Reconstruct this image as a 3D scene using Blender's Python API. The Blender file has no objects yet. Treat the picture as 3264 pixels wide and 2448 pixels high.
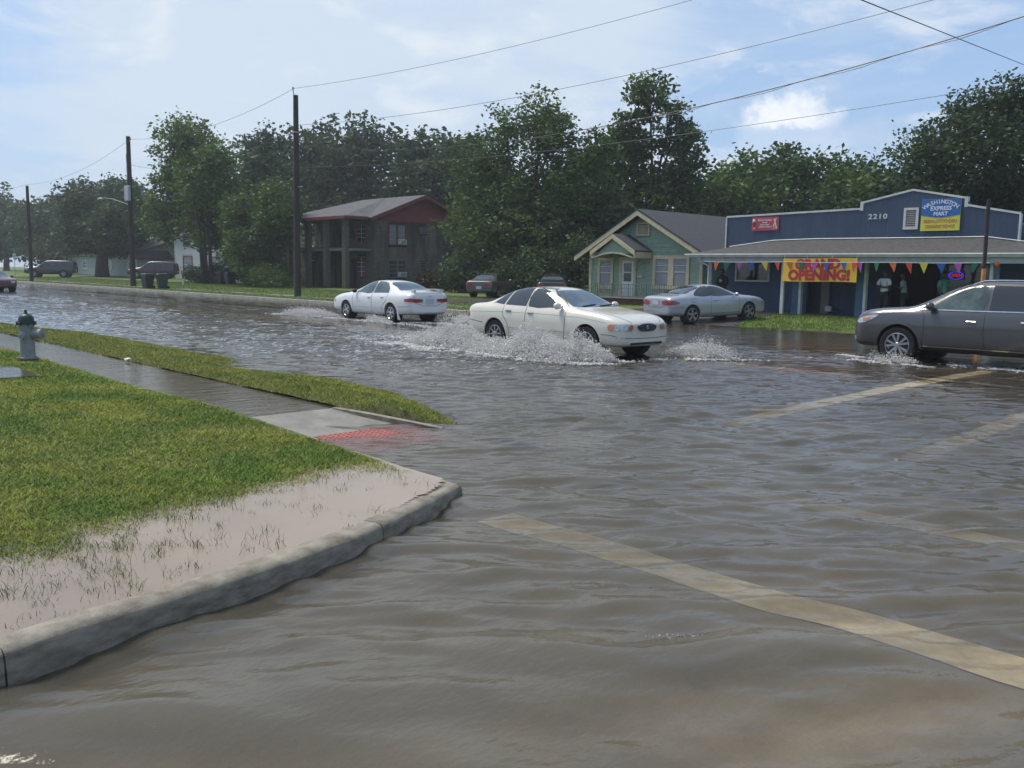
import bpy, bmesh, math, random
import numpy as np
from mathutils import Vector, Matrix
from mathutils.bvhtree import BVHTree
from mathutils import noise as mnoise

random.seed(7)
rng = np.random.default_rng(11)
scene = bpy.context.scene
COL = scene.collection

# ------------------------------------------------------------------ camera
cam_d = bpy.data.cameras.new("camera")
cam = bpy.data.objects.new("camera", cam_d)
COL.objects.link(cam)
cam_d.sensor_width = 36.0
cam_d.lens = 31.12
cam_d.clip_start = 0.05
cam_d.clip_end = 5000
CR = Vector((0.68897274, 0.72461978, 0.01558048))
CU = Vector((-0.1025737, 0.07620235, 0.99180232))
CF = Vector((-0.7174923, 0.6849229, -0.12682828))
M4 = Matrix((CR, CU, -CF)).transposed().to_4x4()
M4.translation = Vector((0, 0, 1.75))
cam.matrix_world = M4
scene.camera = cam

# ------------------------------------------------------------------ world, sun, exposure
SUN_EL, SUN_AZ = math.radians(62), math.radians(200)     # azimuth: direction the light comes from, CCW from +X
world = bpy.data.worlds.new("World")
scene.world = world
world.use_nodes = True
def build_world():
    nt = world.node_tree; N = nt.nodes; L = nt.links
    N.clear()
    out = N.new('ShaderNodeOutputWorld'); bg = N.new('ShaderNodeBackground')
    bg.inputs['Strength'].default_value = 0.112
    L.new(bg.outputs[0], out.inputs[0])
    sky = N.new('ShaderNodeTexSky'); sky.sky_type = 'NISHITA'; sky.sun_disc = False
    sky.sun_elevation = SUN_EL
    sky.sun_rotation = math.pi / 2 - SUN_AZ
    sky.air_density = 1.0; sky.dust_density = 1.6; sky.ozone_density = 2.2
    tc = N.new('ShaderNodeTexCoord')
    def math_(op, a, b=None, c=None, clamp=False):
        n = N.new('ShaderNodeMath'); n.operation = op; n.use_clamp = clamp
        for i, v in enumerate((a, b, c)):
            if v is None: continue
            if isinstance(v, (int, float)): n.inputs[i].default_value = v
            else: L.new(v, n.inputs[i])
        return n.outputs[0]
    def vmath(op, a, b):
        n = N.new('ShaderNodeVectorMath'); n.operation = op
        for i, v in enumerate((a, b)):
            if isinstance(v, tuple): n.inputs[i].default_value = v
            else: L.new(v, n.inputs[i])
        return n
    def smooth(x, lo, hi):
        n = N.new('ShaderNodeMapRange'); n.interpolation_type = 'SMOOTHSTEP'
        L.new(x, n.inputs[0]); n.inputs[1].default_value = lo; n.inputs[2].default_value = hi
        return n.outputs[0]
    def noise(vec, scale, det, rough=.55, dist=0.0):
        n = N.new('ShaderNodeTexNoise'); n.inputs['Scale'].default_value = scale
        n.inputs['Detail'].default_value = det; n.inputs['Roughness'].default_value = rough
        n.inputs['Distortion'].default_value = dist
        L.new(vec, n.inputs['Vector']); return n.outputs['Fac']
    def mixc(f, a, b):
        n = N.new('ShaderNodeMix'); n.data_type = 'RGBA'
        if isinstance(f, (int, float)): n.inputs[0].default_value = f
        else: L.new(f, n.inputs[0])
        for i, v in ((6, a), (7, b)):
            if isinstance(v, tuple): n.inputs[i].default_value = v + (1,)
            else: L.new(v, n.inputs[i])
        return n.outputs[2]
    d = tc.outputs['Generated']
    sep = N.new('ShaderNodeSeparateXYZ'); L.new(d, sep.inputs[0])
    zz = math_('ADD', math_('MAXIMUM', sep.outputs[2], 0.0), 0.10)
    comb = N.new('ShaderNodeCombineXYZ')
    L.new(math_('DIVIDE', sep.outputs[0], zz), comb.inputs[0])
    L.new(math_('DIVIDE', sep.outputs[1], zz), comb.inputs[1])
    plane = comb.outputs[0]
    # thin high veil over most of the sky, opening to blue in places
    n_big = noise(vmath('ADD', plane, (3.1, 7.7, 0)).outputs[0], 0.42, 3, .5)
    n_mid = noise(vmath('ADD', plane, (1.3, 2.1, 4)).outputs[0], 1.1, 8, .62, .6)
    centre = vmath('DOT_PRODUCT', d, (-0.80, 0.55, 0.24)).outputs['Value']
    lobe = smooth(centre, 0.925, 0.985)
    v = math_('ADD', math_('MULTIPLY', n_big, 0.55), math_('MULTIPLY', n_mid, 0.75))
    v = math_('ADD', v, math_('MULTIPLY', lobe, 0.30))
    veil = math_('MULTIPLY', smooth(v, 0.60, 0.98), 0.88)
    low = smooth(sep.outputs[2], 0.16, 0.0)
    veil = math_('MAXIMUM', veil, math_('MULTIPLY', low, 0.45))
    # small bright wisps
    wis = noise(vmath('MULTIPLY', d, (9.0, 9.0, 22.0)).outputs[0], 1.0, 9, .6, .3)
    wisp = math_('MULTIPLY', smooth(wis, 0.50, 0.70), 0.62)
    blue = mixc(0.55, sky.outputs[0], (3.0, 4.5, 7.0))
    col = mixc(veil, blue, (5.0, 5.7, 6.5))
    col = mixc(wisp, col, (6.1, 6.5, 6.9))
    # one towering cumulus low over the houses
    off = vmath('SUBTRACT', d, (-0.492, 0.860, 0.128))
    offs = vmath('MULTIPLY', off.outputs[0], (1.0, 1.0, 1.0))
    ln = N.new('ShaderNodeVectorMath'); ln.operation = 'LENGTH'; L.new(offs.outputs[0], ln.inputs[0])
    cn = noise(vmath('MULTIPLY', d, (55.0, 55.0, 55.0)).outputs[0], 1.0, 6, .6)
    r = math_('ADD', ln.outputs['Value'], math_('MULTIPLY', math_('SUBTRACT', cn, 0.5), 0.055))
    cum = smooth(r, 0.068, 0.040)
    top = smooth(math_('ADD', sep.outputs[2], math_('MULTIPLY', math_('SUBTRACT', cn, .5), .03)), 0.148, 0.160)
    cumc = mixc(top, (5.0, 5.8, 7.0), (7.2, 7.4, 7.7))
    col = mixc(math_('MULTIPLY', cum, math_('MULTIPLY_ADD', top, 0.42, 0.48)), col, cumc)
    L.new(col, bg.inputs[0])
build_world()

sun_d = bpy.data.lights.new("sun", 'SUN'); sun = bpy.data.objects.new("sun", sun_d); COL.objects.link(sun)
sun_d.energy = 3.0; sun_d.angle = math.radians(20); sun_d.color = (1.0, .94, .82)
sd = Vector((math.cos(SUN_AZ) * math.cos(SUN_EL), math.sin(SUN_AZ) * math.cos(SUN_EL), math.sin(SUN_EL)))
sun.rotation_euler = sd.to_track_quat('Z', 'Y').to_euler()
sun.location = sd * 50

scene.view_settings.view_transform = 'Standard'
scene.view_settings.look = 'None'
scene.view_settings.exposure = 0.32
scene.view_settings.gamma = 1.0
scene.cycles.max_bounces = 5
scene.cycles.diffuse_bounces = 2
scene.cycles.glossy_bounces = 3
scene.cycles.transmission_bounces = 4
scene.cycles.transparent_max_bounces = 8
scene.cycles.caustics_reflective = False
scene.cycles.caustics_refractive = False
scene.cycles.use_denoising = True
scene.cycles.sample_clamp_indirect = 5.0
scene.cycles.volume_bounces = 0
scene.cycles.volume_max_steps = 16

# ------------------------------------------------------------------ materials
MATS = {}
def mat(name, col, rough=.6, var=.12, scale=6., metal=0., bump=0., bscale=None, spec=.5, coat=0., alpha=1., stretch=(1, 1, 1),
        col2=None, lo=.35, hi=.65, detail=5, island=0.):
    """procedural Principled material: base colour broken up by noise, optional second colour patches, bump"""
    if name in MATS: return MATS[name]
    m = bpy.data.materials.new(name); m.use_nodes = True; MATS[name] = m
    nt = m.node_tree; N = nt.nodes; L = nt.links
    b = N['Principled BSDF']
    b.inputs['Roughness'].default_value = rough
    b.inputs['Metallic'].default_value = metal
    b.inputs['Specular IOR Level'].default_value = spec
    b.inputs['Coat Weight'].default_value = coat
    b.inputs['Coat Roughness'].default_value = .04
    b.inputs['Alpha'].default_value = alpha
    tc = N.new('ShaderNodeTexCoord')
    mp = N.new('ShaderNodeMapping'); mp.inputs['Scale'].default_value = stretch
    L.new(tc.outputs['Object'], mp.inputs[0])
    nz = N.new('ShaderNodeTexNoise'); nz.inputs['Scale'].default_value = scale; nz.inputs['Detail'].default_value = detail
    nz.inputs['Roughness'].default_value = .62
    L.new(mp.outputs[0], nz.inputs['Vector'])
    mr = N.new('ShaderNodeMapRange'); L.new(nz.outputs['Fac'], mr.inputs[0])
    mr.inputs[1].default_value = lo; mr.inputs[2].default_value = hi
    mx = N.new('ShaderNodeMix'); mx.data_type = 'RGBA'
    L.new(mr.outputs[0], mx.inputs[0])
    c1 = tuple(max(0, x * (1 - var)) for x in col); c2 = col2 or tuple(min(1, x * (1 + var)) for x in col)
    mx.inputs[6].default_value = c1 + (1,); mx.inputs[7].default_value = tuple(c2) + (1,)
    src = mx.outputs[2]
    if island:
        g = N.new('ShaderNodeNewGeometry')
        hs = N.new('ShaderNodeHueSaturation')
        r1 = N.new('ShaderNodeMapRange'); L.new(g.outputs['Random Per Island'], r1.inputs[0])
        r1.inputs[3].default_value = 1 - island; r1.inputs[4].default_value = 1 + island
        L.new(r1.outputs[0], hs.inputs['Value']); L.new(src, hs.inputs['Color']); src = hs.outputs[0]
    L.new(src, b.inputs['Base Color'])
    if bump:
        bn = N.new('ShaderNodeTexNoise'); bn.inputs['Scale'].default_value = bscale or scale * 4; bn.inputs['Detail'].default_value = 6
        L.new(mp.outputs[0], bn.inputs['Vector'])
        bp = N.new('ShaderNodeBump'); bp.inputs['Strength'].default_value = bump; bp.inputs['Distance'].default_value = .02
        L.new(bn.outputs['Fac'], bp.inputs['Height']); L.new(bp.outputs[0], b.inputs['Normal'])
    return m
def emis(name, col, strength):
    if name in MATS: return MATS[name]
    m = bpy.data.materials.new(name); m.use_nodes = True; MATS[name] = m
    b = m.node_tree.nodes['Principled BSDF']
    b.inputs['Base Color'].default_value = col + (1,)
    b.inputs['Emission Color'].default_value = col + (1,)
    b.inputs['Emission Strength'].default_value = strength
    return m

# ------------------------------------------------------------------ mesh helpers
def link(name, me, parent=None, m=None, loc=None):
    o = bpy.data.objects.new(name, me); COL.objects.link(o)
    if m is not None and not me.materials: me.materials.append(m)
    if parent is not None: o.parent = parent
    if loc is not None: o.location = loc
    return o
def mesh_np(name, V, F, m=None, parent=None, smooth=False):
    """V (n,3), F (k,3|4) numpy arrays"""
    V = np.asarray(V, dtype=np.float32); F = np.asarray(F, dtype=np.int32)
    me = bpy.data.meshes.new(name)
    me.vertices.add(len(V)); me.vertices.foreach_set('co', V.ravel())
    k = F.shape[1]
    me.loops.add(F.size); me.loops.foreach_set('vertex_index', F.ravel())
    me.polygons.add(len(F)); me.polygons.foreach_set('loop_start', np.arange(0, F.size, k, dtype=np.int32))
    if smooth: me.polygons.foreach_set('use_smooth', np.ones(len(F), dtype=bool))
    me.update(calc_edges=True)
    return link(name, me, parent, m)
class MB:
    def __init__(s): s.v = []; s.f = []
    def add(s, vs, fs):
        o = len(s.v); s.v += [tuple(v) for v in vs]; s.f += [tuple(i + o for i in f) for f in fs]; return s
    def box(s, x0, x1, y0, y1, z0, z1):
        return s.add([(x0, y0, z0), (x1, y0, z0), (x1, y1, z0), (x0, y1, z0), (x0, y0, z1), (x1, y0, z1), (x1, y1, z1), (x0, y1, z1)],
                     [(0, 3, 2, 1), (4, 5, 6, 7), (0, 1, 5, 4), (1, 2, 6, 5), (2, 3, 7, 6), (3, 0, 4, 7)])
    def hexa(s, b4, t4):
        return s.add(list(b4) + list(t4), [(0, 3, 2, 1), (4, 5, 6, 7), (0, 1, 5, 4), (1, 2, 6, 5), (2, 3, 7, 6), (3, 0, 4, 7)])
    def prism(s, poly, axis, a, b):
        """poly: 2D list; axis 'y': (x,z) extruded along y from a to b; 'x': (y,z); 'z': (x,y)"""
        n = len(poly)
        def P(p, t): return (p[0], t, p[1]) if axis == 'y' else ((t, p[0], p[1]) if axis == 'x' else (p[0], p[1], t))
        vs = [P(p, a) for p in poly] + [P(p, b) for p in poly]
        fs = [tuple(range(n)), tuple(range(2 * n - 1, n - 1, -1))] + [(i, i + n, (i + 1) % n + n, (i + 1) % n) for i in range(n)]
        return s.add(vs, fs)
    def tube(s, pts, r, n=8, cap=True):
        pts = [Vector(p) for p in pts]; rs = r if isinstance(r, (list, tuple)) else [r] * len(pts)
        o = len(s.v)
        up = None
        for i, p in enumerate(pts):
            t = (pts[min(i + 1, len(pts) - 1)] - pts[max(i - 1, 0)]).normalized()
            if up is None: up = Vector((0, 0, 1)) if abs(t.z) < .9 else Vector((1, 0, 0))
            a = t.cross(up)
            if a.length < 1e-4: a = t.cross(Vector((0, 1, 0)))
            a.normalize(); b = a.cross(t).normalized(); up = b
            for k in range(n):
                th = 2 * math.pi * k / n
                s.v.append(tuple(p + (a * math.cos(th) + b * math.sin(th)) * rs[i]))
        for i in range(len(pts) - 1):
            for k in range(n):
                s.f.append((o + i * n + k, o + i * n + (k + 1) % n, o + (i + 1) * n + (k + 1) % n, o + (i + 1) * n + k))
        if cap:
            s.f.append(tuple(o + k for k in range(n))[::-1]); s.f.append(tuple(o + (len(pts) - 1) * n + k for k in range(n)))
        return s
    def lathe(s, prof, n=20, axis='z', c=(0, 0, 0)):
        o = len(s.v)
        for r, h in prof:
            for k in range(n):
                a = 2 * math.pi * k / n; p, q = r * math.cos(a), r * math.sin(a)
                v = (p, q, h) if axis == 'z' else ((p, h, q) if axis == 'y' else (h, p, q))
                s.v.append((v[0] + c[0], v[1] + c[1], v[2] + c[2]))
        for i in range(len(prof) - 1):
            for k in range(n):
                s.f.append((o + i * n + k, o + i * n + (k + 1) % n, o + (i + 1) * n + (k + 1) % n, o + (i + 1) * n + k))
        s.f.append(tuple(o + k for k in range(n))[::-1]); s.f.append(tuple(o + (len(prof) - 1) * n + k for k in range(n)))
        return s
    def build(s, name, m, parent=None, smooth=False, bevel=0, loc=None, sharp=None):
        me = bpy.data.meshes.new(name); me.from_pydata(s.v, [], s.f); me.update()
        bm = bmesh.new(); bm.from_mesh(me); bmesh.ops.recalc_face_normals(bm, faces=bm.faces)
        if bevel: bmesh.ops.bevel(bm, geom=bm.edges[:], offset=bevel, segments=1, affect='EDGES', profile=.5)
        bm.to_mesh(me); bm.free()
        if smooth:
            me.polygons.foreach_set('use_smooth', [True] * len(me.polygons))
            if sharp: me.set_sharp_from_angle(angle=math.radians(sharp))
        return link(name, me, parent, m, loc)
def empty(name, loc=(0, 0, 0), rz=0., label=None, cat=None, group=None):
    o = bpy.data.objects.new(name, None); COL.objects.link(o); o.location = loc; o.rotation_euler = (0, 0, rz)
    o.empty_display_size = .2
    tag(o, label, cat, group); return o
def tag(o, label=None, cat=None, group=None, kind=None):
    if label: o['label'] = label
    if cat: o['category'] = cat
    if group: o['group'] = group
    if kind: o['kind'] = kind
    return o
def box(name, x0, x1, y0, y1, z0, z1, m, parent=None, bevel=0):
    return MB().box(x0, x1, y0, y1, z0, z1).build(name, m, parent, bevel=bevel)
def copy_part(o, parent, loc=None):
    c = o.copy(); COL.objects.link(c); c.parent = parent
    if loc is not None: c.location = loc
    return c
def text_mesh(name, body, size, m, parent, loc, rot=(math.pi / 2, 0, 0), extrude=.004, bold=0., sx=1., shear=0., align='CENTER', spacing=1.):
    cu = bpy.data.curves.new(name, 'FONT'); cu.body = body; cu.size = size; cu.extrude = extrude; cu.offset = bold
    cu.align_x = align; cu.align_y = 'CENTER'; cu.shear = shear; cu.space_character = spacing; cu.resolution_u = 3
    t = bpy.data.objects.new(name + '_tmp', cu); COL.objects.link(t)
    dg = bpy.context.evaluated_depsgraph_get()
    me = bpy.data.meshes.new_from_object(t.evaluated_get(dg)); me.name = name
    bpy.data.objects.remove(t); bpy.data.curves.remove(cu)
    me.materials.clear()
    mx = Matrix.Translation(loc) @ Matrix.Rotation(rot[2], 4, 'Z') @ Matrix.Rotation(rot[0], 4, 'X') @ Matrix.Rotation(rot[1], 4, 'Z') @ Matrix.Diagonal((sx, 1, 1, 1))
    me.transform(mx)
    return link(name, me, parent, m)
def join_meshes(objs, name, parent):
    V = []; F = []
    for o in objs:
        k = len(V); V += [tuple(v.co) for v in o.data.vertices]; F += [tuple(i + k for i in p.vertices) for p in o.data.polygons]
    me = bpy.data.meshes.new(name); me.from_pydata(V, [], F); me.update()
    m = objs[0].data.materials[0]
    for o in objs:
        d = o.data; bpy.data.objects.remove(o); bpy.data.meshes.remove(d)
    return link(name, me, parent, m)
def sstep(a, b, x):
    t = np.clip((x - a) / (b - a), 0, 1); return t * t * (3 - 2 * t)
# numpy value noise
_P = rng.random((256, 256))
def vnoise(x, y, seed=0):
    x = np.asarray(x, float) + seed * 17.13; y = np.asarray(y, float) + seed * 5.71
    xi = np.floor(x).astype(int); yi = np.floor(y).astype(int); fx = x - xi; fy = y - yi
    fx = fx * fx * (3 - 2 * fx); fy = fy * fy * (3 - 2 * fy)
    a = _P[xi & 255, yi & 255]; b = _P[(xi + 1) & 255, yi & 255]; c = _P[xi & 255, (yi + 1) & 255]; d = _P[(xi + 1) & 255, (yi + 1) & 255]
    return (a * (1 - fx) + b * fx) * (1 - fy) + (c * (1 - fx) + d * fx) * fy
def fbm(x, y, seed=0, oct=4):
    t = 0; a = .5; s = 0
    for i in range(oct):
        t = t + a * vnoise(np.asarray(x) * 2 ** i, np.asarray(y) * 2 ** i, seed + i); s += a; a *= .5
    return t / s
# ================================================================== THE SETTING
M_road = mat('wet_road', (.085, .072, .062), rough=.35, var=.25, scale=2.2, bump=.25, bscale=60, detail=8)
M_side = mat('side_street_concrete', (.27, .25, .215), rough=.45, var=.2, scale=1.7, bump=.25, bscale=50, detail=8)
M_conc = mat('wet_concrete', (.20, .185, .155), rough=.55, var=.22, scale=3.5, bump=.35, bscale=45, detail=8)
M_kerb = mat('kerb_concrete', (.19, .160, .12), rough=.8, var=.2, scale=7, bump=.65, bscale=150, detail=12, col2=(.33, .295, .235), stretch=(1, 1, 3.0), lo=.33, hi=.64)
M_soil = mat('lawn_soil', (.085, .085, .028), rough=.9, var=.4, scale=9, bump=.5)
M_farsoil = mat('verge_turf', (.075, .125, .016), rough=.9, var=.3, scale=1.3, bump=.3, col2=(.12, .165, .028))
M_mud = mat('mud_bed', (.24, .18, .14), rough=.8, var=.2, scale=4)
M_white2 = mat('worn_line_paint', (.48, .44, .36), rough=.6, var=.35, scale=5, detail=8)
M_white = mat('line_paint', (.78, .73, .60), rough=.55, var=.18, scale=9, detail=8)
M_yellow = mat('yellow_paint', (.62, .36, .06), rough=.55, var=.25, scale=6, detail=8)

def road_z(x, y): return -.155 + .135 * (1 - ((y - 15.6) / 7.9) ** 2)
def side_z(x, y): return -.085 - .02 * sstep(3, 8, y) + .045 * sstep(-3.9, -1.0, x) * sstep(7.5, 4.0, y) - .03 * sstep(-2.0, -4.2, x) * sstep(5, 6.5, y)
def grid_mesh(name, xs, ys, zf, m, parent=None, smooth=True, keep=None):
    X, Y = np.meshgrid(xs, ys, indexing='ij'); Z = zf(X, Y)
    V = np.stack([X, Y, Z], -1).reshape(-1, 3)
    nx, ny = len(xs), len(ys)
    i, j = np.meshgrid(np.arange(nx - 1), np.arange(ny - 1), indexing='ij')
    a = (i * ny + j).ravel(); F = np.stack([a, a + ny, a + ny + 1, a + 1], -1)
    if keep is not None:
        c = V[F].mean(1); k = keep(c[:, 0], c[:, 1], c[:, 2]); F = F[k]
        u, inv = np.unique(F, return_inverse=True); V = V[u]; F = inv.reshape(F.shape)
    if xs[-1] < xs[0]: F = F[:, ::-1]
    return mesh_np(name, V, F, m, parent, smooth)
xs_r = np.concatenate([np.linspace(-260, -60, 30)[:-1], np.linspace(-60, 20, 60)[:-1], np.linspace(20, 120, 12)])

tag(grid_mesh('ground', np.linspace(-600, 600, 7), np.linspace(-600, 600, 7), lambda x, y: x * 0 - .6, M_farsoil), kind='structure')
ROAD = tag(grid_mesh('road', xs_r, np.linspace(7.8, 24.4, 28), road_z, M_road), kind='structure')
SIDE = tag(grid_mesh('side_street', np.linspace(-9.5, 16, 40), np.linspace(-30, 7.79, 50), side_z, M_side), kind='structure')
def strip(name, x0, x1, y0, y1, zf, m, parent, n=30, m2=3, off=.004, wob=.0):
    def f(X, Y): return zf(X, Y) + off
    xs = np.linspace(x0, x1, n if x1 - x0 > y1 - y0 else m2); ys = np.linspace(y0, y1, m2 if x1 - x0 > y1 - y0 else n)
    o = grid_mesh(name, xs, ys, f, m, parent)
    if wob:
        me = o.data; co = np.empty(len(me.vertices) * 3, np.float32); me.vertices.foreach_get('co', co); co = co.reshape(-1, 3)
        if x1 - x0 > y1 - y0: co[:, 1] += (vnoise(co[:, 0] * 2.5, co[:, 1] * 9) - .5) * wob
        else: co[:, 0] += (vnoise(co[:, 1] * 2.5, co[:, 0] * 9) - .5) * wob
        me.vertices.foreach_set('co', co.ravel()); me.update()
    return o
strip('crosswalk_line', -4.75, 6.5, 4.22, 4.57, side_z, M_white, SIDE, n=90, wob=.075)
strip('crosswalk_line', -4.6, 6.5, 6.56, 6.82, side_z, M_white, SIDE, n=90, wob=.075)
strip('crosswalk_line', -6.12, -5.82, 9.4, 22.5, road_z, M_white, ROAD, n=90, wob=.03)
strip('crosswalk_line', -3.76, -3.48, 9.2, 22.5, road_z, M_white2, ROAD, n=90, wob=.03)
for y in (15.22, 15.44): strip('centre_line', -160, -7.2, y, y + .10, road_z, M_yellow, ROAD, n=120, wob=.02)
for y in (18.75,): strip('centre_line', -160, -30, y, y + .11, road_z, M_yellow, ROAD, n=120, wob=.02)
for i in range(14): strip('lane_line', -12.5 - i * 9.2 - 3, -12.5 - i * 9.2, 21.0, 21.11, road_z, M_white, ROAD, n=8)

# ---- sidewalk slabs, ramp, detectable pad
WALK = tag(box('sidewalk', -70, -9.0, 4.36, 5.69, -.3, .02, M_conc), kind='structure')
nslab = 40
for i in range(nslab):
    x1 = -8.97 - i * 1.42
    w = MB().box(x1 - 1.405, x1, 4.35, 5.70, .021, .066 + .006 * random.uniform(-1, 1)).build('slab', M_conc, WALK, bevel=.006)
def ramp_z(x, y):
    return np.interp(x, [-8.95, -8.15, -7.2, -5.0], [.104, .012, -.05, -.09])
RAMP = tag(grid_mesh('kerb_ramp', np.linspace(-8.96, -4.9, 40), np.linspace(4.38, 6.5, 16), ramp_z, M_conc), kind='structure')
M_pad = mat('red_pad', (.30, .075, .05), rough=.5, var=.2, scale=8)
PADO = grid_mesh('tactile_pad', np.linspace(-7.98, -7.14, 14), np.linspace(4.78, 5.98, 10), lambda x, y: ramp_z(x, y) + .006, M_pad, RAMP)
db = MB()
for i in range(13):
    for j in range(18):
        x, y = -7.95 + i * .064, 4.82 + j * .064
        db.lathe([(.018, float(ramp_z(x, y)) + .0055), (.012, float(ramp_z(x, y)) + .0115)], n=6, c=(x, y, 0))
db.build('tactile_domes', M_pad, RAMP)

# ---- kerbs (sections with joints)
def sweep_kerb(name, path, tops, parent, depth=-.35, width=.16):
    mb = MB(); n = len(path); ring = []
    for i, p in enumerate(path):
        a = Vector(path[max(i - 1, 0)]); b = Vector(path[min(i + 1, n - 1)])
        t = (b - a).normalized(); nrm = Vector((t.y, -t.x))      # to the street side
        T = tops[i]
        prof = [(-width, depth), (-width, T - .004), (-width + .012, T), (-.05, T), (-.022, T - .008), (-.006, T - .026), (.002, T - .06), (.03, depth)]
        ring.append([(p[0] + nrm.x * q, p[1] + nrm.y * q, z) for q, z in prof])
    k = 8
    vs = [v for r in ring for v in r]
    fs = [(i * k + j, i * k + (j + 1) % k, (i + 1) * k + (j + 1) % k, (i + 1) * k + j) for i in range(n - 1) for j in range(k)]
    fs += [tuple(range(k)), tuple((n - 1) * k + j for j in range(k - 1, -1, -1))]
    mb.add(vs, fs)
    return mb.build(name, M_kerb, parent, smooth=True, sharp=50)
def resample(path, step):
    P = np.array(path, float); d = np.r_[0, np.cumsum(np.hypot(*np.diff(P[:, :2], axis=0).T))]
    n = max(2, int(d[-1] / step)); t = np.linspace(0, d[-1], n + 1)
    return [tuple(np.interp(tt, d, P[:, k]) for k in range(P.shape[1])) for tt in t]
KERB = bpy.data.objects.new('corner_kerb', None); COL.objects.link(KERB); tag(KERB, kind='structure')
pth = [(-3.90, -12, .155), (-3.92, -.5, .155), (-3.99, .89, .150), (-4.08, 1.22, .146), (-4.17, 1.79, .139), (-4.32, 2.47, .130), (-4.48, 3.01, .124), (-4.81, 3.77, .114), (-5.10, 4.28, .098), (-5.18, 4.42, .085)]
rs = resample(pth, .12)
cut = [0, len(rs) - 32, len(rs) - 12, len(rs)]
for a, b in zip(cut[:-1], cut[1:]):
    seg = rs[a:b + 1] if b < len(rs) else rs[a:]
    if len(seg) < 2: continue
    seg = [s for s in seg]
    if a > 0:   # 8 mm joint
        s0 = np.array(seg[0]); s1 = np.array(seg[1]); seg[0] = tuple(s0 + (s1 - s0) * .07)
    jit = [(x + random.uniform(-.0015, .0015), y, z + random.uniform(-.001, .001)) for x, y, z in seg]
    sweep_kerb('kerb_section', [p[:2] for p in jit], [p[2] for p in jit], KERB)
e1 = resample([(-5.20, 4.43, .084), (-5.55, 4.38, .105), (-6.3, 4.42, .118), (-7.3, 4.43, .122), (-8.96, 4.40, .122)], .3)
sweep_kerb('kerb_section', [p[:2] for p in e1], [p[2] for p in e1], KERB, width=.10)
e2 = resample([(-8.97, 5.72, .115), (-8.5, 5.84, .10), (-7.9, 6.10, .04), (-7.6, 6.24, .005)], .15)
sweep_kerb('kerb_section', [p[:2] for p in e2][::-1], [p[2] for p in e2][::-1], KERB, width=.12)
FK = bpy.data.objects.new('far_kerb', None); COL.objects.link(FK); tag(FK, kind='structure')
M_fk = mat('far_kerb_concrete', (.28, .26, .22), rough=.6, var=.2, scale=3, bump=.3)
xk = -24.0
while xk > -200:
    L_ = 3.05 if xk > -90 else 12.0
    mb = MB().hexa([(xk - L_, 23.2, -.3), (xk - .02, 23.2, -.3), (xk - .02, 23.4, -.3), (xk - L_, 23.4, -.3)],
                   [(xk - L_, 23.24, .135), (xk - .02, 23.24, .135), (xk - .02, 23.4, .135), (xk - L_, 23.4, .135)])
    mb.build('kerb_section', M_fk, FK, bevel=.015); xk -= L_

# ---- near lawn
XB_Y = [-9, .4, 1.21, 1.40, 1.50, 1.65, 1.72, 1.88, 2.25, 2.56, 3.04, 3.4, 3.91, 4.21, 4.5]
XB_X = [-5.42, -5.42, -5.40, -5.24, -5.17, -5.34, -5.56, -5.54, -5.59, -5.74, -5.80, -5.92, -5.96, -5.82, -5.6]
def lawn_edge(y): return np.interp(y, XB_Y, XB_X)
def lawn_z(x, y):
    d = lawn_edge(y) + (fbm(x * 1.7, y * 1.7, 3) - .5) * .5 - x
    z = .110 + np.where(d > 0, .030 * np.minimum(d, 4) + .012 * np.maximum(d - 4, 0), .05 * d)
    z = np.maximum(z, .06) + (fbm(x * 3, y * 3, 5) - .5) * .03 * sstep(0, .5, d)
    z = z - .05 * np.exp(-(((x + 13.45) / .55) ** 2 + ((y - 3.15) / .28) ** 2))
    return z - .07 * sstep(3.95, 4.34, y) * sstep(-9, -12, x)
lx = np.concatenate([np.linspace(-60, -16, 30)[:-1], np.linspace(-16, -4.05, 200)])
LAWN = tag(grid_mesh('lawn', lx, np.concatenate([np.linspace(-30, .4, 20)[:-1], np.linspace(.4, 4.33, 80)]), lawn_z, M_soil,
                     keep=lambda x, y, z: x < np.interp(y, [-30, .88, 1.75, 2.41, 2.92, 3.63, 4.15, 4.4], [-4.05, -4.11, -4.28, -4.43, -4.58, -4.86, -5.12, -5.35])), kind='structure')
def strip_top(x): return np.interp(x, [-60, -27, -24.5, -18, -11.2, -9.2, -7.3], [6.4, 6.6, 7.75, 7.75, 7.55, 7.05, 6.45])
def strip_z(x, y):
    top = strip_top(x)
    t = (y - 5.69) / (top - 5.69)
    z = np.interp(t, [0, .1, .45, 1, 1.4], [.10, .135, .16, .0, -.16])
    z = z * sstep(-7.1, -8.6, x) + (-.06) * (1 - sstep(-7.1, -8.6, x))
    low = np.interp(x, [-9.0, -8.8, -7.9, -7.3], [5.60, 5.78, 6.16, 6.42]); z = z - .28 * sstep(.06, -.06, y - low)
    z = z + (fbm(x * 1.3, y * 1.3, 8) - .5) * .07
    z = z - .26 * np.exp(-(((x + 13.7) / 1.2) ** 4 + ((y - 7.45) / .72) ** 4))
    return z
STRIP = tag(grid_mesh('verge_strip', np.concatenate([np.linspace(-60, -28, 20)[:-1], np.linspace(-28, -6.9, 260)]), np.linspace(5.71, 8.4, 44), strip_z, M_soil), kind='structure')

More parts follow.
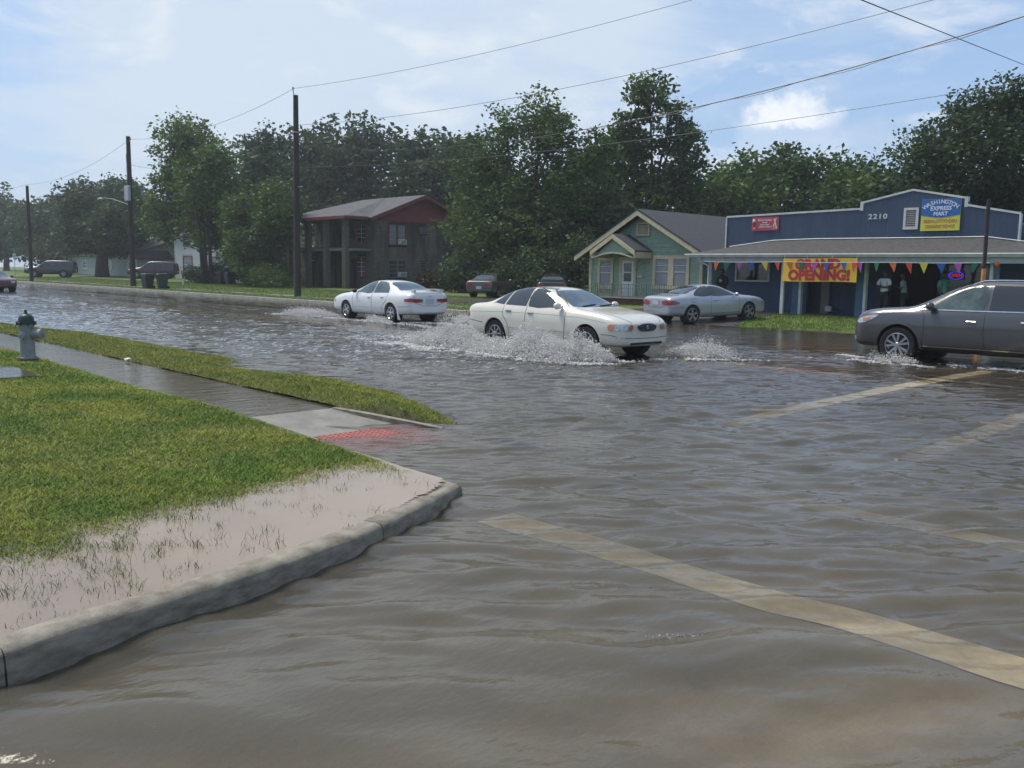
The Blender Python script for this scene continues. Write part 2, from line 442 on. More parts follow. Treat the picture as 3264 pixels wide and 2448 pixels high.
# ---- far side ground
def far_z(x, y):
    z1 = .125 + .10 * sstep(23.4, 31, y) + .15 * sstep(33, 60, y)
    z2 = np.interp(y, [23, 26.3, 30, 33.2, 60], [-.14, -.005, .13, .20, .35])
    t = sstep(-25.2, -22.5, x)
    return z1 * (1 - t) + z2 * t + (fbm(x * .6, y * .6, 12) - .5) * .03
fx = np.concatenate([np.linspace(-300, -80, 30)[:-1], np.linspace(-80, 6, 170)[:-1], np.linspace(6, 120, 14)])
fy = np.concatenate([np.linspace(23.41, 36, 60)[:-1], np.linspace(36, 160, 16)])
tag(grid_mesh('far_verge', fx, fy, far_z, M_farsoil), kind='structure')
def in_patch(x, y):      # small lawn in front of the shop
    u = np.interp(y, [26.3, 28, 30, 32.4], [-16.6, -17.4, -18.2, -18.4])
    return (x > u) & (y > 26.35 + .25 * np.sin(x * 1.3))
M_drive = mat('wet_driveway', (.075, .062, .052), rough=.28, var=.3, scale=1.6, bump=.2, bscale=30)
tag(grid_mesh('driveway', np.linspace(-24.3, -16.2, 60), np.linspace(23.0, 33.1, 60), lambda x, y: far_z(x, y) + .012, M_drive,
              keep=lambda x, y, z: ~in_patch(x, y) & (x < -16.3) & (x > -23.2 - .25 * (y - 23))), kind='structure')
tag(grid_mesh('shop_forecourt', np.linspace(-17, 30, 60), np.linspace(22.9, 26.9, 20), lambda x, y: np.minimum(far_z(x, y) + .008, .05), M_drive,
              keep=lambda x, y, z: ~in_patch(x, y) & (x > -16.3)), kind='structure')
fw_ = tag(grid_mesh('far_footpath', np.linspace(-130, -25, 120), np.linspace(25.2, 26.1, 3), lambda x, y: far_z(x, y) + .008 + .02 * (fbm(x * .5, y * .5, 4) - .55), M_conc), kind='structure')
tag(grid_mesh('house_drive', np.linspace(-36.5, -32.5, 10), np.linspace(23.3, 33.5, 30), lambda x, y: far_z(x, y) + .010, M_drive), kind='structure')

# ================================================================== WATER
def steps(a, b, f):
    out = [a]
    while (out[-1] < b) if b > a else (out[-1] > b):
        out.append(out[-1] + math.copysign(f(out[-1]), b - a))
    return out
wx = steps(-8.6, -170, lambda x: .034 + .0072 * (-8.6 - x))[::-1][:-1] + steps(-8.6, 1.0, lambda x: .034) + steps(1.034, 40, lambda x: .034 + .05 * (x - 1))
wy = steps(.6, -12, lambda y: .034 + .08 * (.6 - y))[::-1][:-1] + steps(.6, 9., lambda y: .034) + steps(9.034, 27.5, lambda y: .034 + .0052 * (y - 9))
wx = np.array(wx); wy = np.array(wy)
CARS_XY = [(-13.4, 14.5), (-25.7, 18.4), (-6.2, 19.4)]
def wave(X, Y):
    wxn = X + .5 * (fbm(X * .5, Y * .5, 21, 3) - .5); wyn = Y + .5 * (fbm(X * .5, Y * .5, 31, 3) - .5)
    r = np.hypot(X, Y)
    def band(n, l0, l1, spread, seed, main=-.76, sharp=1.1):
        g = np.random.default_rng(seed); h = 0; q = np.exp(sharp * np.cos(np.linspace(0, 6.283, 200))); nrm0 = q.mean(); nrm1 = q.std() * 1.414
        for i in range(n):
            lam = l0 * (l1 / l0) ** g.random(); th = main + g.normal() * spread; k = 2 * math.pi / lam; ph = g.random() * 6.283
            h = h + lam * (np.exp(sharp * np.cos(k * (math.cos(th) * wxn + math.sin(th) * wyn) + ph)) - nrm0) / nrm1
        return h / (2 * math.pi * math.sqrt(n / 2))      # unit rms slope
    grp = lambda s, f: .35 + 1.3 * fbm(X * f, Y * f, s, 3)
    calm = 1 - .85 * sstep(16.2, 20.5, Y)
    crown = 1 - .75 * np.exp(-((Y - 15.9) / 1.4) ** 2)
    shadow = sstep(-4.6, -2.8, X + .28 * np.maximum(Y - 3, 0) * 0) # sheltered by the kerb
    nearm = sstep(9.5, 3.5, r)
    long_ = band(9, .7, 1.6, .35, 1, sharp=1.6) * (.042 + .030 * nearm) * grp(41, .35)
    mid = band(14, .30, .80, .30, 2, sharp=3.0) * (.088 * sstep(2.6, 5.5, r) + .032) * grp(43, .45)
    small = band(14, .13, .25, .5, 3, sharp=2.4) * (.040 * sstep(3.2, 6.5, r) * sstep(26, 12, r) + .016) * grp(45, .7)
    h = (long_ + mid + small) * calm * crown
    for cx_, cy_ in CARS_XY:
        d = np.hypot((X - cx_) / 2.6, (Y - cy_)); h = h + .006 * np.sin(d * 9 + 1.7 * fbm(X * 2, Y * 2, 5)) * np.exp(-(d / 2.4) ** 2) * sstep(.6, 1.2, d)
    return h
WX, WY = np.meshgrid(wx, wy, indexing='ij')
WZ = wave(WX, WY)
def terrain_here(x, y):
    z = np.full_like(x, -.2)
    z = np.where((x < np.interp(y, [-30, .89, 1.79, 2.47, 3.01, 3.77, 4.3], [-3.98, -4.05, -4.23, -4.38, -4.54, -4.88, -5.2])) & (y < 4.36), .2, z)
    z = np.where((x < -9.0) & (y < 5.7) & (y > 3), .2, z)
    s = (x < -8.8) & (y > 5.7) & (y < 8.4); z = np.where(s, np.maximum(z, strip_z(np.minimum(x, -8.0), y)), z)
    s = (y > 23.5) & (x < -25.5); z = np.where(s, .2, z)
    return z
def build_water():
    m = bpy.data.materials.new('flood_water'); m.use_nodes = True; MATS['flood_water'] = m
    nt = m.node_tree; N = nt.nodes; L = nt.links; N.clear()
    out = N.new('ShaderNodeOutputMaterial')
    tc = N.new('ShaderNodeTexCoord')
    at = N.new('ShaderNodeAttribute'); at.attribute_name = 'chop'
    mp = N.new('ShaderNodeMapping'); mp.inputs['Rotation'].default_value = (0, 0, .76); mp.inputs['Scale'].default_value = (1.7, .8, 1)
    L.new(tc.outputs['Object'], mp.inputs[0])
    n1 = N.new('ShaderNodeTexNoise'); n1.inputs['Scale'].default_value = 3.2; n1.inputs['Detail'].default_value = 3; n1.inputs['Roughness'].default_value = .5
    n1.inputs['Distortion'].default_value = .5
    n2 = N.new('ShaderNodeTexNoise'); n2.inputs['Scale'].default_value = 19; n2.inputs['Detail'].default_value = 5
    L.new(mp.outputs[0], n1.inputs['Vector']); L.new(mp.outputs[0], n2.inputs['Vector'])
    m1 = N.new('ShaderNodeMath'); m1.operation = 'MULTIPLY'; L.new(n1.outputs['Fac'], m1.inputs[0]); L.new(at.outputs['Fac'], m1.inputs[1])
    m2 = N.new('ShaderNodeMath'); m2.operation = 'MULTIPLY_ADD'; L.new(n2.outputs['Fac'], m2.inputs[0]); m2.inputs[1].default_value = .085; L.new(m1.outputs[0], m2.inputs[2])
    bp = N.new('ShaderNodeBump'); bp.inputs['Strength'].default_value = 1; bp.inputs['Distance'].default_value = .045
    L.new(m2.outputs[0], bp.inputs['Height'])
    fr = N.new('ShaderNodeFresnel'); fr.inputs['IOR'].default_value = 1.35; L.new(bp.outputs[0], fr.inputs['Normal'])
    gl = N.new('ShaderNodeBsdfGlossy'); gl.inputs['Roughness'].default_value = .025; gl.inputs['Color'].default_value = (.97, .97, .97, 1); L.new(bp.outputs[0], gl.inputs['Normal'])
    df = N.new('ShaderNodeBsdfDiffuse'); L.new(bp.outputs[0], df.inputs['Normal'])
    cn = N.new('ShaderNodeTexNoise'); cn.inputs['Scale'].default_value = .9; cn.inputs['Detail'].default_value = 5; L.new(tc.outputs['Object'], cn.inputs['Vector'])
    cm = N.new('ShaderNodeMix'); cm.data_type = 'RGBA'; L.new(cn.outputs['Fac'], cm.inputs[0])
    cm.inputs[6].default_value = (.085, .076, .058, 1); cm.inputs[7].default_value = (.130, .118, .092, 1)
    L.new(cm.outputs[2], df.inputs['Color'])
    tr = N.new('ShaderNodeBsdfTransparent'); tr.inputs['Color'].default_value = (.82, .76, .65, 1)
    mx = N.new('ShaderNodeMixShader'); L.new(tr.outputs[0], mx.inputs[1]); L.new(df.outputs[0], mx.inputs[2])
    ad = N.new('ShaderNodeAttribute'); ad.attribute_name = 'depth'        # deeper muddy water hides more of the bed
    e1 = N.new('ShaderNodeMath'); e1.operation = 'MULTIPLY'; L.new(ad.outputs['Fac'], e1.inputs[0]); e1.inputs[1].default_value = -10.0
    e2 = N.new('ShaderNodeMath'); e2.operation = 'EXPONENT'; L.new(e1.outputs[0], e2.inputs[0])
    e3 = N.new('ShaderNodeMath'); e3.operation = 'SUBTRACT'; e3.inputs[0].default_value = 1.0; L.new(e2.outputs[0], e3.inputs[1]); L.new(e3.outputs[0], mx.inputs[0])
    mf = N.new('ShaderNodeMixShader'); L.new(fr.outputs[0], mf.inputs[0]); L.new(mx.outputs[0], mf.inputs[1]); L.new(gl.outputs[0], mf.inputs[2])
    L.new(mf.outputs[0], out.inputs['Surface'])
    return m
M_water = build_water()
def make_water():
    V = np.stack([WX, WY, WZ], -1).reshape(-1, 3); nx, ny = WX.shape
    i, j = np.meshgrid(np.arange(nx - 1), np.arange(ny - 1), indexing='ij'); a = (i * ny + j).ravel()
    F = np.stack([a, a + ny, a + ny + 1, a + 1], -1)
    c = V[F].mean(1); F = F[terrain_here(c[:, 0], c[:, 1]) < .05]
    u, inv = np.unique(F, return_inverse=True); V = V[u]; F = inv.reshape(F.shape)
    o = mesh_np('flood_water', V, F, M_water, smooth=True)
    x, y = V[:, 0], V[:, 1]; r = np.hypot(x, y)
    chop = .07 + .9 * sstep(9, 18, r) * fbm(x * .25, y * .5, 51, 3)
    churn = np.exp(-((y - 12.0 - .02 * (x + 13)) / 2.0) ** 2) * sstep(-8, -12, x) * 1.3 + np.exp(-((y - 10.6) / 1.2) ** 2) * sstep(-10, -16, x) * .5
    chop = chop * (1 - .8 * sstep(16.5, 20.5, y)) + churn
    chop = chop + .9 * sstep(.47, .60, fbm(x * .07, y * 1.5, 61, 4)) * sstep(14.3, 16, y) * sstep(22.6, 20.5, y)      # tyre-tracked streaks
    at = o.data.attributes.new('chop', 'FLOAT', 'POINT'); at.data.foreach_set('value', chop.astype(np.float32))
    bed = np.where(y > 7.8, road_z(x, y), side_z(x, y))
    bed = np.where((x < -4.9) & (x > -8.96) & (y > 4.38) & (y < 6.2), ramp_z(x, y), bed)
    sm = (x < -6.9) & (y > 5.71) & (y < 8.4); bed = np.where(sm, np.maximum(bed, strip_z(x, y)), bed)
    bed = np.where(y > 23.4, np.maximum(bed, far_z(x, y)), bed)
    at = o.data.attributes.new('depth', 'FLOAT', 'POINT'); at.data.foreach_set('value', np.clip(V[:, 2] - bed, 0, .3).astype(np.float32))
    tag(o, kind='structure')
make_water()

# lawn puddle behind the kerb, sidewalk water and the small puddle beside the hydrant
def puddle_mat(name, dif, tcol, fac, bscale, bstr):
    m = M_water.copy(); m.name = name
    N = m.node_tree.nodes
    for n in N:
        if n.type == 'MIX':
            n.inputs[6].default_value = tuple(c * .62 for c in dif) + (1,); n.inputs[7].default_value = tuple(c * 1.25 for c in dif) + (1,)
        if n.type == 'BSDF_TRANSPARENT': n.inputs['Color'].default_value = tcol + (1,)
        if n.type == 'BUMP': n.inputs['Distance'].default_value = bstr
    return m
M_pud = puddle_mat('muddy_puddle', (.34, .26, .19), (.8, .7, .6), .62, 20, .006)
M_swat = puddle_mat('sidewalk_water', (.12, .10, .075), (.8, .72, .6), .45, 20, .03)
def flat_water(name, xs, ys, z, m, chop, keep=None, amp=.0, dep=.08):
    o = grid_mesh(name, xs, ys, lambda x, y: z + amp * (fbm(x * 6, y * 6, 9, 3) - .5), m, keep=keep)
    at = o.data.attributes.new('chop', 'FLOAT', 'POINT'); at.data.foreach_set('value', np.full(len(o.data.vertices), chop, np.float32))
    at = o.data.attributes.new('depth', 'FLOAT', 'POINT'); at.data.foreach_set('value', np.full(len(o.data.vertices), dep, np.float32))
    return tag(o, kind='structure')
flat_water('lawn_puddle', np.linspace(-7.0, -3.9, 90), np.linspace(-3, 4.33, 120), .119, M_pud, .25, amp=.0008, dep=.16,
           keep=lambda x, y, z: x < np.interp(y, [-30, .88, 1.75, 2.41, 2.92, 3.63, 4.15, 4.4], [-4.05, -4.12, -4.29, -4.44, -4.59, -4.88, -5.14, -5.4]))
flat_water('sidewalk_puddle', np.linspace(-60, -8.93, 300), np.linspace(4.25, 5.95, 16), .100, M_swat, .22, amp=.003, dep=.07)
flat_water('small_puddle', np.linspace(-14.3, -12.6, 10), np.linspace(2.75, 3.5, 8), .293, M_swat, .2)

# ================================================================== GRASS (uncountable: stuff)
def grass(name, P, hgt, wid, lean, m, tall=True):
    n = len(P); th = rng.random(n) * 6.283; ld = rng.random(n) * 6.283
    wv = np.stack([np.cos(th), np.sin(th), np.zeros(n)], -1) * (wid * .5)[:, None]
    lv = np.stack([np.cos(ld), np.sin(ld), np.zeros(n)], -1) * (hgt * lean)[:, None]
    up = np.zeros((n, 3)); up[:, 2] = hgt
    if tall:
        v = np.stack([P - wv, P + wv, P - wv * .75 + up * .55 + lv * .3, P + wv * .75 + up * .55 + lv * .3, P + up + lv], 1)
        b = (np.arange(n) * 5)[:, None]
        F = np.concatenate([b + [0, 1, 3], b + [0, 3, 2], b + [2, 3, 4]], 0)
    else:
        v = np.stack([P - wv, P + wv, P + up + lv], 1); b = (np.arange(n) * 3)[:, None]; F = b + [0, 1, 2]
    o = mesh_np(name, v.reshape(-1, 3), F, m)
    return o
M_gr = mat('lawn_grass', (.14, .245, .022), rough=.6, var=.2, scale=1.1, col2=(.285, .30, .045), lo=.38, hi=.62, island=.35, spec=.25, detail=6)
M_gr2 = mat('verge_grass', (.18, .24, .026), rough=.55, var=.2, scale=1.5, col2=(.29, .28, .045), island=.35, spec=.25)
M_gr3 = mat('far_grass', (.095, .165, .018), rough=.6, var=.25, scale=.8, col2=(.17, .225, .03), island=.3, spec=.2)
M_gr4 = mat('wet_weed', (.085, .125, .025), rough=.5, var=.3, scale=3, col2=(.15, .18, .045), island=.4)
def scatter(n, x0, x1, y0, y1): return rng.uniform(x0, x1, n), rng.uniform(y0, y1, n)
def near_lawn():
    x, y = scatter(560000, -16.5, -4.9, .4, 4.31)
    keep = (y > .235 * -x - .32)       # only where the lens can reach, plus a margin
    x, y = x[keep], y[keep]
    d = lawn_edge(y) + (fbm(x * 1.7, y * 1.7, 3) - .5) * .5 - x
    p = sstep(-.30, .30, d + (fbm(x * 5, y * 5, 19) - .5) * .5) * np.interp(-x, [5, 9, 16], [1, .75, .42])
    hole = np.exp(-(((x + 13.45) / .55) ** 2 + ((y - 3.15) / .28) ** 2)) > .55
    k = (rng.random(len(x)) < p) & ~hole & (y < 4.33 - .1 * fbm(x * 4, y, 9))
    x, y = x[k], y[k]
    z = lawn_z(x, y)
    h = rng.uniform(.012, .034, len(x)) * (.7 + .7 * fbm(x * 2, y * 2, 15))
    P = np.stack([x, y, z - .004], -1)
    wd = rng.uniform(.003, .0065, len(x)) * np.interp(-x, [5, 16], [1, 1.9]); ln = rng.uniform(.5, 2.2, len(x)); nr = x > -7.6
    tag(grass('lawn_grass', P[nr], h[nr], wd[nr], ln[nr], M_gr, tall=True), 'short mown green grass at the puddle end of the corner lawn', 'grass', kind='stuff')
    tag(grass('lawn_grass', P[~nr], h[~nr], wd[~nr] * 1.25, ln[~nr], M_gr, tall=False), 'short mown green grass on the hydrant end of the corner lawn', 'grass', kind='stuff')
    # sparse blades standing in the puddle
    cx, cy = scatter(1150, -6.0, -4.1, .6, 4.2)
    pr = np.interp(cy, [.6, 1.9, 2.6, 4.2], [1., .75, .2, .16]) * np.interp(lawn_edge(cy) - cx, [-1.4, -.9, 0], [.2, .6, 1.0])
    kk = (rng.random(len(cx)) < pr) & (cx < np.interp(cy, [0, .88, 1.75, 2.92, 4.15], [-4.1, -4.12, -4.28, -4.55, -5.1]))
    cx, cy = cx[kk], cy[kk]
    rep = rng.integers(3, 16, len(cx)); bx = np.repeat(cx, rep) + rng.normal(0, .035, rep.sum()); by = np.repeat(cy, rep) + rng.normal(0, .035, rep.sum())
    hh = np.repeat(rng.uniform(.02, .085, len(cx)), rep) * rng.uniform(.5, 1.2, rep.sum())
    P = np.stack([bx, by, np.full(len(bx), .111)], -1)
    tag(grass('puddle_grass', P, hh, rng.uniform(.002, .005, len(bx)), rng.uniform(.2, 1.4, len(bx)), M_gr4), 'sparse grass blades poking out of the muddy lawn puddle', 'grass', kind='stuff')
near_lawn()
def strip_grass():
    x, y = scatter(330000, -27, -7.2, 5.7, 7.9)
    z = strip_z(x, y)
    dens = np.interp(-x, [7, 12, 27], [1, .7, .3]) * sstep(-.035, .03, z + (fbm(x * 3, y * 3, 2) - .5) * .05)
    k = rng.random(len(x)) < dens
    x, y, z = x[k], y[k], z[k]
    h = rng.uniform(.016, .042, len(x)) * np.interp(-x, [7, 9, 14], [1.2, 1.0, .9])
    tag(grass('strip_grass', np.stack([x, y, z - .004], -1), h, rng.uniform(.004, .008, len(x)) * np.interp(-x, [7, 27], [1, 2.2]), rng.uniform(.4, 1.8, len(x)), M_gr2, tall=False),
        'yellow-green grass strip between the flooded sidewalk and the road', 'grass', kind='stuff')
strip_grass()
def far_grass():
    x, y = scatter(120000, -112, -22, 23.45, 33.5)
    w = np.interp(-x, [22, 45, 112], [1, .8, .35]); k = rng.random(len(x)) < w
    k &= ~((y > 25.2) & (y < 26.1) & (fbm(x * .5, y * .5, 4) > .56)); k &= ~((x > -36.5) & (x < -32.5)); k &= x < -23.6 - .25 * (y - 23)
    x, y = x[k], y[k]
    x2, y2 = scatter(26000, -18.4, -2, 26.2, 32.8); k2 = in_patch(x2, y2); x = np.r_[x, x2[k2]]; y = np.r_[y, y2[k2]]
    z = far_z(x, y)
    tag(grass('far_grass', np.stack([x, y, z - .01], -1), rng.uniform(.04, .11, len(x)), rng.uniform(.015, .03, len(x)), rng.uniform(.2, 1., len(x)), M_gr3, tall=False),
        'green grass verge across the road in front of the houses', 'grass', kind='stuff')
far_grass()

def fallen_leaves():
    g = np.random.default_rng(77); n = 90
    x = g.uniform(-11, -5.6, n); y = g.uniform(1.2, 4.2, n); k = y > .235 * -x - .1; x, y = x[k], y[k]
    z = lawn_z(x, y) + .018; n = len(x); a = g.random(n) * 6.28; s = g.uniform(.015, .035, n)
    d = np.stack([np.cos(a), np.sin(a), g.uniform(-.3, .3, n)], -1) * s[:, None]; e = np.stack([-np.sin(a), np.cos(a), g.uniform(-.3, .3, n)], -1) * s[:, None] * .45
    P = np.stack([x, y, z], -1); V = np.stack([P - d, P + e, P + d, P - e], 1).reshape(-1, 3)
    tag(mesh_np('fallen_leaves', V, np.arange(n * 4).reshape(-1, 4), mat('dead_leaf', (.10, .055, .025), rough=.8, var=.4, island=.4)), 'scattered dead brown leaves on the corner lawn', 'leaves', kind='stuff')
fallen_leaves()
# ================================================================== BUILDINGS
def siding_rows(parent, m, x0, x1, z0, z1, y, step, openings=(), gable=None, th=.028, name='siding_board', maxn=400):
    """horizontal lap boards as single parts on a wall facing -y; gable=(xl,zl,xp,zp,xr,zr) clips rows above the eaves"""
    z = z0; cnt = 0
    while z < z1 - .01:
        zt = min(z + step, z1); zm = (z + zt) / 2
        a, b = x0, x1
        if gable:
            xl, zl, xp, zp, xr, zr = gable
            if zt > zl: a = max(a, xl + (zt - zl) / (zp - zl) * (xp - xl))
            if zt > zr: b = min(b, xr - (zt - zr) / (zp - zr) * (xr - xp))
        segs = [(a, b)]
        for (ox0, ox1, oz0, oz1) in openings:
            if zt - .02 > oz0 and z + .02 < oz1:
                ns = []
                for s, e in segs:
                    if ox0 > s: ns.append((s, min(e, ox0)))
                    if ox1 < e: ns.append((max(s, ox1), e))
                segs = [q for q in ns if q[1] - q[0] > .02]
        for s, e in segs:
            if e - s < .05: continue
            mb = MB().hexa([(s, y - th, z + .004), (e, y - th, z + .004), (e, y, z + .004), (s, y, z + .004)],
                           [(s, y - th * .35, zt), (e, y - th * .35, zt), (e, y, zt), (s, y, zt)])
            mb.build(name, m, parent); cnt += 1
        z = zt
    return cnt
M_trim = mat('cream_trim', (.50, .43, .29), rough=.6, var=.12, scale=4)
M_wtrim = mat('white_trim', (.55, .56, .54), rough=.55, var=.12, scale=3)
M_green = mat('green_siding', (.235, .325, .245), rough=.65, var=.14, scale=2.5, stretch=(1, 1, 4))
M_shingle = mat('dark_shingle', (.045, .045, .05), rough=.85, var=.35, scale=9, bump=.8, bscale=22, stretch=(1, 1, 2))
M_glass = mat('window_glass', (.035, .04, .045), rough=.06, var=.2, scale=1, spec=.8)
M_blind = mat('window_blind', (.22, .23, .25), rough=.25, var=.15, scale=2, stretch=(1, 1, 30))
M_brickr = mat('red_brick', (.10, .035, .028), rough=.8, var=.3, scale=5, bump=.5)
M_iron = mat('painted_iron', (.16, .17, .13), rough=.6, var=.3, scale=8)
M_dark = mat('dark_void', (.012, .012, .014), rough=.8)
M_black = mat('black_plastic', (.012, .012, .013), rough=.45)

def sash_window(parent, x0, x1, z0, z1, y, mf, mg, fr=.11, bars=1, name='window', proud=.05):
    """frame with two sashes; parts: frame, pane, sash bars"""
    w = MB(); w.box(x0, x0 + fr, y - proud, y + .02, z0, z1); w.box(x1 - fr, x1, y - proud, y + .02, z0, z1)
    w.box(x0 + fr, x1 - fr, y - proud, y + .02, z1 - fr, z1); w.box(x0 - .03, x1 + .03, y - proud - .03, y + .02, z0 - .0, z0 + fr)
    root = w.build(name, mf, parent)
    zc = (z0 + z1) / 2 + .02
    MB().box(x0 + fr, x1 - fr, y - .012, y + .01, zc, z1 - fr).build('pane', mg, root)
    MB().box(x0 + fr, x1 - fr, y - .002, y + .015, z0 + fr, zc).build('pane', mg, root)
    b = MB().box(x0 + fr, x1 - fr, y - .03, y + .0, zc - .02, zc + .02)
    b.box(x0 + fr, x1 - fr, y - .028, y - .013, (zc + z1 - fr) / 2 - .012, (zc + z1 - fr) / 2 + .012)
    b.build('sash_bar', M_wtrim, root)
    return root

# ------------------------------------------------------------------ green house
def green_house():
    H = empty('green_house', (-27.45, 35.0, .25), 0, 'green clapboard bungalow with cream trim and small gabled porch beside the blue shop', 'house')
    X = 27.45
    def lx(x): return x + X
    zf = .31                                      # porch floor (local) = .56 world
    wl, wr, ze = lx(-30.95), lx(-23.95), 2.45     # wall extents, eave height (local)
    xp, zp = 0.0, 4.36
    slope = (zp - ze) / (xp - wl)
    MB().prism([(wl, 0), (wr, 0), (wr, ze), (xp, zp), (wl, ze)], 'y', .03, 10.5).build('wall', M_green, H)
    win1 = (lx(-30.36), lx(-29.32), .66, 2.27); door = (lx(-28.92), lx(-27.84), zf, 2.27); win2 = (lx(-26.82), lx(-24.68), .74, 2.35)
    vent = (lx(-27.90), lx(-27.08), 3.30, 3.95)
    siding_rows(H, M_green, wl + .16, wr - .16, .06, zp - .12, .03, .205, [win1, door, win2, vent], (wl, ze, xp, zp, wr, ze))
    for s in (wl, wr - .17): MB().box(s, s + .17, -.03, .03, 0, ze).build('corner_board', M_trim, H)
    # roof: two slabs with overhang, bargeboards
    ov, fy, by = .55, -.55, 11.0
    for sgn, xe in ((-1, wl - ov), (1, wr + ov)):
        zl = zp + .12 - slope * abs(xe - xp); t = .10
        r = MB().hexa([(xp, fy, zp + .12), (xe, fy, zl), (xe, by, zl), (xp, by, zp + .12)], [(xp, fy, zp + .12 + t), (xe, fy, zl + t), (xe, by, zl + t), (xp, by, zp + .12 + t)])
        ro = r.build('roof', M_shingle, H)
        MB().hexa([(xp, fy - .05, zp - .09), (xe, fy - .05, zl - .21), (xe, fy, zl - .21), (xp, fy, zp - .09)],
                  [(xp, fy - .05, zp + .14), (xe, fy - .05, zl + .02), (xe, fy, zl + .02), (xp, fy, zp + .14)]).build('bargeboard', M_trim, ro)
        MB().hexa([(xp, fy - .065, zp + .145), (xe, fy - .065, zl + .025), (xe, fy - .051, zl + .025), (xp, fy - .051, zp + .145)],
                  [(xp, fy - .065, zp + .20), (xe, fy - .065, zl + .08), (xe, fy - .051, zl + .08), (xp, fy - .051, zp + .20)]).build('roof_edge', M_shingle, ro)
    for xx in (wl + .35, wr - .35):
        MB().box(xx - .06, xx + .06, -.5, .03, ze + .12, ze + .27).build('rafter_bracket', M_trim, H)
    # gable vent
    v = MB()
    a, b, c, d = vent
    v.box(a, a + .1, -.06, .02, c, d); v.box(b - .1, b, -.06, .02, c, d); v.box(a + .1, b - .1, -.06, .02, d - .09, d); v.box(a + .1, b - .1, -.07, .02, c, c + .09)
    vo = v.build('gable_vent', M_trim, H)
    MB().box(a + .1, b - .1, .0, .012, c + .09, d - .09).build('vent_backing', M_dark, vo)
    n = 7
    for i in range(n):
        z = c + .11 + i * (d - c - .22) / n
        MB().hexa([(a + .1, -.045, z), (b - .1, -.045, z), (b - .1, -.035, z), (a + .1, -.035, z)], [(a + .1, -.012, z + .05), (b - .1, -.012, z + .05), (b - .1, -.002, z + .05), (a + .1, -.002, z + .05)]).build('louvre', M_trim, vo)
    # windows and door
    sash_window(H, *win1, .0, M_trim, M_blind, fr=.16)
    w2 = sash_window(H, win2[0], (win2[0] + win2[1]) / 2 + .02, win2[2], win2[3], .0, M_trim, M_blind, fr=.17)
    w3 = sash_window(H, (win2[0] + win2[1]) / 2 - .0, win2[1], win2[2], win2[3], -.004, M_trim, M_blind, fr=.17)
    d0, d1, dz0, dz1 = door
    fr = MB().box(d0, d0 + .16, -.055, .02, dz0, dz1).box(d1 - .16, d1, -.055, .02, dz0, dz1).box(d0 + .16, d1 - .16, -.055, .02, dz1 - .16, dz1).build('door_frame', M_trim, H)
    M_wd = mat('white_door', (.62, .66, .66), rough=.4, var=.06, scale=3)
    a, b = d0 + .17, d1 - .17
    do = MB().box(a, a + .12, -.03, .02, dz0 + .02, dz1 - .17).box(b - .12, b, -.03, .02, dz0 + .02, dz1 - .17).box(a + .12, b - .12, -.03, .02, dz1 - .29, dz1 - .17).box(a + .12, b - .12, -.03, .02, dz0 + .02, dz0 + .75).box(a + .12, b - .12, -.034, .02, dz0 + 1.18, dz0 + 1.23).build('storm_door', M_wd, H)
    MB().box(a + .12, b - .12, -.012, .015, dz0 + .75, dz1 - .29).build('pane', M_glass, do)
    MB().lathe([(.02, -.06), (.025, -.05), (.012, -.03)], n=8, axis='y', c=(a + .06, 0, dz0 + 1.0)).build('handle', M_black, do)
    MB().box(lx(-27.72), lx(-27.42), -.09, -.02, 1.28, 1.36).build('letter_box', M_wtrim, H)
    # small porch gable
    pe0, pe1, pk, pz, pe = lx(-29.72), lx(-26.9), lx(-28.31), 3.31, 2.50
    for xe in (pe0, pe1):
        ro = MB().hexa([(pk, -1.35, pz), (xe, -1.35, pe), (xe, -.02, pe), (pk, -.02, pz)], [(pk, -1.35, pz + .07), (xe, -1.35, pe + .07), (xe, -.02, pe + .07), (pk, -.02, pz + .07)]).build('porch_roof', M_shingle, H)
        MB().hexa([(pk, -1.40, pz - .18), (xe, -1.40, pe - .18), (xe, -1.352, pe - .18), (pk, -1.352, pz - .18)], [(pk, -1.40, pz + .04), (xe, -1.40, pe + .04), (xe, -1.352, pe + .04), (pk, -1.352, pz + .04)]).build('bargeboard', M_trim, ro)
        s = 1 if xe > pk else -1
        MB().box(min(xe - .14 * s, xe), max(xe - .14 * s, xe), -1.30, -.02, pe - .30, pe - .015).build('porch_beam', M_trim, H)
    MB().prism([(pe0 + .3, pe - .1), (pe1 - .3, pe - .1), (pk, pz - .12)], 'y', -1.20, -1.16).build('porch_gable', M_green, H)
    # curved valance under the porch gable
    arc = MB(); n = 14; pts = []
    for i in range(n + 1):
        t = i / n; x = pe0 + .15 + t * (pe1 - pe0 - .3); z = pe - .32 + .24 * math.sin(math.pi * t); pts.append((x, z))
    top = [(x, z + .07) for x, z in pts]
    for i in range(n):
        arc.prism([pts[i], pts[i + 1], top[i + 1], top[i]], 'y', -1.34, -1.28)
    arc.build('arched_valance', M_trim, H)
    for xx in (pe0 + .08, pe1 - .08):       # wrought iron brackets
        br = MB(); br.tube([(xx, -1.2, pe - .3), (xx, -1.2, pe - .95)], .02, 6); br.tube([(xx, -1.2, pe - .9), (xx, -.6, pe - .55), (xx, -.05, pe - .45)], .015, 6)
        for k in range(3):
            c = (xx, -1.1 + .28 * k, pe - .5); br.tube([(c[0], c[1] + .09 * math.cos(a * .785), c[2] + .09 * math.sin(a * .785)) for a in range(9)], .01, 5)
        br.build('iron_bracket', M_iron, H)
    # porch floor of brick with slab, railing
    px0, px1, py0 = lx(-28.9), lx(-23.4), -1.95
